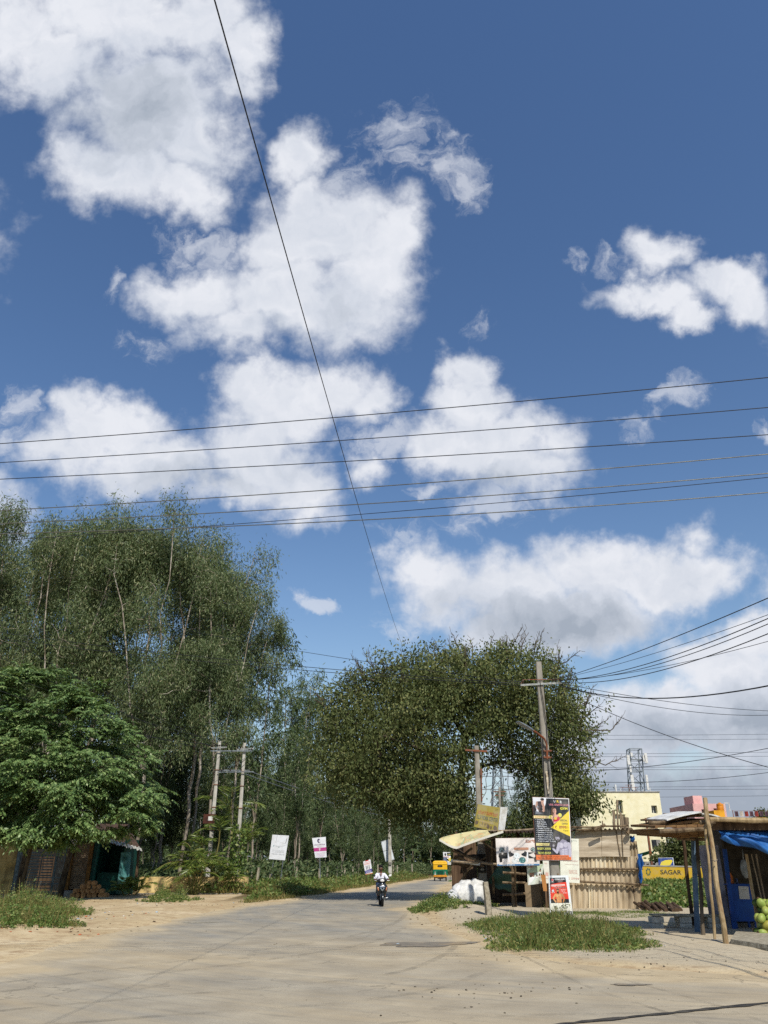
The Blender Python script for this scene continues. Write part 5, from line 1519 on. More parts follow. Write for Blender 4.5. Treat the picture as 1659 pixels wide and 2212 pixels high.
rng = np.random.default_rng(9)
gq = G(447, 1931)
palm('areca_palm', (gq.x, 49.0, 0), 6, 7, 1.9, rng, 'large clump of feathery palms in front of the low yellow wall', 1.9)
palm('areca_palm', (G(487, 1931).x + .3, 50.2, 0), 4, 6, 1.5, rng, 'smaller dark palm clump at the open end of the low yellow wall', 1.0)
palm('areca_palm', (P(512, 1800, 54).x, 54, 0), 2, 8, 3.2, rng, 'tall palm with upright fronds between the twin electric poles', 4.3, up=1.1)
palm('areca_palm', (P(452, 1800, 51).x + .1, 51.2, 0), 2, 7, 1.7, rng, 'palm with yellow-green fronds at the foot of the first electric pole', 3.2, up=1.0)
gq = G(356, 1927)
palm('young_palm', (gq.x, 48.4, 0), 3, 9, 1.35, rng, 'young bushy palm growing against the low yellow wall near the green stall', .35, up=1.05)
# ---------------------------------------------------------------- poles and wires
def util_pole(name, label, base, top, w0, w1, m, cat='utility pole', arms=(), square=True, group=None):
    root = empty(name, (base[0], base[1], 0), label, cat, group)
    mb = MB(); a = Vector((base[0], base[1], -.3)); b = Vector(top)
    if square:
        k = 6
        def ring(t):
            p = a.lerp(b, t); w = (w0 + (w1 - w0) * t) / 2
            return [p + Vector((x * w, y * w * .8, 0)) for x, y in ((-1, -.75), (-.75, -1), (.75, -1), (1, -.75), (1, .75), (.75, 1), (-.75, 1), (-1, .75))]
        mb.loft([ring(i / k) for i in range(k + 1)])
    else: mb.tube([a, a.lerp(b, .5), b], [w0 / 2, (w0 + w1) / 4, w1 / 2], 10)
    mb.build('pole_shaft', m, root)
    return root


def cross_arm(root, a, b, m, w=.09, ins=(), h=.12):
    mb = MB(); mb.bar(a, b, w * .5, w)
    arm = mb.build('cross_arm', m, root)
    for t in ins:
        p = Vector(a).lerp(Vector(b), t)
        mb = MB(); mb.lathe([(.02, 0), (.02, .05), (.055, .06), (.03, .09), (.055, .10), (.03, .13), (.02, .15)], 8, Matrix.Translation(p + Vector((0, 0, w / 2))))
        mb.build('insulator', m_porc, arm, smooth=True)
    return arm


m_porc = mat('brown_porcelain', '#4a3527', '#2e211a', 4, rough=.3, spec=.5, bump=0)
m_silver = mat('aluminium_paint', '#9b9c96', '#7d7f7a', 8, rough=.55, metal=.3)
# the pole that carries the gym banner
Yg2 = 28.85
tp = P(1163, 1430, Yg2); bs = G(1208, 1987)
pole1 = util_pole('utility_pole', 'tall concrete pole with a street lamp arm, carrying the gym banner', (P(1203, 1950, Yg2).x, Yg2), tp, .34, .2, m_conc)
y_ = Yg2 - .12
aL, aR = P(1124.5, 1480, y_), P(1213, 1475, y_)
cross_arm(pole1, aL, aR, m_silver, .07, (.06, .80, .87, .97))
mb = MB(); mb.bar(P(1125, 1478, y_), P(1130, 1468, y_), .03, .03); mb.bar(P(1130, 1468, y_), P(1210, 1468, y_), .02, .02); mb.build('guard_bar', m_iron, pole1)
mb = MB()
for (x0, y0, x1, y1) in [(1166, 1470, 1180, 1560), (1180, 1560, 1187, 1715), (1173, 1590, 1176, 1715)]: mb.stick(P(x0, y0, Yg2 - .14), P(x1, y1, Yg2 - .16), .014, .014, 5, .006)
mb.tube([P(1206, 1485, Yg2 - .2), P(1198, 1530, Yg2 - .22), P(1187, 1600, Yg2 - .2)], .012, 5)
mb.build('service_cable', m_black, pole1)
mb = MB(); mb.box(P(1183, 1690, Yg2 - .17), (.07, .02, .75), ry=-.02); mb.build('paper_strip', mat('torn_paper', '#c9bca4', '#8a7a62', 6, rough=.9), pole1)
lampy = Yg2 - .2
mb = MB(); mb.tube([P(1182, 1640, lampy + .02), P(1181, 1608, lampy), P(1176, 1596, lampy - .05), P(1160, 1583, lampy - .3), P(1148, 1576, lampy - .5)], .035, 8)
for y in (1622, 1636): mb.box(P(1183, y, lampy + .06), (.3, .12, .05))
arm_ = mb.build('lamp_arm', m_iron, pole1, smooth=False)
mb = MB(); A, B = P(1151, 1577.5, lampy - .5), P(1118, 1559, lampy - .9)
d = (B - A); u = d.cross(Vector((0, 0, 1))).normalized(); w = u.cross(d).normalized()
def lr(t, hw, hh): c = A + d * t; return [c + u * x * hw + w * z * hh for x, z in ((-1, -.5), (-.6, .6), (.6, .6), (1, -.5))]
mb.loft([lr(0, .05, .04), lr(.15, .09, .06), lr(.6, .12, .06), lr(1, .10, .03)])
lh = mb.build('lamp_head', m_grey_metal, arm_)
# pole behind the pork stall
Ys = 37.6
pole2 = util_pole('utility_pole', 'weathered concrete pole rising through the pork stall, with a rusty crossarm and a number plate', (P(1046, 1958, Ys).x, Ys), P(1029, 1611, Ys), .40, .2, m_conc)
cross_arm(pole2, P(1005, 1620, Ys - .13), P(1052, 1623, Ys - .13), m_iron, .08, (.05, .95))
mb = MB(); mb.box(P(1040.5, 1865, Ys - .2), (.36, .02, .75)); mb.build('dark_band', m_tar_and_band, pole2)  # plain dark band on the front of the lower pole
S = Sheet(*[P(x, y, Ys - .23) for x, y in ((1036.5, 1868), (1045.5, 1868), (1046.5, 1882), (1037.5, 1882))], face=hx('#1b1a18'), thick=.01)
S.text('866', .5, .88, .38, '#b9b5a8', 2, .01, 'C', .8); S.greek(.1, .9, .38, .2, '#8f8b80', 2); S.build('number_plate', pole2)
mb = MB(); mb.tube([P(1039, 1672, Ys - .12), P(1040, 1690, Ys - .14), P(1041, 1730, Ys - .14)], .03, 6); mb.box(P(1039.5, 1668, Ys - .14), (.1, .1, .3)); mb.build('cable_box', m_iron, pole2)
# pole beside the road further on
Yr = 93
pole3 = util_pole('utility_pole', 'plain concrete pole on the left verge in front of a tilted white board', (P(843, 1903, Yr).x, Yr), P(841, 1752, Yr), .42, .28, m_conc_l)
S = Sheet(*[P(x, y, Yr - .25) for x, y in ((839.7, 1863), (845.5, 1863), (845.5, 1869), (839.7, 1869))], face=hx('#2a2926'), thick=.01); S.greek(.1, .9, .45, .25, '#a5a195', 2); S.greek(.2, .8, .9, .25, '#a5a195', 2); S.build('number_plate', pole3)
# the pair of transformer poles
Yh = 52
hp = []
for (bx, tx, ty, lab) in [(446, 475, 1601, 'first of two pale concrete poles, with a red-brown meter box, behind the palms'), (508, 529, 1605, 'second of two pale concrete poles, overgrown with creeper at its foot')]:
    p = util_pole('concrete_pole', lab, (P(bx, 1925, Yh).x, Yh), P(tx, ty, Yh), .26, .18, m_conc_l, group='pair of poles with shared crossarms')
    hp.append(p)
    mb = MB()
    for f in (.25, .4, .55, .7, .8):
        q = Vector((P(bx, 1925, Yh).x, Yh, 0)).lerp(P(tx, ty, Yh), f); mb.box(q, (.27, .23, .04))
    mb.build('clamp_band', m_iron, p)
A = P(474, 1612, Yh)
cross_arm(hp[0], P(456, 1616, Yh - .2), P(490, 1614, Yh - .2), m_silver, .09, (.05, .5, .95))
cross_arm(hp[0], P(455, 1622, Yh - .2), P(545, 1622, Yh - .2), m_grey_metal, .07, (.02, .3, .7, .98))
cross_arm(hp[0], P(470, 1668, Yh - .2), P(548, 1667, Yh - .2), m_grey_metal, .06, (.1, .35, .65, .9))
cross_arm(hp[0], P(470, 1664, Yh + .25), P(540, 1664, Yh + .25), m_grey_metal, .06)
cross_arm(hp[1], P(512, 1619, Yh - .2), P(548, 1617, Yh - .2), m_silver, .09, (.05, .5, .95))
mb = MB()
for pts in ([(490, 1606), (500, 1600), (503, 1612), (500, 1624)], [(478, 1668), (490, 1655), (512, 1657), (530, 1640)], [(548, 1625), (546, 1645), (538, 1655), (530, 1658)], [(474, 1602), (479, 1596), (486, 1604)]): mb.tube([P(x, y, Yh - .35) for x, y in pts], .02, 5)
mb.build('jumper_cable', m_black, hp[0])
mb = MB(); mb.box(P(453, 1769, Yh - .3), (.75, .3, .55)); bx_ = mb.build('meter_box', mat('red_oxide_paint', '#4f2a1e', '#3a2018', 5, rough=.7), hp[0])
mb = MB(); mb.box(P(454.5, 1768, Yh - .46), (.27, .02, .24)); mb.build('meter_label', m_white_bar, bx_)
rngc = np.random.default_rng(14)
cz = np.array([np.array(Vector((P(508, 1925, Yh).x, Yh - .1, 0)).lerp(P(529, 1605, Yh), f)) for f in np.linspace(.02, .42, 40)])
V, F = hanging(cz, 26, np.array([.3, .25, .15]), .2, .13, rngc, .4, .8)
np_mesh('creeper', V - np.array([hp[1].location.x, Yh, 0]), F, m_weed, hp[1])

m_wire = mat('overhead_wire', '#3a3b3d', '#2b2c2e', 4, rough=.55, metal=.5, bump=0)
m_wire_l = mat('aluminium_wire', '#77766c', '#5f5e57', 4, rough=.45, metal=.6, bump=0)
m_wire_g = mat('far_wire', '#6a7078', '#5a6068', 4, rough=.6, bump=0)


def wire(label, a, b, sag, r, m, n=24, name='overhead_wire', group=None, t0=0.0, t1=1.0):
    a, b = Vector(a), Vector(b)
    pts = [a + (b - a) * t - Vector((0, 0, sag * 4 * t * (1 - t))) for t in [t0 + (t1 - t0) * i / n for i in range(n + 1)]]
    mb = MB(); mb.tube(pts, r, 5)
    return tag(mb.build(name, m, None, smooth=True, loc=a), label, 'wire', group)


# seven lines crossing overhead from pole to pole, both poles out of the frame
def across(label, yl, ym, yr, Yl, Yr_, r, m):
    a, c, b = P(-260, yl + (yl - ym) * .31, Yl + .6), P(829, ym, (Yl + Yr_) / 2), P(1920, yr - (ym - yr) * .31, Yr_ - .6)
    n = 50; pts = []
    for i in range(n + 1):
        t = -.35 + 1.7 * i / n; q = 2 * t
        # quadratic through the three points
        l0, l1, l2 = (1 - q) * (2 - q) / 2, q * (2 - q), q * (q - 1) / 2
        pts.append(a * l0 + c * l1 + b * l2)
    mb = MB(); mb.tube(pts, r, 5)
    tag(mb.build('overhead_wire', m, None, smooth=True, loc=c), label, 'wire', 'power lines crossing overhead')
for args in [('overhead power line crossing the sky, topmost of the seven', 957, 893, 813, 13, 11.5, .0085, m_wire),
             ('second overhead power line from the top, crossing the clouds', 998, 945, 878, 13, 11.5, .0080, m_wire),
             ('third overhead power line from the top, clear of the tree tops', 1034, 992, 937, 13, 11.5, .0080, m_wire),
             ('fourth overhead power line from the top, crossing the eucalyptus tops', 1101, 1050, 978, 13, 11.5, .0088, m_wire_l),
             ('fifth overhead power line from the top, pale against the eucalyptus crowns', 1129, 1086, 1019, 13, 11.5, .0085, m_wire_l),
             ('lowest pale overhead power line, the thick one', 1150, 1121, 1059, 13, 11.5, .0088, m_wire_l),
             ('thin dark overhead line that slants across the two lowest power lines', 1166, 1107, 1028, 14, 11.5, .0062, m_wire)]: across(*args)
wire('long thin service wire falling from the top of the sky to the big fig tree', P(455, -30, 4.1), P(868, 1392, 46), .35, .0075, m_wire, 40, t0=-.12)
# lines fanning out from the gym pole
ax = aR + Vector((-.05, 0, .08))
for i, (lab, x, y, Y, sag, r, off) in enumerate([
        ('steepest wire fanning out from the gym pole towards the upper corner', 1700, 1274, 14, .1, .011, (0, 0, .08)),
        ('second steepest wire fanning out from the gym pole', 1700, 1313, 15, .12, .007, (-.12, 0, .05)),
        ('third wire fanning out from the gym pole, sagging', 1700, 1318, 14, .28, .011, (-.05, 0, .0)),
        ('fourth wire fanning out from the gym pole, sagging', 1700, 1330, 14.5, .32, .010, (.05, 0, .03)),
        ('fifth wire fanning out from the gym pole, thick and sagging', 1700, 1352, 14, .35, .011, (.0, 0, -.06)),
        ('lowest of the six wires fanning up from the gym pole', 1700, 1374, 16, .2, .007, (-.3, 0, .0)),
        ('thick black cable sagging level from the gym pole', 1720, 1469, 15, .42, .016, (.0, 0, -.16)),
        ('thin wire running down from the gym pole past the cloud bank', 1720, 1537, 40, .25, .012, (.05, 0, -.1)),
        ('second thin wire running down from the gym pole past the cloud bank', 1720, 1541, 40, .45, .012, (.05, 0, -.22))]):
    wire(lab, ax + Vector(off), P(x, y, Y), sag, r, m_wire, 30, group='wires fanning out from the gym pole', t1=1.5)
wire('slanting wire dropping from behind the fig tree towards the cream building', P(1240, 1505, 40), P(1720, 1673, 34), .3, .016, m_wire, t1=1.5)
wire('wire rising gently past the phone mast', P(1215, 1668, 60), P(1720, 1604, 50), .35, .02, m_wire, t1=1.5)
wire('wire running level past the foot of the phone mast', P(1235, 1687, 62), P(1720, 1660, 55), .4, .018, m_wire, t1=1.5)
for i, (yl, yr) in enumerate([(1585, 1579), (1593, 1590), (1626, 1617), (1630, 1627), (1655, 1647), (1658, 1655), (1697, 1690), (1700, 1698), (1720, 1711)]):
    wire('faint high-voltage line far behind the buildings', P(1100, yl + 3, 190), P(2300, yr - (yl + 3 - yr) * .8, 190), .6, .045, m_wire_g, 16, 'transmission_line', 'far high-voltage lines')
# lines on the wood side
for i, (x0, y0, Y0, x1, y1, Y1, r, lab) in enumerate([
        (-40, 1348, 40, 474, 1611, 51.8, .017, 'upper wire running down across the grove to the twin poles'),
        (-40, 1400, 40, 458, 1613, 51.8, .017, 'second wire running down across the grove to the twin poles'),
        (-40, 1478, 38, 456, 1620, 51.8, .017, 'third wire running down to the twin poles over the compound-leaved tree'),
        (-40, 1520, 38, 490, 1612, 51.8, .017, 'fourth wire running down to the twin poles over the compound-leaved tree'),
        (-40, 1440, 39, 545, 1620, 51.8, .015, 'fifth wire running down to the outer one of the twin poles'),
        (-40, 1360, 44, 1125, 1477, 28.8, .016, 'wire crossing the whole grove to the crossarm of the gym pole'),
        (-40, 1374, 44, 1130, 1481, 28.8, .016, 'lower wire crossing the whole grove to the crossarm of the gym pole'),
        (330, 1345, 50, 1128, 1474, 28.8, .014, 'wire from the grove through open sky to the gym pole'),
        (545, 1668, 52, 842, 1756, 92, .03, 'wire from the twin poles to the plain pole along the road'),
        (530, 1672, 52, 841, 1765, 92, .03, 'lower wire from the twin poles to the plain pole along the road')]):
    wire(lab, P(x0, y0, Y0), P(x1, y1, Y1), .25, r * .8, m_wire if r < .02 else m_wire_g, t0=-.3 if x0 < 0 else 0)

# stone fence posts along the wood
for i, (x, yt, yb, Y, lean) in enumerate([(559, 1874, 1924, 54, .12), (586, 1876, 1912, 58, .06), (642, 1872, 1896, 64, .1), (690, 1876, 1903, 66, .0), (707.5, 1872, 1893, 74, .02), (727.5, 1871, 1899, 76, .0), (745, 1871, 1899, 78, .0), (762, 1872, 1897, 84, -.03), (816, 1867, 1890, 92, .0), (849.5, 1868, 1882, 98, .02), (858, 1869, 1884, 100, .0), (889.6, 1866, 1884, 108, -.04)]):
    t = P(x, yt, Y)
    mb = MB(); mb.tube([(t.x - lean, Y, -.1), (t.x - lean / 2, Y, t.z / 2), (t.x, Y, t.z)], [.11, .10, .09], 5, wob=.12)
    tag(mb.build('fence_post', m_granite, None, loc=(t.x - lean, Y, 0)), 'rough granite fence post standing in the weeds before the wood' if i not in (0,) else 'leaning granite fence post next to the end of the low yellow wall', 'fence post', 'granite posts along the wood')
# short stone post by the pork stall
mb = MB(); a = G(1057, 1981); t = P(1048.5, 1905, a.y)
mb.tube([(a.x, a.y, -.1), (a.x - .03, a.y, .6), t], [.135, .125, .11], 5, wob=.08)
tag(mb.build('stone_post', m_granite, None, loc=a), 'short rough granite post standing alone in front of the pork stall', 'stone post')

# lattice pylon and a pole far off, seen through the fig tree
root = empty('lattice_pylon', (P(1075, 1800, 200).x, 200, 0), 'grey lattice pylon far off, seen through the gap in the fig tree', 'pylon')
mb = MB()
A = [P(1060, 1860, 200), P(1092, 1860, 200)]; B = [P(1068, 1640, 200), P(1082, 1640, 200)]
L0 = [A[0], A[1], A[1] + Vector((0, 4, 0)), A[0] + Vector((0, 4, 0))]; L1 = [B[0], B[1], B[1] + Vector((0, 1.5, 0)), B[0] + Vector((0, 1.5, 0))]
for i in range(4): L0[i].z = 0
kk = 11
for i in range(4):
    mb.bar(L0[i], L1[i], .22, .22)
    for j in range(kk):
        a0, a1 = L0[i].lerp(L1[i], j / kk), L0[(i + 1) % 4].lerp(L1[(i + 1) % 4], (j + 1) / kk)
        b0, b1 = L0[(i + 1) % 4].lerp(L1[(i + 1) % 4], j / kk), L0[i].lerp(L1[i], (j + 1) / kk)
        mb.bar(a0, a1, .12, .12); mb.bar(b0, b1, .12, .12)
for f in (.72, .84, .95):
    c = (L0[0].lerp(L1[0], f) + L0[1].lerp(L1[1], f)) / 2
    mb.bar(c + Vector((-5, 0, 0)), c + Vector((5, 0, 0)), .2, .2); mb.bar(c + Vector((-5, 0, 0)), c + Vector((0, 0, 1.4)), .12, .12); mb.bar(c + Vector((5, 0, 0)), c + Vector((0, 0, 1.4)), .12, .12)
mb.build('lattice', m_grey_metal, root)
p = util_pole('utility_pole', 'small far pole with crossarms seen under the right-hand limb of the fig tree', (P(1079, 1860, 120).x, 120), P(1079, 1700, 120), .4, .3, m_conc)
cross_arm(p, P(1066, 1710, 120), P(1092, 1710, 120), m_iron, .14); cross_arm(p, P(1069, 1718, 120), P(1089, 1718, 120), m_iron, .14)
# ---------------------------------------------------------------- left side: wall, gate, shops
m_cream = mat('cream_plaster', '#b49b62', '#9b8048', 1.6, rough=.9, bump=.3, dirt='#3f372b', dscale=.9, dlo=.48, dhi=.68)
m_yellow_wall = mat('yellow_plaster', '#d6bd84', '#c2a468', 2, rough=.9, bump=.3, dirt='#5a4f3a', dscale=1.4, dlo=.46, dhi=.62)
m_shut = mat('brown_shutter', '#8d7a64', '#75634f', 5, rough=.6, bump=.15)
m_orange = mat('ochre_paint', '#8a6232', '#6a4a26', 3, rough=.8, dirt='#3b3228')
m_gate = mat('gate_steel', '#5c6a6c', '#424d4e', 5, rough=.5, metal=.2, bump=.1)
m_green = mat('green_paint', '#0d4a3f', '#0a372f', 4, rough=.6, bump=.1)
m_green_l = mat('faded_teal_sheet', '#3b7470', '#5e8f8c', 3, rough=.6, bump=.2, dirt='#28504c')
m_rust = mat('rusty_tin', '#5a463b', '#40342e', 3, rough=.8, bump=.3, metal=.1)
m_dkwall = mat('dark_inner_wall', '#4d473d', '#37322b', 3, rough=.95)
m_tin_edge = mat('pale_tin', '#c9c6bd', '#8d8a82', 5, rough=.5, metal=.2, bump=.3)
m_logend = mat('cut_wood', '#b98a5c', '#94683f', 8, rough=.9, bump=.6)


def corr(mb, a, b, c, d, n=10, amp=.03, mi=0, rag=0.0, col=None, thick=.008):
    """corrugated sheet, ridges running from edge ab to edge dc"""
    a, b, c, d = map(Vector, (a, b, c, d))
    nn = (b - a).cross(d - a).normalized()
    if nn.y > 0 and abs(nn.z) < .7: nn = -nn
    if abs(nn.z) >= .7 and nn.z < 0: nn = -nn
    m = n * 6
    rg = [random.uniform(-rag, rag) for _ in range(m + 1)]
    def f(u, v):
        p = a.lerp(b, u).lerp(d.lerp(c, u), v + (rg[int(u * m)] if v > .99 or v < .01 else 0))
        return p + nn * amp * math.sin(u * n * 2 * math.pi)
    return mb.grid(f, m, 3, mi, col, thick)


Yw = 50.0
# cream compound wall at the edge of the photo
root = empty('compound_wall', (P(-10, 1940, Yw).x, Yw, 0), 'stained cream compound wall beside the dark metal gate', 'wall')
mb = MB()
x0, x1 = P(-260, 1900, Yw).x, P(20, 1940, Yw).x
zt = P(30, 1822, Yw).z
mb.box(((x0 + x1) / 2, Yw + .12, zt / 2 - .1), (x1 - x0, .24, zt + .2)); mb.build('masonry', m_cream, root)
mb = MB(); mb.box(((x0 + x1) / 2, Yw + .12, zt + .03), (x1 - x0 + .06, .32, .07)); mb.build('coping', m_cream, root)
# gate
gx0, gx1 = P(24, 1938, Yw).x, P(134, 1935, Yw).x
root = empty('metal_gate', ((gx0 + gx1) / 2, Yw, 0), 'tall dark metal gate with short horizontal louvre bars, between posts in the shade', 'gate')
gz1 = P(80, 1822, Yw).z
w = gx1 - gx0
for fx in (0.0, .18, .97):
    mb = MB(); mb.box((gx0 + w * fx, Yw + .08, gz1 / 2 + .05), (.16, .16, gz1 + .25)); mb.build('gate_post', m_green if fx > .5 else m_gate, root)
def leaf(xa, xb, louvre):
    mb = MB()
    for x in (xa, xb): mb.box((x, Yw, gz1 / 2), (.06, .05, gz1 - .1))
    for z in (.15, .45 * gz1 * .5, gz1 * .34, gz1 * .95): mb.box(((xa + xb) / 2, Yw, z), (xb - xa, .04, .06))
    fr = mb.build('gate_frame', m_gate, root)
    mb = MB()
    if louvre:
        xm = (xa + xb) / 2
        mb.box((xm, Yw - .005, gz1 / 2), (.05, .05, gz1 - .2))
        for side in (-1, 1):
            for k in range(9):
                z = gz1 * (.38 + .055 * k); mb.box((xm + side * (xb - xa) * .235, Yw - .01, z), ((xb - xa) * .38, .03, .07))
            for k in range(4): mb.box((xm + side * (xb - xa) * .24, Yw - .01, gz1 * (.08 + .06 * k)), ((xb - xa) * .46, .03, .06))
    else:
        for k in range(6): mb.box((xa + (xb - xa) * (k + .5) / 6, Yw, gz1 / 2), (.03, .03, gz1 - .1))
    mb.build('gate_bars', m_gate, fr)
leaf(gx0 + .12, gx0 + w * .17, False); leaf(gx0 + w * .2, gx0 + w * .76, True); leaf(gx0 + w * .78, gx0 + w * .95, False)
m_painted_shade = mat('painted_shade_plaster', '#2b2722', '#201d19', 3, rough=.95)  # plaster darkened to put the shade behind the gate into its colour
root = empty('dark_backing', ((gx0 + gx1) / 2, Yw + 6, 0), 'dark backing block shaped as a house front, added behind the metal gate', 'house')  # dark backing added to close the bright gap behind the gate
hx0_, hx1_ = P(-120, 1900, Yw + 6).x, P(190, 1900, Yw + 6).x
mb = MB(); mb.box(((hx0_ + hx1_) / 2, Yw + 8, 1.7), (hx1_ - hx0_, 4, 3.6)); mb.build('walls', m_painted_shade, root)
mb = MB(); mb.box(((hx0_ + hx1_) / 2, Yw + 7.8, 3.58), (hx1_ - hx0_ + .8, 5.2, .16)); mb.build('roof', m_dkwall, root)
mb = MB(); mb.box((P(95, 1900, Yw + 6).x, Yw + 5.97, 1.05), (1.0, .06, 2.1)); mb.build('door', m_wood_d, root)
# shop with a roller shutter
sx0, sx1 = P(136, 1925, Yw).x, P(190, 1925, Yw).x
root = empty('shutter_shop', ((sx0 + sx1) / 2, Yw, 0), 'small shop with a closed brown roller shutter and ochre side pillars, under the trees', 'shop')
sz = P(170, 1810, Yw).z
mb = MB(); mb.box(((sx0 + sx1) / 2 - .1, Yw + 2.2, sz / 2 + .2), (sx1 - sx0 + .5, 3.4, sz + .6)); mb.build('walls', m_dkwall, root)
mb = MB(); n = 26
h0, h1 = .32, sz - .25
def f(u, v): return Vector((sx0 + .2 + (sx1 - sx0 - .55) * u, Yw + .35 - .03 * abs(math.sin(v * n * math.pi)), h0 + (h1 - h0) * v))
mb.grid(f, 1, n * 4, thick=.01); mb.build('roller_shutter', m_shut, root)
for x, m_ in ((sx0 + .08, m_orange), (sx1 - .2, m_orange), (sx1 + .08, m_green)):
    mb = MB(); mb.box((x, Yw + .3, sz / 2), (.24, .3, sz)); mb.build('pillar', m_, root)
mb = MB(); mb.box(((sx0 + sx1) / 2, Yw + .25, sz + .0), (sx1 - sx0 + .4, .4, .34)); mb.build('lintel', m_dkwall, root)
mb = MB(); mb.box(((sx0 + sx1) / 2 + .1, Yw - .25, .12), (sx1 - sx0 + .2, 1.1, .3)); mb.build('step', m_conc, root)
mb = MB(); corr(mb, (sx0 - .4, Yw - .5, sz + .25), (sx1 + .8, Yw - .5, sz + .2), (sx1 + .8, Yw + 3.6, sz + .9), (sx0 - .4, Yw + 3.6, sz + .95), 18, .03); mb.build('tin_roof', m_rust, root)
# green booth
Yk = 49.2
bx0, bx1 = P(195, 1925, Yk).x, P(258, 1925, Yk).x
root = empty('green_booth', ((bx0 + bx1) / 2, Yk, 0), 'dark green tin booth with an open front, half counter and a tilted tin awning', 'booth')
bz = P(215, 1820, Yk).z
D_ = 2.6
mb = MB()
mb.box(((bx0 + bx1) / 2, Yk + D_, bz / 2 + .1), (bx1 - bx0, .05, bz + .2)); mb.box((bx0 + .03, Yk + D_ / 2 + .03, bz / 2 + .1), (.05, D_ - .06, bz + .2)); mb.box((bx1 - .03, Yk + D_ / 2 + .03, bz / 2 + .1), (.05, D_ - .06, bz + .2))
mb.build('walls', m_green, root)
mb = MB(); mb.box(((bx0 + bx1) / 2 + .05, Yk + .35, .62), (bx1 - bx0 - .25, .06, 1.1)); mb.box(((bx0 + bx1) / 2 + .05, Yk + .5, 1.19), (bx1 - bx0 - .25, .5, .05)); mb.build('counter', m_green, root)
mb = MB(); mb.tube([(bx0 + .1, Yk - .15, 0), (bx0 + .22, Yk - .2, bz)], .085, 8); mb.build('post', m_green, root)
mb = MB(); mb.stick(P(293, 1925, Yk + .2) * 1.0, P(299, 1838, Yk + .1), .09, .07, 7, .01); mb.build('post', m_wood_d, root)
mb = MB(); a_, b_ = P(251, 1924, Yk - .15), P(276, 1926, Yk + .5); mb.hexa([Vector((a_.x, a_.y, .15)), Vector((b_.x, b_.y, .1)), Vector((b_.x, b_.y + .04, .1)), Vector((a_.x, a_.y + .04, .15))], [P(262, 1841, Yk - .15), P(284, 1841, Yk + .5), P(284, 1841, Yk + .54), P(262, 1841, Yk - .11)]); mb.build('open_door', m_green_l, root)
mb = MB(); corr(mb, P(205, 1815, Yk - .4), P(306, 1836, Yk - .5), P(285, 1800, Yk + 2.6), P(205, 1795, Yk + 2.6), 14, .03); mb.build('tin_roof', m_rust, root)
mb = MB(); corr(mb, P(238, 1820, Yk - .75), P(307, 1838, Yk - .75), P(306, 1832, Yk - .3), P(237, 1812, Yk - .3), 9, .03, rag=.25); mb.build('awning_edge', m_tin_edge, root)
# heap of cut log pieces in front
rb = random.Random(3)
spots = []
gx_, gy_ = G(221, 1936).x, 46.9
for row, (n, z) in enumerate([(7, .16), (6, .42), (4, .68), (2, .9)]):
    for k in range(n):
        spots.append((gx_ + (k - (n - 1) / 2) * .29 + rb.uniform(-.04, .04), gy_ + rb.uniform(-.1, .1) + row * .05, z * .8))
    if row == 0:
        for k in range(6): spots.append((gx_ + (k - 2.5) * .3, gy_ + .4, .13))
for i, (x, y, z) in enumerate(spots):
    mb = MB(); L_ = rb.uniform(.26, .36); r = rb.uniform(.12, .155)
    M = Matrix.Rotation(rb.uniform(-.7, .7), 3, 'Z') @ Matrix.Rotation(rb.uniform(-.3, .3), 3, 'Y')
    A, B = M @ Vector((0, -L_ / 2, 0)), M @ Vector((0, L_ / 2, 0))
    mb.tube([Vector((x, y, z)) + A, Vector((x, y, z)) + A * .3, Vector((x, y, z)) + B], [r * .92, r, r * .9], 8, wob=.08)
    tag(mb.build('log_piece', m_logend, None, loc=(x, y, z)), 'short cut log piece in the brown heap in front of the green booth', 'log', 'cut logs heaped before the green booth')
# tree-trunk post with a paper notice, and a dark slim trunk by the gate
root = empty('leaning_trunk', (P(129, 1937, 48.3).x, 48.3, 0), 'dark leaning trunk before the shutter shop, with a paper notice nailed on it', 'tree trunk')
mb = MB(); mb.stick(P(129, 1940, 48.3), P(163, 1790, 47.4), .2, .13, 8, .012); mb.build('trunk', m_bark, root)
S = Sheet(*[P(x, y, 47.35) for x, y in ((151.5, 1812), (168, 1813), (162, 1835), (146, 1831.5))], face=hx('#c9c7cd'), thick=.01)
for k in range(5): S.greek(.15, .85, .24 + k * .14, .07, '#77757f', 2)
S.build('paper_notice', root)
mb = MB(); mb.stick(P(36, 1942, 48.8), P(62, 1800, 47.9), .19, .13, 8, .012)
tag(mb.build('dead_tree', m_bark, None, loc=(P(36, 1942, 48.8).x, 48.8, 0)), 'dark bare trunk standing in front of the gate bars', 'tree trunk')
# low yellow wall
for (xa, xb, Y, lab) in [(297, 534, 50.2, 'low weathered yellow wall behind the palms, cut off square at its end')]:
    a_, b_ = P(xa, 1930, Y).x, P(xb, 1935, Y).x; zt = P(500, 1894, Y).z
    root = empty('low_wall', ((a_ + b_) / 2, Y, 0), lab, 'wall')
    mb = MB(); mb.box(((a_ + b_) / 2, Y + .12, zt / 2 - .1), (b_ - a_, .22, zt + .2)); mb.build('masonry', m_yellow_wall, root)
    mb = MB(); mb.box(((a_ + b_) / 2 - .1, Y - .25, .06), (b_ - a_ - .3, .5, .14)); mb.build('kerb', m_conc, root)

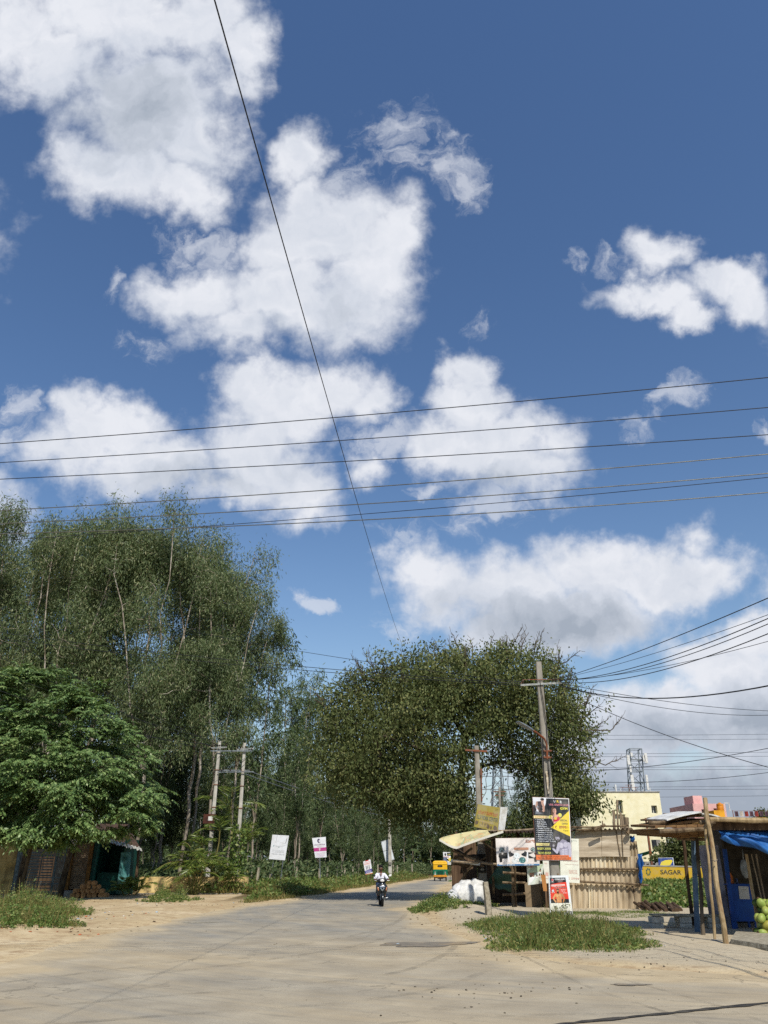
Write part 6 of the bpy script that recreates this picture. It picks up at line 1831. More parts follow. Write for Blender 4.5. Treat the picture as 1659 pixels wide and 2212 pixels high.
# ---------------------------------------------------------------- the pork stall
m_thatch = mat('old_sheeting', '#6d5c4b', '#463a2f', 4, rough=.95, bump=.6)
m_planks = mat('dark_planks', '#6b5540', '#4a3829', 3, (6, 1, .3), rough=.9, bump=.5)  # dark brown board tone with vertical grain
m_ply = mat('weathered_plywood', '#84735b', '#6a5a46', 2, (1, 1, .25), rough=.9, bump=.4, dirt='#4c4134', dlo=.5, dhi=.7)
m_tarp_g = mat('dark_green_tarp', '#2f4a42', '#3f5f55', 3, rough=.55, bump=.3)
m_tarp_b = mat('blue_tarp', '#164680', '#2a5f9c', 3, rough=.5, bump=.25, dirt='#7fa4cc', dlo=.58, dhi=.72)
m_paleboard = mat('sun_bleached_board', '#b9ab94', '#86765f', 2.2, (.35, 1, 2.4), lo=.36, hi=.66, rough=.9, bump=.6, dirt='#d0c5b0', dscale=2, dlo=.55, dhi=.75)
m_sack = mat('white_plastic_sack', '#d3d2cd', '#b5b4b0', 6, rough=.6, bump=.5)
m_asb = mat('asbestos_sheet', '#c4b498', '#a08d70', 1.1, (1, 1, .3), rough=.9, bump=.25, dirt='#5f4f3a', dscale=1.6, dlo=.52, dhi=.75)
m_asb_l = mat('pale_asbestos_sheet', '#ddd2b8', '#b8a078', 1.1, (1, 1, .3), rough=.9, bump=.25, dirt='#7a5a36', dlo=.56, dhi=.75)
m_flap = None
root = empty('pork_stall', (P(1040, 1958, 36.5).x, 36.5, 0), 'ramshackle pork stall of sticks, planks and sheets beside the road bend', 'stall')
mb = MB()
for (x0, y0, x1, y1, Y, Y1, r) in [(978, 1925, 976, 1872, 38.6, 38.6, .05)]: pass
# left side: vertical planks
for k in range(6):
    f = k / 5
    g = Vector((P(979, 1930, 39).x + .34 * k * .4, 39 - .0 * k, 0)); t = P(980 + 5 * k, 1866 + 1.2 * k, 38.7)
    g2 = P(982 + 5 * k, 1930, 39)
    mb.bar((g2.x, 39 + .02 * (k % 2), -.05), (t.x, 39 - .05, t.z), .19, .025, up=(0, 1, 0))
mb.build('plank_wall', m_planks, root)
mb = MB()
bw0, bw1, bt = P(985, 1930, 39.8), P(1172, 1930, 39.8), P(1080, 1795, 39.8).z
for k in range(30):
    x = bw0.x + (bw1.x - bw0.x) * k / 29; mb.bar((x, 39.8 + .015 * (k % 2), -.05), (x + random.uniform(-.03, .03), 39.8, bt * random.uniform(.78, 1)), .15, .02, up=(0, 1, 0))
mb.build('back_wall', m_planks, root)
for (x0, y0, Y0, x1, y1, Y1, r, m_) in [
        (1010, 1935, 38.2, 1000, 1872, 37.9, .05, m_bark_stick), (1115, 1962, 35.9, 1112, 1868, 34.6, .05, m_bark_stick), (1170, 1960, 36.0, 1163, 1800, 35.2, .06, m_bark_stick),
        (980, 1927, 37.2, 1021, 1864, 36.0, .05, m_bark_stick), (1026, 1933, 36.8, 1038, 1900, 36.9, .06, m_bark_stick), (1066, 1930, 37.0, 1062, 1815, 36.2, .055, m_bark_stick), (1095, 1865, 35.4, 1114, 1885, 35.4, .035, m_bark_stick)]:
    mb = MB(); a_ = P(x0, y0, Y0)
    if y0 > 1930: a_.z = -.05
    mb.stick(a_, P(x1, y1, Y1), r, r * .8, 6, .012); mb.build('post', m_, root)
for (x0, y0, x1, y1, Y, r) in [(978, 1861, 1078, 1867, 35.4, .05), (1035, 1818, 1072, 1808, 34.6, .04), (1060, 1795, 1190, 1790, 35, .05), (1036, 1815, 1074, 1838, 35.2, .035), (976, 1868, 1020, 1832, 36.4, .05), (975, 1838, 1060, 1868, 35.6, .045)]:
    mb = MB(); mb.stick(P(x0, y0, Y), P(x1, y1, Y + .2), r, r, 6, .01); mb.build('beam', m_bark_stick if r < .05 else m_wood, root)
# roof of dark corrugated sheets, sagging sheets below it, and the long printed flap
mb = MB(); corr(mb, P(1062, 1797, 34.6), P(1200, 1797, 34.6), P(1195, 1790, 40), P(1040, 1795, 40), 16, .05); mb.build('tin_roof', m_rust, root)
mb = MB()
mb.grid(lambda u, v: P(980 + 68 * u, 1836 + 20 * u + 8 * v * math.sin(u * 3), 37.8 - 1.8 * v) + Vector((0, 0, .06 * math.sin(u * 11 + v * 3))), 14, 4, thick=.03)
mb.grid(lambda u, v: P(974 + 64 * u + 8 * v, 1871 - 22 * (1 - u) * v + 3 * u, 37.5 - 1.4 * v) + Vector((0, 0, .05 * math.sin(u * 9))), 12, 4, thick=.03)
mb.build('sagging_sheets', m_thatch, root)
mb = MB(); mb.bar(P(974, 1859, 35.9), P(1037, 1867, 35.5), .05, .10); mb.build('edge_strip', m_tin_edge, root)
root2 = empty('printed_flap', P(1000, 1818, 35.2), 'long bent sheet of old yellow hoarding laid on the pork stall roof', 'hoarding sheet')
mb = MB()
cols = [hx(c) for c in ('#d3c692', '#c8b97e', '#b4b587', '#d3b684', '#cba873', '#a7ae82', '#d9cda0')]
def flap(u, v):
    far_ = P(951 + (1084 - 951) * u, 1811 - 18 * min(1, u * 1.6) ** .7 + 0 * u, 37.0); near = P(949 + 138 * u, 1812 + 17 * math.sin(min(1, u / .28) * 1.5) ** 1.2 if u < .28 else 1829 - 35 * ((u - .28) / .72) ** .9, 35.3 - .9 * u)
    return far_.lerp(near, v)
for i in range(60):
    for j in range(16):
        q = [flap((i + a) / 60, (j + b) / 16) for a, b in ((0, 0), (0, 1), (1, 1), (1, 0))]
        c = cols[0] if vnoise(i, j, 4.4, 5) > .5 else cols[int(vnoise(i * 1.0, j * 1.6, 4.2, 6) * 6.99)]
        mb.poly(q, 0, c)
        if i % 2 == 0 and j % 2 == 0: mb.poly([flap((i + a) / 60, (j + b) / 16) - Vector((0, 0, .03)) for a, b in ((2, 0), (2, 2), (0, 2), (0, 0))], 0, hx('#7a6650'))
for i in range(30):
    a_, b_ = flap(i / 30, 1), flap((i + 1) / 30, 1); mb.poly([a_, a_ - Vector((0, 0, .09)), b_ - Vector((0, 0, .09)), b_], 0, hx('#d9d3c2'))
    a_, b_ = flap(i / 30, 0), flap((i + 1) / 30, 0); mb.poly([b_, b_ - Vector((0, 0, .03)), a_ - Vector((0, 0, .03)), a_], 0, hx('#b9a070'))
for j in range(8):
    a_, b_ = flap(0, j / 8), flap(0, (j + 1) / 8); mb.poly([a_, a_ - Vector((0, 0, .05)), b_ - Vector((0, 0, .05)), b_], 0, hx('#c98a4a'))
mb.build('sheet', M_PRINT_OLD, root2)
# dark green tarp hung inside
mb = MB()
def gt(u, v):
    a_ = P(1075 + 40 * u, 1871 + 8 * u, 36.4); b_ = P(1052 + 66 * u, 1906 + 16 * math.sin(u * 2.2) + 4 * u, 37.0)
    p = a_.lerp(b_, v); return p + Vector((0, .10 * math.sin(v * 8 + u * 5), .04 * math.sin(u * 14)))
mb.grid(gt, 20, 14, thick=.01)
tag(mb.build('green_tarp', m_tarp_g, None, smooth=True, loc=P(1085, 1910, 37)), 'dark green tarp hanging in folds inside the pork stall', 'tarp')
# sacks
rs = random.Random(8)
for i, (x, y, rx, rz, Y) in enumerate([(980, 1938, .28, .30, 35.3), (993, 1932, .36, .42, 35.6), (1010, 1932, .40, .46, 35.7), (1028, 1932, .40, .44, 35.8), (1040, 1936, .3, .36, 35.9), (1006, 1915, .34, .26, 35.8), (1028, 1913, .34, .26, 36.0)]):
    c = P(x, y, Y); mb = MB(); mb.ball(c, (rx, .32, rz), 16, 11, lump=.05)
    for k in range(len(mb.v)):
        p = Vector(mb.v[k]); mb.v[k] = (p.x + .03 * math.sin(p.z * 21 + i), p.y, p.z + .03 * math.sin(p.x * 17 + i * 2))
    tag(mb.build('white_sack', m_sack, None, smooth=True, loc=(c.x, c.y, 0)), ['small crumpled white sack at the road end of the heap', 'rounded white sack second from the road in the heap', 'fat white sack in the middle of the heap', 'white sack leaning on the number-plate pole', 'narrow white sack just behind the number-plate pole', 'white sack lying on top of the heap', 'white sack lying on top, close to the pole'][i] + ' in the pork stall', 'sack', 'white sacks in the pork stall')
# stick stand
root = empty('stick_stand', P(1109, 1964, 35.3), 'rough stand of crossed sticks like a ladder, in front of the pork stall', 'stand')
root.location.z = 0
mb = MB(); a_ = G(1110, 1964); mb.stick((a_.x, a_.y, -.05), P(1106, 1872, 35.2), .07, .055, 7, .01); mb.build('upright', m_bark_stick, root)
for (x0, y0, x1, y1) in [(1086, 1884.5, 1136, 1888), (1085, 1906.5, 1135, 1907), (1086, 1933, 1134, 1930)]:
    mb = MB(); mb.stick(P(x0, y0, 35.1), P(x1, y1, 35.15), .055, .05, 6, .008); mb.build('rung', m_bark_stick, root)
# plywood board and orange offcut
root = empty('plywood_board', G(1158, 1962), 'grey plywood board propped up beside the torn poster', 'board')
mb = MB(); g = G(1158, 1962); mb.hexa([Vector((P(1137, 1962, g.y).x, g.y, 0)), Vector((P(1181, 1962, g.y).x, g.y - .1, 0)), Vector((P(1181, 1962, g.y).x, g.y - .06, 0)), Vector((P(1137, 1962, g.y).x, g.y + .04, 0))], [P(1133, 1906, g.y + .1), P(1181, 1905, g.y), P(1181, 1905, g.y + .04), P(1133, 1906, g.y + .14)]); mb.build('panel', m_ply, root)
mb = MB(); mb.hexa([P(1174, 1925, 33.7), P(1182, 1925, 33.7), P(1182, 1925, 33.74), P(1174, 1925, 33.74)], [P(1168, 1890, 33.7), P(1178, 1889, 33.7), P(1178, 1889, 33.74), P(1168, 1890, 33.74)])
tag(mb.build('timber_offcut', mat('fresh_timber', '#b07a44', '#8a5a2e', 4, (1, 1, .2), rough=.8), None, loc=P(1176, 1925, 33.7)), 'orange-brown timber offcut leaning under the torn poster', 'plank')
# dark slats behind the gym pole
root = empty('slat_screen', (P(1190, 1900, 34.9).x, 34.9, 0), 'screen of vertical slats seen between the gym boards', 'screen')
mb = MB()
for k in range(7): mb.bar((P(1182 + 4.2 * k, 1965, 34.9).x, 34.9, 0), P(1176 + 4.2 * k, 1800, 34.9), .11, .03, up=(0, 1, 0))
mb.build('slats', m_planks, root)

# ---------------------------------------------------------------- corrugated shed
root = empty('tin_shed', (P(1310, 1964, 35.3).x, 35.3, 0), 'shed clad in rows of tan corrugated sheets with grey boards on top', 'shed')
Yd = 35.3
def pd(x, y, dy=0): return P(x, y, Yd + dy)
g0, g1 = G(1222, 1964), G(1386, 1966)
rows = [((1222, 1966), (1386, 1967), (1384, 1906), (1222, 1902), .0), ((1222, 1912), (1384, 1913), (1382, 1876), (1222, 1872), -.05), ((1250, 1880), (1382, 1882), (1380, 1850), (1250, 1848), -.10)]
for k, (bl, br, tr, tl, dy) in enumerate(rows):
    x = 0; n = 3
    cuts = [0, .30, .36, .68, 1.0] if k == 0 else [0, .25, .6, 1.0] if k == 1 else [0, .2, .62, 1.0]
    mb = MB()
    for i in range(len(cuts) - 1):
        u0, u1 = cuts[i], cuts[i + 1] + (.012 if i < len(cuts) - 2 else 0)
        lo = lambda u: Vector(bl).lerp(Vector(br), u) if False else (bl[0] + (br[0] - bl[0]) * u, bl[1] + (br[1] - bl[1]) * u)
        hi = lambda u: (tl[0] + (tr[0] - tl[0]) * u, tl[1] + (tr[1] - tl[1]) * u)
        d = dy - .012 * (i % 2)
        corr(mb, pd(*lo(u0), d), pd(*lo(u1), d), pd(*hi(u1), d), pd(*hi(u0), d), max(2, int(round((u1 - u0) * 14))), .046, 1 if (k == 0 and i == 1) or (k == 2 and i == 1) else 0, rag=.012)
    mb.build('corrugated_sheet', [m_asb, m_asb_l], root)
mb = MB(); corr(mb, pd(1357, 1852, .12), pd(1380, 1852, .12), pd(1375, 1817, .12), pd(1356, 1817, .12), 3, .035); mb.build('corrugated_sheet', m_asb, root)
for (x0, y0, x1, y1) in [(1224, 1877, 1388, 1877), (1250, 1904, 1400, 1912)]:
    mb = MB(); mb.stick(pd(x0, y0, -.2), pd(x1, y1, -.2), .05, .045, 6, .006); mb.build('rail', m_bark_stick, root)
for (x0, x1, yt0, yt1, yb0, yb1, dy) in [(1242, 1300, 1797, 1791, 1852, 1851, -.2), (1300, 1360, 1792, 1790, 1850, 1851, -.23)]:
    mb = MB()
    def bd(u, v): 
        p = pd(x0 + (x1 - x0) * u, (yt0 + (yt1 - yt0) * u) * (1 - v) + (yb0 + (yb1 - yb0) * u) * v, dy)
        return p + Vector((0, .006 * math.sin(v * 17) + .012 * math.sin(u * 7 + v * 3), 0))
    mb.grid(bd, 16, 24, thick=.02); mb.build('board', m_paleboard, root)
mb = MB()
for z0, z1 in ((0, 2.9),): mb.hexa([Vector((g1.x, Yd, 0)), Vector((g1.x, Yd + 4.2, 0)), Vector((g1.x - .05, Yd + 4.2, 0)), Vector((g1.x - .05, Yd, 0))], [Vector((g1.x - .1, Yd, 2.75)), Vector((g1.x - .1, Yd + 4.2, 2.75)), Vector((g1.x - .15, Yd + 4.2, 2.75)), Vector((g1.x - .15, Yd, 2.75))])
mb.build('side_wall', m_thatch, root)
mb = MB(); corr(mb, pd(1190, 1794, -.4), pd(1362, 1790, -.4), pd(1362, 1792, 4.2), pd(1200, 1795, 4.2), 18, .04); mb.build('tin_roof', m_rust, root)
for (x0, y0, x1, y1, dy, r) in [(1236, 1787, 1358, 1783, -.5, .045), (1243, 1793, 1300, 1789, -.45, .05), (1283, 1793, 1307, 1781, -.7, .06), (1355, 1800, 1365, 1790, -.5, .09), (1355, 1797, 1420, 1790, -.4, .07), (1225, 1789, 1240, 1786, -.3, .04)]:
    mb = MB(); mb.stick(pd(x0, y0, dy), pd(x1, y1, dy), r, r * .9, 6, .012); mb.build('roof_pole', m_bark_stick, root)
for (x, yt, yb, r) in [(1325, 1750, 1792, .06), (1333, 1728, 1790, .045), (1340, 1755, 1790, .05), (1344, 1762, 1790, .06), (1351, 1766, 1794, .13), (1301, 1773, 1790, .03)]:
    mb = MB(); mb.stick(pd(x + 2, yb, .1), pd(x, yt, .1), r, r, 7, .01); mb.build('post_top', m_wood, root)
for (x0, y0, x1, y1) in [(1330, 1790, 1343, 1868), (1343, 1790, 1346, 1862)]:
    mb = MB(); mb.stick(pd(x0, y0, -.3), pd(x1, y1, -.28), .02, .016, 5, .006); mb.build('loose_cane', m_bark_stick, root)
# blue plastic sheet on its corner
mb = MB()
mb.grid(lambda u, v: pd(1361 + 10 * u, 1806 + 13 * v, -.15 - .2 * u) + Vector((0, .05 * math.sin(v * 9), .03 * math.sin(u * 9))), 6, 6, thick=.01)
mb.grid(lambda u, v: pd(1377 + 4 * v + 11 * u * (1 - .4 * v), 1846 + 62 * v, -.28) + Vector((.03 * math.sin(v * 15 + u * 3), .08 * math.sin(u * 9 + v * 7), .03 * math.sin(u * 8))), 8, 16, thick=.01)
tag(mb.build('blue_plastic_sheet', m_tarp_b, None, smooth=True, loc=pd(1380, 1850)), 'crumpled blue plastic sheet on the corner of the tin shed', 'plastic sheet')
# logs lying by the shed
rl = random.Random(4)
for i in range(11):
    x = 1388 + 8.4 * i * .95; a_ = G(x + 4, 1970 + rl.uniform(-2, 3)); b_ = P(x - 14 + rl.uniform(-5, 5), 1950 + rl.uniform(-4, 5), a_.y + 1.2)
    mb = MB(); r = rl.uniform(.06, .09); a_.z = r; b_.z = max(b_.z, r + .12); mb.stick(a_, b_, r, r * .9, 7, .015)
    tag(mb.build('brown_log', m_wood_d, None, loc=(a_.x, a_.y, 0)), 'dark brown log lying slanted beside the tin shed, one of a short row', 'log', 'logs lying beside the tin shed')

# ---------------------------------------------------------------- coconut stall on the right
m_blue = mat('blue_paint', '#0d3f86', '#0b3470', 3, rough=.55, bump=.1, dirt='#1c4a86')
m_purple = mat('grey_lime_wall', '#8f8c94', '#77747e', 1.5, rough=.9, bump=.3, dirt='#5a5760', dlo=.5, dhi=.7)
m_bluepost = mat('faded_blue_post', '#5a7086', '#44586c', 4, rough=.7)
m_thin = mat('layered_roof_boards', '#6a4f34', '#8a6a44', 3, (1, 1, 9), rough=.9, bump=.6)
root = empty('coconut_stall', (P(1640, 2005, 24).x, 23.5, 0), 'roadside coconut stall with a pole-and-board roof, blue counter and dark inside', 'stall')
posts = [(1568.6, 2042, 1523, 1724, 20.1, 20.9, .062, .052, m_bamboo), (1544, 2035, 1523, 1776, 20.9, 21.1, .036, .032, m_bamboo), (1498, 2004, 1475, 1809, 25.4, 25.2, .058, .05, m_wood_d), (1519.5, 2021, 1505, 1809, 22.8, 23.4, .055, .048, m_bark), (1640, 2010, 1612, 1845, 22.6, 22.6, .045, .04, m_bamboo)]
for (xb, yb, xt, yt, Yb_, Yt_, r0, r1, m_) in posts:
    g = P(xb, yb, Yb_); g.z = -.05
    mb = MB(); mb.stick(g, P(xt, yt, Yt_), r0, r1, 8, .006, 7); mb.build('post', m_, root)
g = P(1506, 2015, 23.6); g.z = -.05
mb = MB(); mb.bar(g, P(1497.5, 1803, 23.9), .11, .11, up=(0, 1, 0)); mb.build('post', m_bluepost, root)
mb = MB()
for k in range(5): mb.tube([P(1520 + 3 * k, 1786 - 2 * (k % 2), 20.9), P(1529 + 2 * k, 1778 + 3 * (k % 3), 20.75), P(1537 - k, 1783 + 2 * k, 20.9)], .018, 5)
mb.tube([P(1538.5, 1858, 20.35), P(1544, 1861, 20.2), P(1549, 1857, 20.35)], .016, 5)
mb.build('rope_lashing', m_twig, root)
# left lean-to roof: layered old boards on poles
mb = MB()
rq = random.Random(2)
for (x0, y0, x1, y1, Y, dy, th) in [(1437, 1770, 1516, 1757, 22.6, 2.2, .07), (1445, 1779, 1527, 1768, 22.4, 2.6, .09), (1415, 1784, 1530, 1779, 22.2, 2.2, .07), (1425, 1794, 1528, 1790, 22.6, 2.8, .13), (1432, 1802, 1528, 1800, 22.9, 2.4, .10)]:
    n = 5
    for k in range(n):
        u0, u1 = k / n, (k + 1) / n - .01
        a_ = P(x0 + (x1 - x0) * u0, y0 + (y1 - y0) * u0 + rq.uniform(-1, 1), Y); b_ = P(x0 + (x1 - x0) * u1, y0 + (y1 - y0) * u1 + rq.uniform(-1, 1), Y)
        t = Vector((0, 0, -th * rq.uniform(.6, 1.1))); back = Vector((.0, dy, .12))
        mb.hexa([a_ + t, b_ + t, b_ + t + back, a_ + t + back], [a_, b_, b_ + back, a_ + back])
mb.build('board_roof', m_thin, root)
mb = MB()
for (x0, y0, x1, y1, Y) in [(1440, 1770, 1515, 1753, 22.2), (1516, 1756, 1556, 1764, 22.2)]:
    mb.grid(lambda u, v: P(x0 + (x1 - x0) * u, y0 + (y1 - y0) * u - 2.0 * math.sin(u * 3), Y) + Vector((0, 1.7 * v, .1 * v)), 8, 2, thick=.035)
mb.build('top_sheet', m_white_bar, root)
for (x0, y0, x1, y1, Y, r) in [(1401, 1778, 1440, 1776, 22.3, .05), (1425, 1796, 1524, 1791, 21.9, .06), (1462, 1811, 1525, 1814, 23.4, .045), (1434, 1762, 1480, 1762, 24, .07), (1512, 1777, 1545, 1776, 21.0, .05)]:
    mb = MB(); mb.stick(P(x0, y0, Y), P(x1, y1, Y), r, r * .9, 7, .01); mb.build('pole_beam', m_bark_stick, root)
# main roof
mb = MB(); corr(mb, P(1530, 1772, 21.2), P(1760, 1774, 21.2), P(1760, 1775, 26.8), P(1530, 1773, 26.8), 22, .03, rag=.01); mb.build('tin_roof', m_rust, root)
mb = MB(); mb.stick(P(1532, 1770, 21.0), P(1760, 1774, 21.0), .065, .06, 8, .004); mb.build('pole_beam', m_bamboo, root)
mb = MB(); mb.box((P(1650, 1783, 21.4).x, 21.45, P(1650, 1783, 21.4).z), (P(1760, 1783, 21.4).x - P(1537, 1783, 21.4).x, .08, .22)); mb.build('fascia_board', m_wood_d, root)
# walls and counter
mb = MB()
a_, b_ = P(1555, 2002, 25.0), P(1580, 2002, 24.8)
za = P(1541, 1826, 25.3).z
mb.hexa([Vector((a_.x, a_.y, -.05)), Vector((b_.x, b_.y, -.05)), Vector((b_.x, b_.y + .7, -.05)), Vector((a_.x, a_.y + .7, -.05))], [Vector((a_.x, a_.y, za)), Vector((b_.x, b_.y, za)), Vector((b_.x, b_.y + .7, za)), Vector((a_.x, a_.y + .7, za))])
mb.build('side_wall', m_purple, root)
xr = P(1800, 2000, 25).x
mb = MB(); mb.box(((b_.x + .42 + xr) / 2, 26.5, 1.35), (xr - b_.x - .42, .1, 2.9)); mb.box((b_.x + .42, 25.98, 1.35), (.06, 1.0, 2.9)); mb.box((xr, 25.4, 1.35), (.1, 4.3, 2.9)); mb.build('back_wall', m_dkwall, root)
mb = MB(); c0, c1 = P(1590, 2002, 24.5).x, P(1640, 2002, 24.5).x
ct = P(1600, 1912, 24.5).z
mb.box(((c0 + c1) / 2, 24.5, (ct + .22) / 2), (c1 - c0, .05, ct - .22)); mb.box(((c0 + c1) / 2, 24.78, ct + .015), (c1 - c0 + .06, .6, .03)); mb.box((c1 - .02, 24.8, (ct + .22) / 2), (.04, .5, ct - .24))
cn = mb.build('counter', m_blue, root)
for x, y in ((c0 + .04, 24.53), (c1 - .05, 24.55), (c0 + .04, 25.0), (c1 - .05, 25.0)):
    mb = MB(); mb.box((x, y + .03, .12), (.06, .05, .3)); mb.build('leg', m_blue, cn)
mb = MB(); mb.bar(P(1587, 2012, 24.4) * 1.0, P(1565, 1834, 24.4), .10, .08, up=(0, 1, 0)); mb.build('door_frame', m_blue, root)
for (x0, y0, x1, y1, Y, r) in [(1623, 1845, 1652, 1975, 23.6, .018), (1633, 1845, 1655, 1960, 24.0, .025)]:
    mb = MB(); mb.stick(P(x1, y1, Y), P(x0, y0, Y), r, r, 6, .006); mb.build('thin_pole', m_wood, root)
mb = MB(); S = Sheet(*[P(x, y, 24.46) for x, y in ((1595, 1914), (1616.5, 1915), (1620, 1942.5), (1598, 1942))], face=hx('#b5afa5'), thick=.008); S.greek(.2, .8, .3, .05, '#8d877c', 2); S.build('paper_notice', cn)
# things in the stall
mb = MB(); c = P(1578.5, 1909, 24.75); mb.lathe([(.085, 0), (.09, .02), (.09, .20), (.06, .24), (.065, .25), (.065, .29), (.0, .29)], 12, Matrix.Translation((c.x, c.y, ct + .03)))
tag(mb.build('orange_jar', mat('orange_plastic', '#b8621c', '#9a4f16', 4, rough=.4, bump=0), None, smooth=True, loc=(c.x, c.y, ct + .03)), 'orange plastic jar standing on the blue counter', 'jar')
mb = MB(); c = P(1592, 1909, 24.8); mb.lathe([(.04, 0), (.045, .02), (.045, .12), (.03, .14), (.0, .14)], 10, Matrix.Translation((c.x, c.y, ct + .03)))
tag(mb.build('small_cup', mat('dull_tin', '#55586a', '#3d3f4e', 4, rough=.4, metal=.4, bump=0), None, smooth=True, loc=(c.x, c.y, ct + .03)), 'small dark cup on the blue counter beside the orange jar', 'cup')
mb = MB(); c = P(1609, 1877, 23.8); mb.ball(c, (.12, .08, .24), 12, 9, lump=.08); mb.tube([c + Vector((0, 0, .2)), c + Vector((.03, 0, .5))], .012, 5)
tag(mb.build('plastic_bag', mat('clear_plastic', '#8f918f', '#6f716f', 5, rough=.35, bump=.5), None, smooth=True, loc=c), 'pale plastic bag hanging in the dark opening of the coconut stall', 'bag')
# blue awning
mb = MB()
def aw(u, v):
    x = 1542 + 220 * u; top = P(x, 1791 + 2 * u, 21.75)
    drop = 18 + 38 * min(1, u * 1.9) ** .8 - 6 * u
    yb = 1793 + drop * 1.0 + (3 if u < .1 else 0)
    bot = P(1552 + 212 * u, 1793 + drop, 21.45)
    p = top.lerp(bot, v)
    tt = math.atan2(v + .02, u * 2.6 + .05)
    fold = .075 * math.sin(tt * 13 + u * 5) * min(1, .25 + v) + .02 * math.sin(tt * 29 + v * 6)
    belly = -.30 * math.sin(v * 2.6) * (1 - .3 * u)
    return p + Vector((0, belly + fold, -.04 * math.sin(u * 15) * v))
mb.grid(aw, 60, 22, thick=.008)
tag(mb.build('blue_awning', m_tarp_b, None, smooth=True, loc=P(1600, 1810, 21)), 'sagging blue tarpaulin hung along the front of the coconut stall', 'tarpaulin')
# coconuts
m_coco = [mat('green_coconut', '#7f9243', '#97a155', 5, rough=.45, bump=.1, dirt='#8a7a3a', dlo=.55, dhi=.7), mat('yellow_coconut', '#98903f', '#858038', 5, rough=.45, bump=.1, dirt='#6a5a2e', dlo=.55, dhi=.7), mat('dark_coconut', '#4d5f28', '#3d4c22', 5, rough=.45, bump=.1)]
protos = []
for k in range(3):
    rt = empty('green_coconut', (0, 0, 0), 'coconut', 'coconut', 'coconuts heaped at the stall')
    mb = MB(); n, m = 14, 10
    kk = len(mb.v)
    for i in range(m + 1):
        ph = math.pi * i / m
        for j in range(n):
            t = 2 * math.pi * j / n; q = 1 + .07 * math.cos(3 * t) * math.sin(ph)
            mb.v.append((.105 * math.sin(ph) * math.cos(t) * q, .105 * math.sin(ph) * math.sin(t) * q, .135 * -math.cos(ph) * (1 + .06 * math.cos(ph))))
    for i in range(m):
        for j in range(n): mb.f.append((i * n + j, i * n + (j + 1) % n, (i + 1) * n + (j + 1) % n, (i + 1) * n + j)); mb.m.append(0); mb.c.append(None)
    mb.build('nut', m_coco[k], rt, smooth=True)
    mb = MB(); mb.lathe([(.05, .128), (.04, .142), (.012, .145), (.01, .16), (.0, .16)], 7); mb.build('stalk_cap', m_wood_d, rt)
    protos.append(rt)
rc = random.Random(12); used_c = [False] * 3
cbase = P(1636, 2022, 21.9)
cc = 0
pile = []
for lay in range(5):
    z = .12 + lay * .165
    n = 8 - (lay + 1) // 2
    for k in range(n):
        for j in range(2):
            x = cbase.x + .10 + (k + .5 * (lay % 2)) * .205 + lay * .045; y = cbase.y - .1 + .22 * j + lay * .05
            pile.append((x, y, z))
for (x, y, z) in pile:
    i = 0 if rc.random() < .6 else 1 if rc.random() < .6 else 2
    if not used_c[i]: o = protos[i]; used_c[i] = True
    else: o = copy_tree(protos[i])
    o.location = (x + rc.uniform(-.02, .02), y + rc.uniform(-.02, .02), z); k = rc.uniform(.92, 1.08); o.scale = (k, k, k)
    o.rotation_euler = (rc.uniform(-1.5, 1.5), rc.uniform(-1, 1), rc.uniform(0, 6))
    row = int(round((z - .12) / .165))
    o['label'] = ['green coconut', 'yellowish coconut', 'dark green coconut'][i] + ' ' + ['at the foot of the heap', 'low in the heap', 'low in the heap', 'half way up the heap', 'half way up the heap', 'near the top of the heap', 'on top of the heap'][row] + ' beside the blue counter'
# kerb slab and bench
mb = MB()
a_, b_, c_, d_ = G(1577, 2043), G(1700, 2062), G(1720, 2032), G(1592, 2024)
mb.hexa([v - Vector((0, 0, .05)) for v in (a_, b_, c_, d_)], [v + Vector((0, 0, .13)) for v in (a_ + Vector((.05, .03, 0)), b_, c_, d_)])
tag(mb.build('stone_kerb', m_granite, None, loc=a_), 'low stone slab kerb in front of the coconut stall', 'kerb')
mb = MB(); g = G(1549, 2037); mb.lathe([(.34, 0), (.28, .05), (.1, .09), (0, .09)], 14, Matrix.Translation((g.x, g.y, -.02)), None or 0); tag(mb.build('cement_foot', m_conc, None, loc=g), 'flat lump of cement at the foot of the slim bamboo post', 'cement lump')
root = empty('stone_bench', G(1440, 2000), 'bench of a thin stone plank laid across three stacks of grey blocks', 'bench')
m_block = mat('concrete_block', '#bab4a8', '#a09a8f', 7, rough=.95, bump=.6)
yb_ = G(1420, 2008).y
zt_ = P(1420, 1976, yb_).z
for (xa, xb) in ((1411, 1435), (1471, 1497), (1532, 1556)):
    x0, x1 = P(xa, 2005, yb_).x, P(xb, 2005, yb_).x
    for k in range(2):
        mb = MB(); h = (zt_ - .05) / 2
        mb.box(((x0 + x1) / 2 + rc.uniform(-.012, .012), yb_ + .2 + rc.uniform(-.02, .02), h * (k + .5)), (x1 - x0, .42, h - .012), rz=rc.uniform(-.04, .04)); mb.build('block', m_block, root)
x0, x1 = P(1412, 1976, yb_).x, P(1562, 1980, yb_).x
mb = MB(); mb.box(((x0 + x1) / 2, yb_ + .2, zt_ - .02), (x1 - x0, .5, .05), ry=.006); mb.build('plank', m_granite, root)
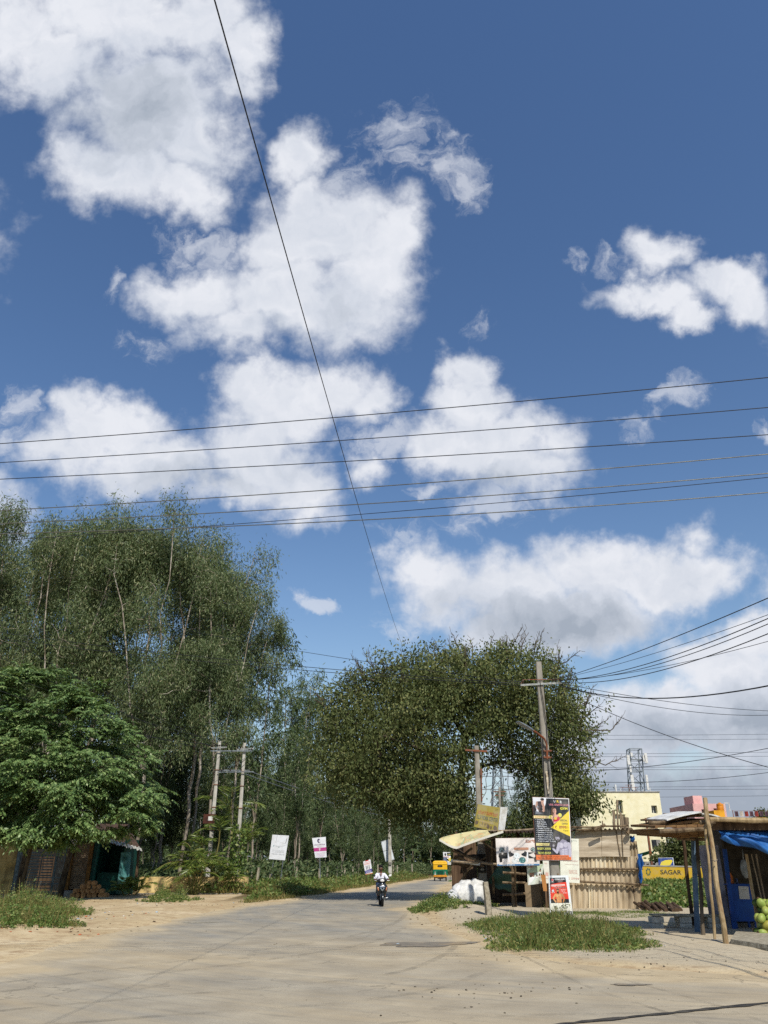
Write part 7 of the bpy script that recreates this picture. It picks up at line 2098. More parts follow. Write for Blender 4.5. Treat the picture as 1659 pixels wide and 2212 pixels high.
# ---------------------------------------------------------------- buildings beyond the plot
m_cr = mat('cream_paint', '#e4ddba', '#dcd3ab', 1.2, rough=.85, bump=.08, dirt='#c2b582', dlo=.6, dhi=.8)
m_pink = mat('pink_paint', '#d6aaa4', '#c89a94', 1.2, rough=.85, bump=.1)
m_och = mat('ochre_wall', '#cf9a2c', '#b98622', 1.2, rough=.85, bump=.1)
m_sagar = mat('yellow_hoarding_wall', '#cfa61e', '#b68f18', 1.4, rough=.8, bump=.15, dirt='#7a6a2e', dlo=.55, dhi=.75)
m_glass = mat('dark_window_glass', '#30383c', '#22282b', 3, rough=.15, spec=.6, bump=0)
m_grey_wall = mat('grey_block_wall', '#9a978f', '#7f7c75', 2, rough=.9)
m_palebl = mat('white_building', '#c9cdd0', '#b5babd', 1, rough=.9)


def building(name, label, x0, x1, yt, Y, depth, m, holes=(), cat='building', parapet=.0, skew=0.0, base_extra=1.0):
    """box with real window recesses in its front; holes: pixel rects (xa, xb, ya, yb)"""
    a, b = P(x0, yt, Y), P(x1, yt, Y)
    root = empty(name, ((a.x + b.x) / 2, Y, 0), label, cat)
    top = a.z
    H = []
    for (xa, xb, ya, yb) in holes:
        p, q = P(xa, ya, Y), P(xb, yb, Y); H.append((p.x, q.x, q.z, p.z))
    xsv = sorted({a.x, b.x, *[h for r in H for h in r[:2]]}); zsv = sorted({-.3, top, *[h for r in H for h in r[2:]]})
    mb = MB()
    for i in range(len(xsv) - 1):
        for j in range(len(zsv) - 1):
            cx_, cz_ = (xsv[i] + xsv[i + 1]) / 2, (zsv[j] + zsv[j + 1]) / 2
            if any(r[0] < cx_ < r[1] and r[2] < cz_ < r[3] for r in H): continue
            mb.poly([(xsv[i], Y, zsv[j]), (xsv[i + 1], Y, zsv[j]), (xsv[i + 1], Y, zsv[j + 1]), (xsv[i], Y, zsv[j + 1])])
    D = Y + depth
    mb.poly([(b.x, Y, -.3), (b.x, D, -.3), (b.x, D, top), (b.x, Y, top)]); mb.poly([(a.x, D, -.3), (a.x, Y, -.3), (a.x, Y, top), (a.x, D, top)])
    mb.poly([(b.x, D, -.3), (a.x, D, -.3), (a.x, D, top), (b.x, D, top)]); mb.poly([(a.x, Y, top), (b.x, Y, top), (b.x, D, top), (a.x, D, top)])
    rd = .55
    for (l, r, lo, hi) in H:
        mb.poly([(l, Y, lo), (r, Y, lo), (r, Y + rd, lo), (l, Y + rd, lo)]); mb.poly([(l, Y + rd, hi), (r, Y + rd, hi), (r, Y, hi), (l, Y, hi)])
        mb.poly([(l, Y + rd, lo), (l, Y + rd, hi), (l, Y, hi), (l, Y, lo)]); mb.poly([(r, Y, lo), (r, Y, hi), (r, Y + rd, hi), (r, Y + rd, lo)])
    mb.build('walls', m, root)
    if parapet:
        mb = MB(); mb.box(((a.x + b.x) / 2, Y + depth / 2, top + .04), (b.x - a.x + .2, depth + .2, .12)); mb.build('parapet', m_grey_wall, root)
    for (l, r, lo, hi) in H:
        mb = MB(); mb.box(((l + r) / 2, Y + rd + .02, (lo + hi) / 2), (r - l, .04, hi - lo)); w = mb.build('window', m, root) if False else mb.build('window', m_glass, root)
        mb = MB(); t = .07
        mb.box(((l + r) / 2, Y + rd - .03, (lo + hi) / 2), (t, .05, hi - lo - 2 * t)); mb.box(((l + r) / 2, Y + rd - .03, lo + t / 2), (r - l, .05, t)); mb.box(((l + r) / 2, Y + rd - .03, hi - t / 2), (r - l, .05, t))
        mb.box((l + t / 2, Y + rd - .03, (lo + hi) / 2), (t, .05, hi - lo - 2 * t)); mb.box((r - t / 2, Y + rd - .03, (lo + hi) / 2), (t, .05, hi - lo - 2 * t))
        mb.build('frame', m_white_bar, w)
    return root


cb_ = building('cream_building', 'plain pale-cream building with a phone mast on its flat roof', 1249, 1424, 1711, 110, 14, m_cr, [(1333, 1347, 1728, 1757), (1406.5, 1421, 1740, 1757), (1415, 1430, 1814, 1834)][:2], parapet=.1)
# the wall widens a little towards the ground in the photograph's perspective: its lower windows
a_, b_ = P(1416, 1814, 110), P(1430, 1834, 110)
mb = MB(); mb.box((a_.x * .5 + b_.x * .5 - .55, 109.97, (a_.z + b_.z) / 2), (b_.x - a_.x, .06, a_.z - b_.z)); w_ = mb.build('window', m_glass, cb_)
mb = MB(); mb.box((a_.x * .5 + b_.x * .5 - .05, 109.9, (a_.z + b_.z) / 2), (.5, .1, a_.z - b_.z)); mb.build('shutter', m_grey_wall, w_)
a_ = P(1332, 1757, 110); b_ = P(1348, 1758, 110)
mb = MB(); mb.box(((a_.x + b_.x) / 2, 109.8, a_.z - .1), (b_.x - a_.x + .3, .5, .1)); mb.build('sill', m_cr, cb_)
for x, h in ((1331, 1.0), (1341, .5), (1405, .6), (1390, .4)):
    p = P(x, 1711, 114); mb = MB(); mb.tube([p, p + Vector((0, 0, h))], .12 if h > .8 else .05, 8); mb.build('roof_pipe', m_white_bar, cb_)
mb = MB(); p = P(1346, 1709, 114)
for dx in (0, .9, 1.8): mb.bar(p + Vector((dx, 0, 0)), p + Vector((dx, 0, .8 if dx == .9 else .5)), .05, .05)
mb.bar(p + Vector((-.3, 0, .5)), p + Vector((2.1, 0, .5)), .05, .05); mb.bar(p + Vector((.4, 0, .8)), p + Vector((1.4, 0, .8)), .05, .05)
mb.build('roof_aerial', m_iron, cb_)
# phone mast
root = empty('phone_mast', (P(1380, 1711, 115).x, 115, P(1380, 1711, 115).z - .3), 'steel lattice phone mast with white panel aerials on the cream building', 'phone mast')
mb = MB()
A = [P(1366, 1714, 115), P(1393, 1714, 115)]; B = [P(1361, 1617, 115), P(1386, 1617, 115)]
dy = Vector((0, 1.7, 0))
L0 = [A[0], A[1], A[1] + dy, A[0] + dy]; L1 = [B[0], B[1], B[1] + dy, B[0] + dy]
for i in range(4):
    mb.bar(L0[i], L1[i], .14, .14)
    for j in range(4):
        mb.bar(L0[i].lerp(L1[i], j / 4), L0[(i + 1) % 4].lerp(L1[(i + 1) % 4], (j + 1) / 4), .08, .08)
        mb.bar(L0[i].lerp(L1[i], (j + 1) / 4), L0[(i + 1) % 4].lerp(L1[(i + 1) % 4], (j + 1) / 4), .10, .10)
mb.build('lattice', m_grey_metal, root)
for (x, y0, y1, w) in [(1395, 1627, 1648, .42), (1357.5, 1631, 1652, .4), (1366.5, 1674, 1706, .42), (1398, 1674, 1706, .3), (1391, 1632, 1645, .3), (1362, 1655, 1668, .25), (1364, 1626, 1634, .3)]:
    t, b = P(x, y0, 114.5), P(x, y1, 114.5)
    mb = MB(); mb.box((t + b) / 2, (w, .2, (t - b).length)); mb.build('panel_aerial', m_white_bar, root)
mb = MB()
for (x0, x1, y) in ((1355, 1398, 1640), (1358, 1398, 1650), (1360, 1398, 1690)): mb.bar(P(x0, y, 114.8), P(x1, y, 114.8), .07, .07)
mb.build('mounting_bar', m_grey_metal, root)
# green shade net and small roofs at its foot
mb = MB(); mb.grid(lambda u, v: P(1418 - 42 * (1 - u) * (.3 + .7 * v) - 0 * v, 1837 + 10 * v + 3 * math.sin(u * 5), 104) + Vector((0, 1.5 * v, 0)), 8, 3, thick=.02)
tag(mb.build('green_shade_net', mat('green_net', '#3f8a6e', '#2f7560', 3, rough=.7), None, loc=P(1400, 1842, 104)), 'slanting green shade net in front of the cream building', 'shade net')
building('grey_hut', 'low grey hut with dark openings behind the yellow painted wall', 1392, 1426, 1861, 92, 4, m_grey_wall, [(1396, 1404, 1866, 1884), (1410, 1418, 1864, 1884)], 'hut')
# slim pole in front of the cream building
up_ = util_pole('slim_pole', 'slim dark pole in front of the cream building', (P(1409, 1875, 84).x, 84), P(1395, 1767, 84), .26, .18, m_iron)
# the yellow painted wall with lettering
Yq = 72
root = empty('painted_wall', (P(1470, 1890, Yq).x, Yq, 0), 'yellow painted roadside wall lettered SAGAR in black', 'wall')
S = Sheet(*[P(x, y, Yq) for x, y in ((1385, 1870.5), (1533, 1874), (1536, 1935), (1388, 1935))], face=hx('#bb971f'), thick=.25, back=hx('#8a867c'))
S.text('SAGAR', .275, .27, .155, '#33311f', 2, .03, 'L', .31)
for k in range(7):
    t = k * 2 * math.pi / 7; S.oval(.10 + .028 * math.cos(t), .2 + .10 * math.sin(t), .012, .045, '#4d5a3a', 2, 6)
S.build('painted_face', root, M_PRINT_OLD)
mb = MB(); mb.bar(P(1385, 1869.5, Yq + .12), P(1533, 1873, Yq + .12), .3, .1); mb.build('coping', m_grey_wall, root)
root = empty('painted_wall', (P(1560, 1890, 74).x, 74, 0), 'second stretch of yellow wall with a pale blue band, seen between the stall posts', 'wall')
S = Sheet(*[P(x, y, 74) for x, y in ((1508, 1872), (1545, 1872), (1548, 1935), (1510, 1935))], face=hx('#c9a423'), thick=.25); S.rect(0, .12, 1, .3, '#7fa3a0', 2); S.rect(0, .3, 1, 1, '#6f6a48', 2); S.build('painted_face', root, M_PRINT_OLD)
# blue and yellow signboard above it
root = empty('painted_signboard', P(1439, 1872, 78), 'blue signboard with a yellow swoosh above the yellow wall', 'sign board')
S = Sheet(*[P(x, y, 78) for x, y in ((1422, 1853), (1454, 1852.5), (1457, 1873), (1423, 1873))], face=hx('#d9dcd9'), thick=.08)
S.rect(.0, .03, .96, 1, '#1f3f86', 1); S.poly([(.1, .75), (.18, .45), (.45, .26), (.88, .22), (.93, .38), (.8, .7), (.62, .95), (.12, .98)], '#dcc63c', 2); S.poly([(.55, .95), (.7, .8), (.82, .85), (.8, 1), (.6, 1)], '#1f3f86', 3)
S.build('panel', root)
mb = MB(); mb.box(P(1427, 1880, 78.2), (.1, .1, 2)); mb.box(P(1452, 1880, 78.2), (.1, .1, 2)); mb.build('post', m_iron, root)
# pink building, ochre building, white ones
building('pink_building', 'pink stepped building with a red-framed window above the stall roof', 1496, 1566, 1736, 96, 8, m_pink, [(1515, 1525, 1748, 1758), (1541, 1550, 1746, 1757)])
pb = P(1502, 1736, 97); pt = P(1519, 1718, 97)
mb = MB(); mb.box(((pb.x + pt.x) / 2, 99, pb.z + (pt.z - pb.z) / 2 - .2), (pt.x - pb.x, 3, pt.z - pb.z + .4)); mb.build('stair_tower', m_pink, [o for o in bpy.data.objects if o.name == 'pink_building'][0])
ob = building('ochre_building', 'long ochre building with a water tank tower behind the stall', 1552, 1655, 1766, 84, 8, m_och)
pb, pt = P(1549, 1770, 86), P(1569, 1752, 86)
mb = MB(); mb.box(((pb.x + pt.x) / 2, 88, (pb.z + pt.z) / 2 - .2), (pt.x - pb.x, 3, pt.z - pb.z + .6)); mb.build('tank_tower', m_och, ob)
c = P(1557, 1752, 88); mb = MB(); mb.lathe([(.34, -.1), (.36, .0), (.36, .5), (.34, .53), (.36, .56), (.36, .66), (.28, .74), (.13, .78), (.13, .84), (0, .84)], 14, Matrix.Translation(c)); tag(mb.build('water_tank', mat('orange_tank', '#c9801f', '#b06c18', 3, rough=.5), None, smooth=True, loc=c), 'orange water tank on the ochre tower', 'water tank')
mb = MB(); p = P(1566, 1752, 88)
for dx in (0, .55): mb.bar(p + Vector((dx, 0, 0)), p + Vector((dx, 0, .8)), .05, .05)
mb.bar(p + Vector((0, 0, .8)), p + Vector((.55, 0, .8)), .05, .05); mb.build('tank_rail', m_white_bar, ob)
mb = MB(); p = P(1585, 1766, 86)
mb.bar(p, p + Vector((0, 0, .7)), .05, .05); mb.bar(p + Vector((4, 0, 0)), p + Vector((4, 0, .7)), .05, .05); mb.bar(p + Vector((0, 0, .65)), p + Vector((4, 0, .65)), .02, .02)
mb.build('washing_line', m_iron, ob)
cl = [mat('washing_dark', '#3a2e36', '#56404a', 5, rough=.9), mat('washing_red', '#8a3a34', '#6a2e2a', 5, rough=.9), mat('washing_pale', '#b9b5ae', '#97938c', 5, rough=.9)]
for i in range(7):
    q = p + Vector((.35 + .52 * i, 0, .6)); mb = MB(); w = .36
    mb.grid(lambda u, v: q + Vector((w * (u - .5), .04 * math.sin(u * 6), -.5 * v)), 5, 4, thick=.015)
    tag(mb.build('washing', cl[(0, 2, 1, 0, 1, 0, 0)[i]], None, loc=q), ['dark', 'pale', 'red', 'dark', 'red', 'black', 'black'][i] + ' garment drying on the roof of the ochre building', 'washing', 'washing on the ochre roof')
building('white_building', 'distant white building with small dark windows behind the bushy tree', 1440, 1496, 1795, 135, 8, m_palebl, [(1448, 1452, 1812, 1816), (1459, 1464, 1811, 1815), (1475, 1480, 1806, 1811)])
building('distant_block', 'distant pale block glimpsed under the fig tree', 1105, 1168, 1768, 150, 8, m_palebl, [(1112, 1120, 1780, 1790), (1135, 1142, 1780, 1790)])
building('distant_block', 'small distant tan block between the gym banner and the shed', 1236, 1250, 1772, 140, 6, mat('tan_paint', '#c29a72', '#b08a64', 1), [(1239, 1243, 1778, 1784)])
building('pale_pink_house', 'distant pale pink house glimpsed between the stall posts', 1505, 1545, 1806, 100, 8, mat('pale_pink', '#cdb3ac', '#bda39c', 1), [(1515, 1521, 1818, 1828)])
building('grey_shed_wall', 'grey block wall beside the blue signboard', 1455, 1500, 1856, 90, 3, m_grey_wall, (), 'wall')
# layered dark tree in front of the white building
rng = np.random.default_rng(52)
Yl = 80
root = empty('bushy_tree', (P(1475, 1880, Yl).x, Yl, 0), 'dark layered bushy tree before the distant white building', 'tree'); o0 = np.array(root.location)
s = Skel(); b0 = pf(1474, 1884, Yl); b0[2] = -.2
s.path([b0, pf(1475, 1850, Yl), pf(1476, 1815, Yl)])
T = np.concatenate([in_ell(rng, n, pf(x, y, Yl), (a, 1.8, c)) for x, y, a, c, n in [(1476, 1812, 1.2, .5, 14), (1455, 1830, 1.7, .4, 18), (1500, 1826, 1.9, .5, 20), (1478, 1836, 2.2, .4, 20), (1455, 1852, 1.9, .4, 16), (1505, 1848, 2.3, .5, 22), (1480, 1862, 2.4, .5, 20), (1518, 1862, 1.6, .4, 12)]])
s.grow(T, rng, .3, 2); V, F = s.mesh(s.radii(.02, 2.4), 5); np_mesh('trunk', V - o0, F, m_bark, root)
V, F = hanging(T, 60, np.array([.35, .35, .14]), .3, .17, rng, .1, .8); np_mesh('crown', V - o0, F, m_pinn if False else m_fig, root)
# tree at the far right above the ochre roof, and scrub along the painted wall
root = empty('round_tree', (P(1656, 1800, 90).x, 90, 0), 'small dark round tree top beyond the ochre roof at the frame edge', 'tree'); o0 = np.array(root.location)
s = Skel(); b0 = pf(1658, 1860, 90); b0[2] = -.2; s.path([b0, pf(1657, 1800, 90)])
T = in_ell(rng, 40, pf(1665, 1772, 90), (1.6, 1.6, 1.1)); s.grow(T, rng, .3, 2); V, F = s.mesh(s.radii(.02, 2.4), 5); np_mesh('trunk', V - o0, F, m_bark, root)
V, F = hanging(T, 60, np.array([.3, .3, .25]), .3, .17, rng, .3, .8); np_mesh('crown', V - o0, F, m_fig, root)
def wallscrub(n, rng):
    x = rng.uniform(P(1385, 1890, 70).x, P(1540, 1890, 70).x, n); return x, rng.uniform(66, 71, n), rng.uniform(.5, 1.1, n)
V, F = herbs(200, wallscrub, rng, .56, .2, .1, 24, 1.0)
tag(np_mesh('scrub_by_wall', V, F, m_weed), kind='stuff')
# ---------------------------------------------------------------- scooter and rider
def xform(objs_root, loc, rz, sc=1.0):
    objs_root.location = loc; objs_root.rotation_euler = (0, 0, rz); objs_root.scale = (sc, sc, sc)


m_sc = mat('dark_scooter_paint', '#23292c', '#1b2023', 4, rough=.25, spec=.6, bump=0)
m_plast = mat('black_plastic', '#17181a', '#202224', 6, rough=.55, bump=.05)
m_chrome = mat('bright_metal', '#c2c5c6', '#9a9d9e', 6, rough=.2, metal=.9, bump=0)
m_lens = mat('lamp_lens', '#dcd9d4', '#c4c2be', 6, rough=.1, spec=.7, bump=0)
m_amber = mat('amber_lens', '#c98a68', '#b87a58', 6, rough=.15, spec=.6, bump=0)
m_skin = mat('brown_skin', '#7a4f3a', '#6a4432', 9, rough=.55, spec=.35, bump=.08)
m_hair = mat('black_hair', '#120f0e', '#1e1916', 20, rough=.5, bump=.4)
m_shirt = mat('white_shirt', '#dcdbe0', '#cbcad2', 6, rough=.85, bump=.25)
m_jeans = mat('dark_jeans', '#2b3a52', '#22304a', 8, rough=.9, bump=.2)

sroot = empty('scooter', (0, 0, 0), 'dark grey scooter with a bright headlamp, ridden towards us in the middle of the road', 'scooter')
# front at -y; ground z = 0
def ringx(y, z, hw, hz, n=14, p=2.6, tilt=0):
    out = []
    for k in range(n):
        t = 2 * math.pi * k / n; c, s_ = math.cos(t), math.sin(t)
        out.append(Vector((hw * math.copysign(abs(c) ** (2 / p), c), y + tilt * hz * math.copysign(abs(s_) ** (2 / p), s_), z + hz * math.copysign(abs(s_) ** (2 / p), s_))))
    return out
def vring(z, hw, y0, y1, n=14, p=2.4):
    out = []
    for k in range(n):
        t = 2 * math.pi * k / n; c, s_ = math.cos(t), math.sin(t)
        out.append(Vector((hw * math.copysign(abs(c) ** (2 / p), c), (y0 + y1) / 2 + (y1 - y0) / 2 * math.copysign(abs(s_) ** (2 / p), s_), z)))
    return out
mb = MB(); mb.loft([vring(z, hw, y0, y1) for z, hw, y0, y1 in [(.40, .13, -.50, -.36), (.50, .18, -.58, -.38), (.60, .225, -.65, -.42), (.72, .245, -.69, -.46), (.82, .23, -.68, -.48), (.89, .17, -.64, -.50), (.92, .10, -.60, -.52)]]); apr = mb.build('front_apron', m_sc, sroot, smooth=True)
mb = MB(); mb.poly([(-.10, -.70, .73), (0, -.72, .60), (.10, -.70, .73), (.045, -.705, .72), (0, -.715, .66), (-.045, -.705, .72)]); mb.poly([(-.12, -.695, .80), (.12, -.695, .80), (.10, -.70, .775), (-.10, -.70, .775)])
k = len(mb.f)
for i in range(k): 
    pass
mb2 = MB()
for pts in ([(-.11, -.69, .745), (0, -.70, .60), (-.0, -.70, .66), (-.06, -.69, .745)], [(.11, -.69, .745), (.06, -.69, .745), (0, -.70, .66), (0, -.70, .60)], [(-.12, -.675, .81), (-.10, -.685, .775), (.10, -.685, .775), (.12, -.675, .81)]):
    P_ = [Vector(p) for p in pts]; mb2.hexa([p + Vector((0, .05, 0)) for p in P_], [p + Vector((0, -.016, 0)) for p in P_])
mb2.build('chrome_trim', m_chrome, apr)
for sg in (-1, 1):
    mb = MB(); mb.ball((sg * .185, -.655, .70), (.028, .03, .085), 10, 8, Matrix.Rotation(sg * .22, 3, 'Y')); mb.build('indicator', m_amber, apr, smooth=True)
mb = MB(); mb.loft([vring(z, hw, y0, y1) for z, hw, y0, y1 in [(.93, .09, -.60, -.46), (.98, .20, -.62, -.42), (1.04, .235, -.62, -.42), (1.09, .17, -.58, -.44), (1.12, .09, -.54, -.46)]]); cowl = mb.build('handlebar_cowl', m_plast, sroot, smooth=True)
mb = MB(); mb.loft([ringx(-.60, 1.035, .10, .062), ringx(-.645, 1.035, .088, .055), ringx(-.655, 1.035, .05, .03)]); mb.build('headlamp', m_lens, cowl, smooth=True)
mb = MB(); mb.ball((0, -.56, .91), (.07, .06, .045), 10, 6); mb.build('front_badge', m_chrome, apr, smooth=True)
for sg in (-1, 1):
    mb = MB(); mb.tube([(sg * .18, -.5, 1.04), (sg * .33, -.46, 1.05)], .017, 8); mb.tube([(sg * .24, -.49, 1.05), (sg * .345, -.47, 1.055)], .024, 8); mb.build('handle_grip', m_black, sroot)
    mb = MB(); mb.tube([(sg * .23, -.53, 1.04), (sg * .33, -.53, 1.03)], .008, 6); mb.build('brake_lever', m_chrome, sroot)
    mb = MB(); mb.tube([(sg * .20, -.5, 1.06), (sg * .27, -.52, 1.13), (sg * .33, -.54, 1.20)], .009, 6)
    mr_ = mb.build('mirror', m_chrome, sroot)
    mb = MB(); mb.ball((sg * .36, -.55, 1.235), (.07, .022, .045), 12, 8, Matrix.Rotation(-sg * .25, 3, 'Y')); mb.build('mirror_glass', m_plast if sg < 0 else m_lens, mr_, smooth=True)
mb = MB()
fr = []
for k in range(9):
    t = math.radians(20 + 150 * k / 8); y, z = -.66 - .27 * math.cos(math.pi - t), .27 + .275 * math.sin(t)
    w = .085 if 1 < k < 7 else .05
    fr.append([Vector((-w, y, z - .05)), Vector((-w * .8, y, z)), Vector((0, y * 1.0, z + .02)), Vector((w * .8, y, z)), Vector((w, y, z - .05)), Vector((0, y, z - .025))])
mb.loft(fr); mb.build('front_fender', m_sc, sroot, smooth=True)
def wheel(y, r, w, nm):
    M = Matrix.Translation((0, y, r)) @ Matrix.Rotation(math.pi / 2, 4, 'Y')
    mb = MB(); mb.lathe([(r * .62, -w * .42), (r * .85, -w * .5), (r * .97, -w * .32), (r, 0), (r * .97, w * .32), (r * .85, w * .5), (r * .62, w * .42), (r * .60, 0), (r * .62, -w * .42)], 24, M)
    t = mb.build(nm, m_black, sroot, smooth=True)
    mb = MB(); mb.lathe([(.03, -w * .4), (.05, -w * .3), (.05, w * .3), (.03, w * .4)], 12, M)
    for k in range(5):
        a = k * 2 * math.pi / 5; mb.bar(Vector((0, y + .04 * math.cos(a), r + .04 * math.sin(a))), Vector((0, y + r * .62 * math.cos(a), r + r * .62 * math.sin(a))), .03, .03, up=(1, 0, 0))
    mb.lathe([(r * .58, -w * .3), (r * .64, -w * .36), (r * .64, w * .36), (r * .58, w * .3), (r * .58, -w * .3)], 24, M)
    mb.build('rim', m_chrome, t)
wheel(-.66, .255, .10, 'front_wheel'); wheel(.56, .25, .11, 'rear_wheel')
mb = MB()
for sg in (-1, 1): mb.tube([(sg * .075, -.66, .255), (sg * .075, -.60, .5)], .02, 8)
mb.build('fork', m_grey_metal, sroot)
mb = MB(); mb.loft([ringx(y, z, hw, hz) for y, z, hw, hz in [(-.42, .31, .16, .05), (-.1, .29, .19, .05), (.12, .31, .2, .06)]]); mb.build('floorboard', m_plast, sroot, smooth=True)
mb = MB(); mb.loft([ringx(y, z, hw, hz) for y, z, hw, hz in [(.06, .46, .14, .17), (.2, .52, .19, .20), (.5, .56, .205, .18), (.8, .62, .16, .12), (.95, .66, .07, .05)]]); mb.build('rear_body', m_sc, sroot, smooth=True)
mb = MB(); mb.loft([ringx(y, z, hw, hz) for y, z, hw, hz in [(.03, .74, .10, .03), (.15, .76, .15, .05), (.5, .78, .16, .055), (.8, .80, .12, .05), (.88, .80, .07, .03)]]); mb.build('seat', m_plast, sroot, smooth=True)
mb = MB(); mb.tube([(.19, .3, .28), (.21, .62, .30), (.21, .85, .34)], [.045, .06, .05], 10); mb.build('exhaust', m_grey_metal, sroot, smooth=True)
mb = MB(); mb.tube([(-.12, .1, .2), (-.24, .12, .12)], .012, 6); mb.tube([(.2, .42, .30), (.34, .44, .31)], .014, 6); mb.build('foot_peg', m_chrome, sroot)


def skinned(name, joints, edges, m, parent, sub=2, root_i=0):
    """joints: list of (point, radius or (rx, ry)); grows one continuous surface"""
    me = bpy.data.meshes.new(name); me.from_pydata([j[0] for j in joints], edges, [])
    o = bpy.data.objects.new(name, me); COL.objects.link(o)
    sk = o.modifiers.new('skin', 'SKIN'); sk.use_smooth_shade = True
    if not me.skin_vertices: 
        bpy.context.view_layer.objects.active = o
    lay = me.skin_vertices[0].data
    for i, j in enumerate(joints):
        r = j[1]; lay[i].radius = r if isinstance(r, tuple) else (r, r); lay[i].use_root = (i == root_i)
    sb = o.modifiers.new('subd', 'SUBSURF'); sb.levels = sb.render_levels = sub
    dg = bpy.context.evaluated_depsgraph_get()
    new = bpy.data.meshes.new_from_object(o.evaluated_get(dg), depsgraph=dg)
    bpy.data.objects.remove(o)
    new.materials.clear(); new.materials.append(m)
    new.polygons.foreach_set('use_smooth', [True] * len(new.polygons))
    new.name = name
    q = bpy.data.objects.new(name, new); COL.objects.link(q)
    if parent is not None: q.parent = parent
    return q


pers = empty('person', (0, 0, 0), 'man in a white open-necked shirt riding the scooter, hands on the grips', 'person')
J, E = [], []
def jn(p, r, par=None):
    J.append((p, r)); i = len(J) - 1
    if par is not None: E.append((par, i))
    return i
pelv = jn((0, .22, .86), (.15, .12)); bel = jn((0, .21, 1.0), (.135, .10), pelv); ch = jn((0, .18, 1.17), (.155, .105), bel); nk = jn((0, .17, 1.33), (.075, .07), ch); n2 = jn((0, .155, 1.40), (.055, .055), nk)
jaw = jn((0, .135, 1.46), (.062, .075), n2); sk1 = jn((0, .14, 1.53), (.078, .092), jaw); sk2 = jn((0, .145, 1.60), (.066, .082), sk1)
for sg in (-1, 1):
    sh = jn((sg * .165, .18, 1.265), .062, ch); el = jn((sg * .285, -.05, 1.09), .042, sh); wr = jn((sg * .29, -.36, 1.075), .027, el)
    pm_ = jn((sg * .295, -.43, 1.075), (.032, .02), wr)
    for f, (dx, ln) in enumerate([(-.030, .9), (-.010, 1.0), (.010, .95), (.028, .78)]):
        a1 = jn((sg * .295 + sg * dx, -.475, 1.085), .0095, pm_); a2 = jn((sg * .295 + sg * dx, -.503, 1.07), .0088, a1); a3 = jn((sg * .295 + sg * dx, -.497, 1.07 - .024 * ln), .008, a2); jn((sg * .295 + sg * dx, -.475, 1.07 - .035 * ln), .0065, a3)
    t1 = jn((sg * .262, -.425, 1.062), .011, pm_); t2 = jn((sg * .248, -.452, 1.045), .0095, t1); jn((sg * .252, -.475, 1.032), .008, t2)
    hp_ = jn((sg * .10, .18, .83), .095, pelv); kn = jn((sg * .175, -.20, .80), .07, hp_); an_ = jn((sg * .155, -.22, .42), .042, kn); ft = jn((sg * .155, -.26, .375), .042, an_); jn((sg * .16, -.37, .362), .034, ft)
skinned('body', J, E, m_skin, pers)
# nose, ears, eyes, moustache and hair
mb = MB(); mb.ball((0, .045, 1.515), (.014, .022, .026), 8, 6)
for sg in (-1, 1): mb.ball((sg * .08, .15, 1.52), (.012, .022, .034), 8, 6)
mb.build('nose_and_ears', m_skin, pers, smooth=True)
for sg in (-1, 1):
    mb = MB(); mb.ball((sg * .03, .063, 1.54), (.015, .010, .008), 8, 6); mb.build('eye', m_lens, pers, smooth=True)
    mb = MB(); mb.ball((sg * .03, .055, 1.54), (.006, .006, .006), 6, 4); mb.ball((sg * .031, .06, 1.56), (.02, .008, .005), 8, 5); mb.build('eyebrow', m_hair, pers)
mb = MB(); mb.ball((0, .058, 1.482), (.032, .014, .009), 10, 5); mb.ball((0, .075, 1.435), (.04, .03, .022), 10, 6); mb.build('beard', m_hair, pers, smooth=True)
mb = MB(); mb.ball((0, .062, 1.468), (.022, .008, .006), 8, 5); mb.build('mouth', mat('lips', '#5a2f2a', '#4a2622', 9, rough=.5), pers)
mb = MB(); mb.ball((0, .165, 1.595), (.10, .115, .085), 18, 12, lump=.04); mb.ball((0, .20, 1.54), (.088, .09, .085), 14, 9, lump=.04); mb.ball((.01, .085, 1.63), (.075, .045, .035), 12, 7, lump=.06)
mb.build('hair', m_hair, pers, smooth=True)
# shirt
J, E = [], []
p0 = jn((0, .21, .90), (.175, .145)); p1 = jn((0, .20, 1.02), (.165, .13), p0); p2 = jn((0, .175, 1.19), (.185, .135), p1); p3 = jn((0, .175, 1.30), (.115, .095), p2)
for sg in (-1, 1):
    a = jn((sg * .175, .18, 1.27), .083, p2); b = jn((sg * .285, -.04, 1.10), .066, a); c = jn((sg * .288, -.16, 1.085), .058, b)
skinned('shirt', J, E, m_shirt, pers)
mb = MB()
for sg in (-1, 1): mb.hexa([Vector(q) for q in ((sg * .012, .055, 1.20), (sg * .05, .058, 1.26), (sg * .052, .07, 1.26), (sg * .014, .07, 1.20))][::sg], [Vector(q) for q in ((sg * .055, .075, 1.335), (sg * .10, .10, 1.34), (sg * .10, .12, 1.34), (sg * .055, .10, 1.335))][::sg])
mb.build('collar', m_shirt, pers)
mb = MB(); mb.poly([(-.045, .044, 1.30), (0, .036, 1.185), (.045, .044, 1.30)]); mb.hexa([Vector(q) for q in ((-.004, .036, 1.19), (.004, .036, 1.19), (.004, .07, 1.19), (-.004, .07, 1.19))], [Vector(q) for q in ((-.048, .05, 1.315), (.048, .05, 1.315), (.048, .09, 1.315), (-.048, .09, 1.315))]); mb.build('open_neck', m_skin, pers)
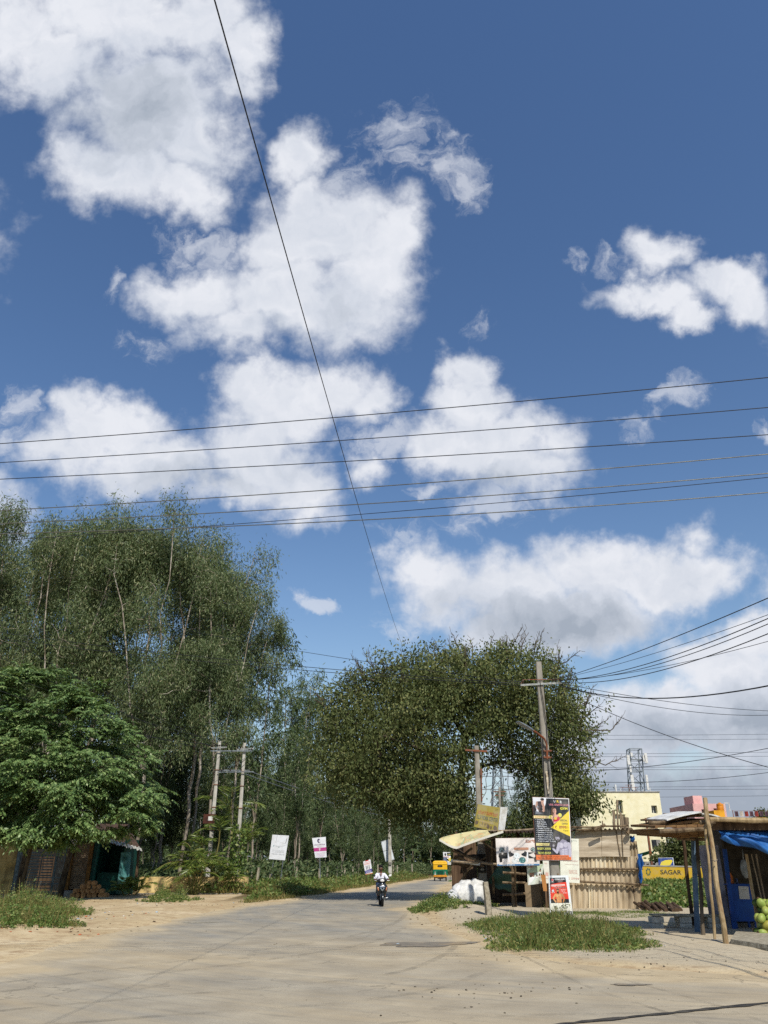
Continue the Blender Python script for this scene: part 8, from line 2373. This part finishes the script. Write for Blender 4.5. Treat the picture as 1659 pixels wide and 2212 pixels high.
# trousers
J, E = [], []
p0 = jn((0, .22, .86), (.165, .135))
for sg in (-1, 1):
    a = jn((sg * .10, .17, .84), .112, p0); b = jn((sg * .175, -.19, .81), .085, a); c = jn((sg * .158, -.22, .60), .07, b); d = jn((sg * .155, -.22, .44), .06, c)
skinned('trousers', J, E, m_jeans, pers)
for sg in (-1, 1):
    mb = MB(); mb.loft([ringx(y, z, hw, hz) for y, z, hw, hz in [(-.21, .375, .036, .03), (-.28, .372, .046, .034), (-.38, .362, .045, .026), (-.42, .358, .025, .014)]])
    for k in range(len(mb.v)): mb.v[k] = (mb.v[k][0] + sg * .157, mb.v[k][1], mb.v[k][2])
    mb.build('shoe', m_plast, pers, smooth=True)
gq = G(823, 1958)
for o in (sroot, pers): xform(o, (gq.x, gq.y + .45, 0), R(5), .985)
sroot.location.x += 0

# ---------------------------------------------------------------- auto rickshaw, seen from behind
m_ylw = mat('rickshaw_yellow', '#dcab18', '#cf9d14', 3, rough=.45, spec=.4, bump=.05)
m_grn = mat('rickshaw_green', '#0f6b4c', '#0c5a40', 3, rough=.35, spec=.5, bump=.03)
rk = empty('auto_rickshaw', (0, 0, 0), 'yellow and green auto rickshaw driving away along the road', 'auto rickshaw')
def rr_(hw, z0, z1, y, rad, n=5):
    pts = []
    for cx_, cz_, a0 in ((hw - rad, z0 + .04, -90), (hw - rad, z1 - rad, 0), (-hw + rad, z1 - rad, 90), (-hw + rad, z0 + .04, 180)):
        for k in range(n):
            t = R(a0 + 90 * k / (n - 1)); r_ = rad if cz_ > z0 + .05 else .04
            pts.append(Vector((cx_ + (rad - r_) * (1 if cx_ > 0 else -1) + r_ * math.cos(t), y, cz_ + r_ * math.sin(t))))
    return pts
# rear is at -y
mb = MB(); mb.loft([rr_(.58, 1.02, 1.74, -.02, .2), rr_(.635, 1.0, 1.80, .10, .24), rr_(.64, 1.0, 1.84, .8, .26), rr_(.60, 1.05, 1.80, 1.5, .26), rr_(.55, 1.1, 1.72, 1.75, .2)]); hood = mb.build('canvas_hood', m_ylw, rk, smooth=False)
mb = MB(); mb.loft([rr_(.60, 1.50, 1.77, -.05, .22), rr_(.655, 1.50, 1.83, .10, .25), rr_(.655, 1.50, 1.845, .3, .26)], cap=True); mb.build('hood_flap', m_ylw, hood)
mb = MB()
pts = [Vector((.20 * math.copysign(abs(math.cos(t)) ** .5, math.cos(t)), 0, .075 * math.copysign(abs(math.sin(t)) ** .7, math.sin(t)))) for t in [2 * math.pi * k / 20 for k in range(20)]]
mb.loft([[p * 1.12 + Vector((0, -.0, 1.36)) for p in pts], [p * 1.12 + Vector((0, -.045, 1.36)) for p in pts]]); wn = mb.build('rear_window', m_plast, hood)
S = Sheet((-.05, -.055, 1.40), (.05, -.055, 1.40), (.05, -.055, 1.31), (-.05, -.055, 1.31), face=hx('#1c1d1c'), thick=.005); S.text('8', .5, .85, .7, '#7fae8c', 2, .03, 'C'); S.build('window_sticker', wn)
mb = MB(); mb.loft([rr_(.60, .46, 1.04, -.06, .08), rr_(.65, .44, 1.06, .02, .1), rr_(.66, .42, 1.06, .9, .1), rr_(.6, .38, 1.0, 1.6, .12)]); bod = mb.build('body', m_grn, rk)
mb = MB()
for k in range(5): mb.box((0, -.075, .60 + .075 * k), (.46, .03, .022))
mb.box((-.235, -.075, .75), (.02, .03, .40)); mb.box((.235, -.075, .75), (.02, .03, .40)); mb.build('engine_grille', mat('dark_green', '#0a4a3a', '#083a2e', 3, rough=.5), bod)
for sg in (-1, 1):
    mb = MB(); mb.box((sg * .44, -.08, .78), (.09, .05, .16)); mb.build('tail_lamp', mat('lamp_red', '#6a2a22', '#8a8f8a', 9, lo=.45, hi=.5, rough=.2), rk)
    mb = MB(); mb.box((sg * .44, -.09, .62), (.11, .06, .09)); mb.build('reflector', m_lens if sg < 0 else m_amber, rk)
mb = MB(); mb.box((0, -.10, .46), (1.18, .07, .17)); bp = mb.build('bumper', mat('bumper_orange', '#c9872a', '#b37722', 3, rough=.5), rk)
mb = MB(); mb.box((0, -.06, .32), (1.0, .12, .13)); mb.box((0, .1, .30), (.5, .3, .2)); mb.build('chassis', m_wood_d, rk)
for x, y in ((-.5, .22), (.5, .22), (0, 1.75)):
    M = Matrix.Translation((x, y, .22)) @ Matrix.Rotation(math.pi / 2, 4, 'Y')
    mb = MB(); mb.lathe([(.12, -.045), (.19, -.055), (.22, -.03), (.22, .03), (.19, .055), (.12, .045), (.11, 0), (.12, -.045)], 20, M); w = mb.build('wheel', m_black, rk, smooth=True)
    mb = MB(); mb.lathe([(.0, -.03), (.1, -.03), (.12, -.04), (.12, .04), (.1, .03), (0, .03)], 16, M); mb.build('rim', m_grey_metal, w)
for sg in (-1, 1):
    mb = MB(); mb.tube([(sg * .64, .2, 1.0), (sg * .64, .2, 1.6)], .02, 6); mb.tube([(sg * .62, 1.5, .9), (sg * .6, 1.5, 1.65)], .02, 6); mb.build('side_pillar', m_plast, rk)
    mb = MB(); mb.tube([(sg * .6, 1.55, 1.1), (sg * .76, 1.6, 1.15)], .01, 5); mb.box((sg * .78, 1.6, 1.15), (.1, .03, .14)); mb.build('mirror', m_plast, rk)
g = G(951.5, 1902.5)
g = G(951, 1903)
xform(rk, (P(951, 1903, 88).x, g.y - .3, 0), R(-3), 1.08); rk.scale = (1.22, 1.1, 1.07)
rk.location.x = G(951, 1903).x
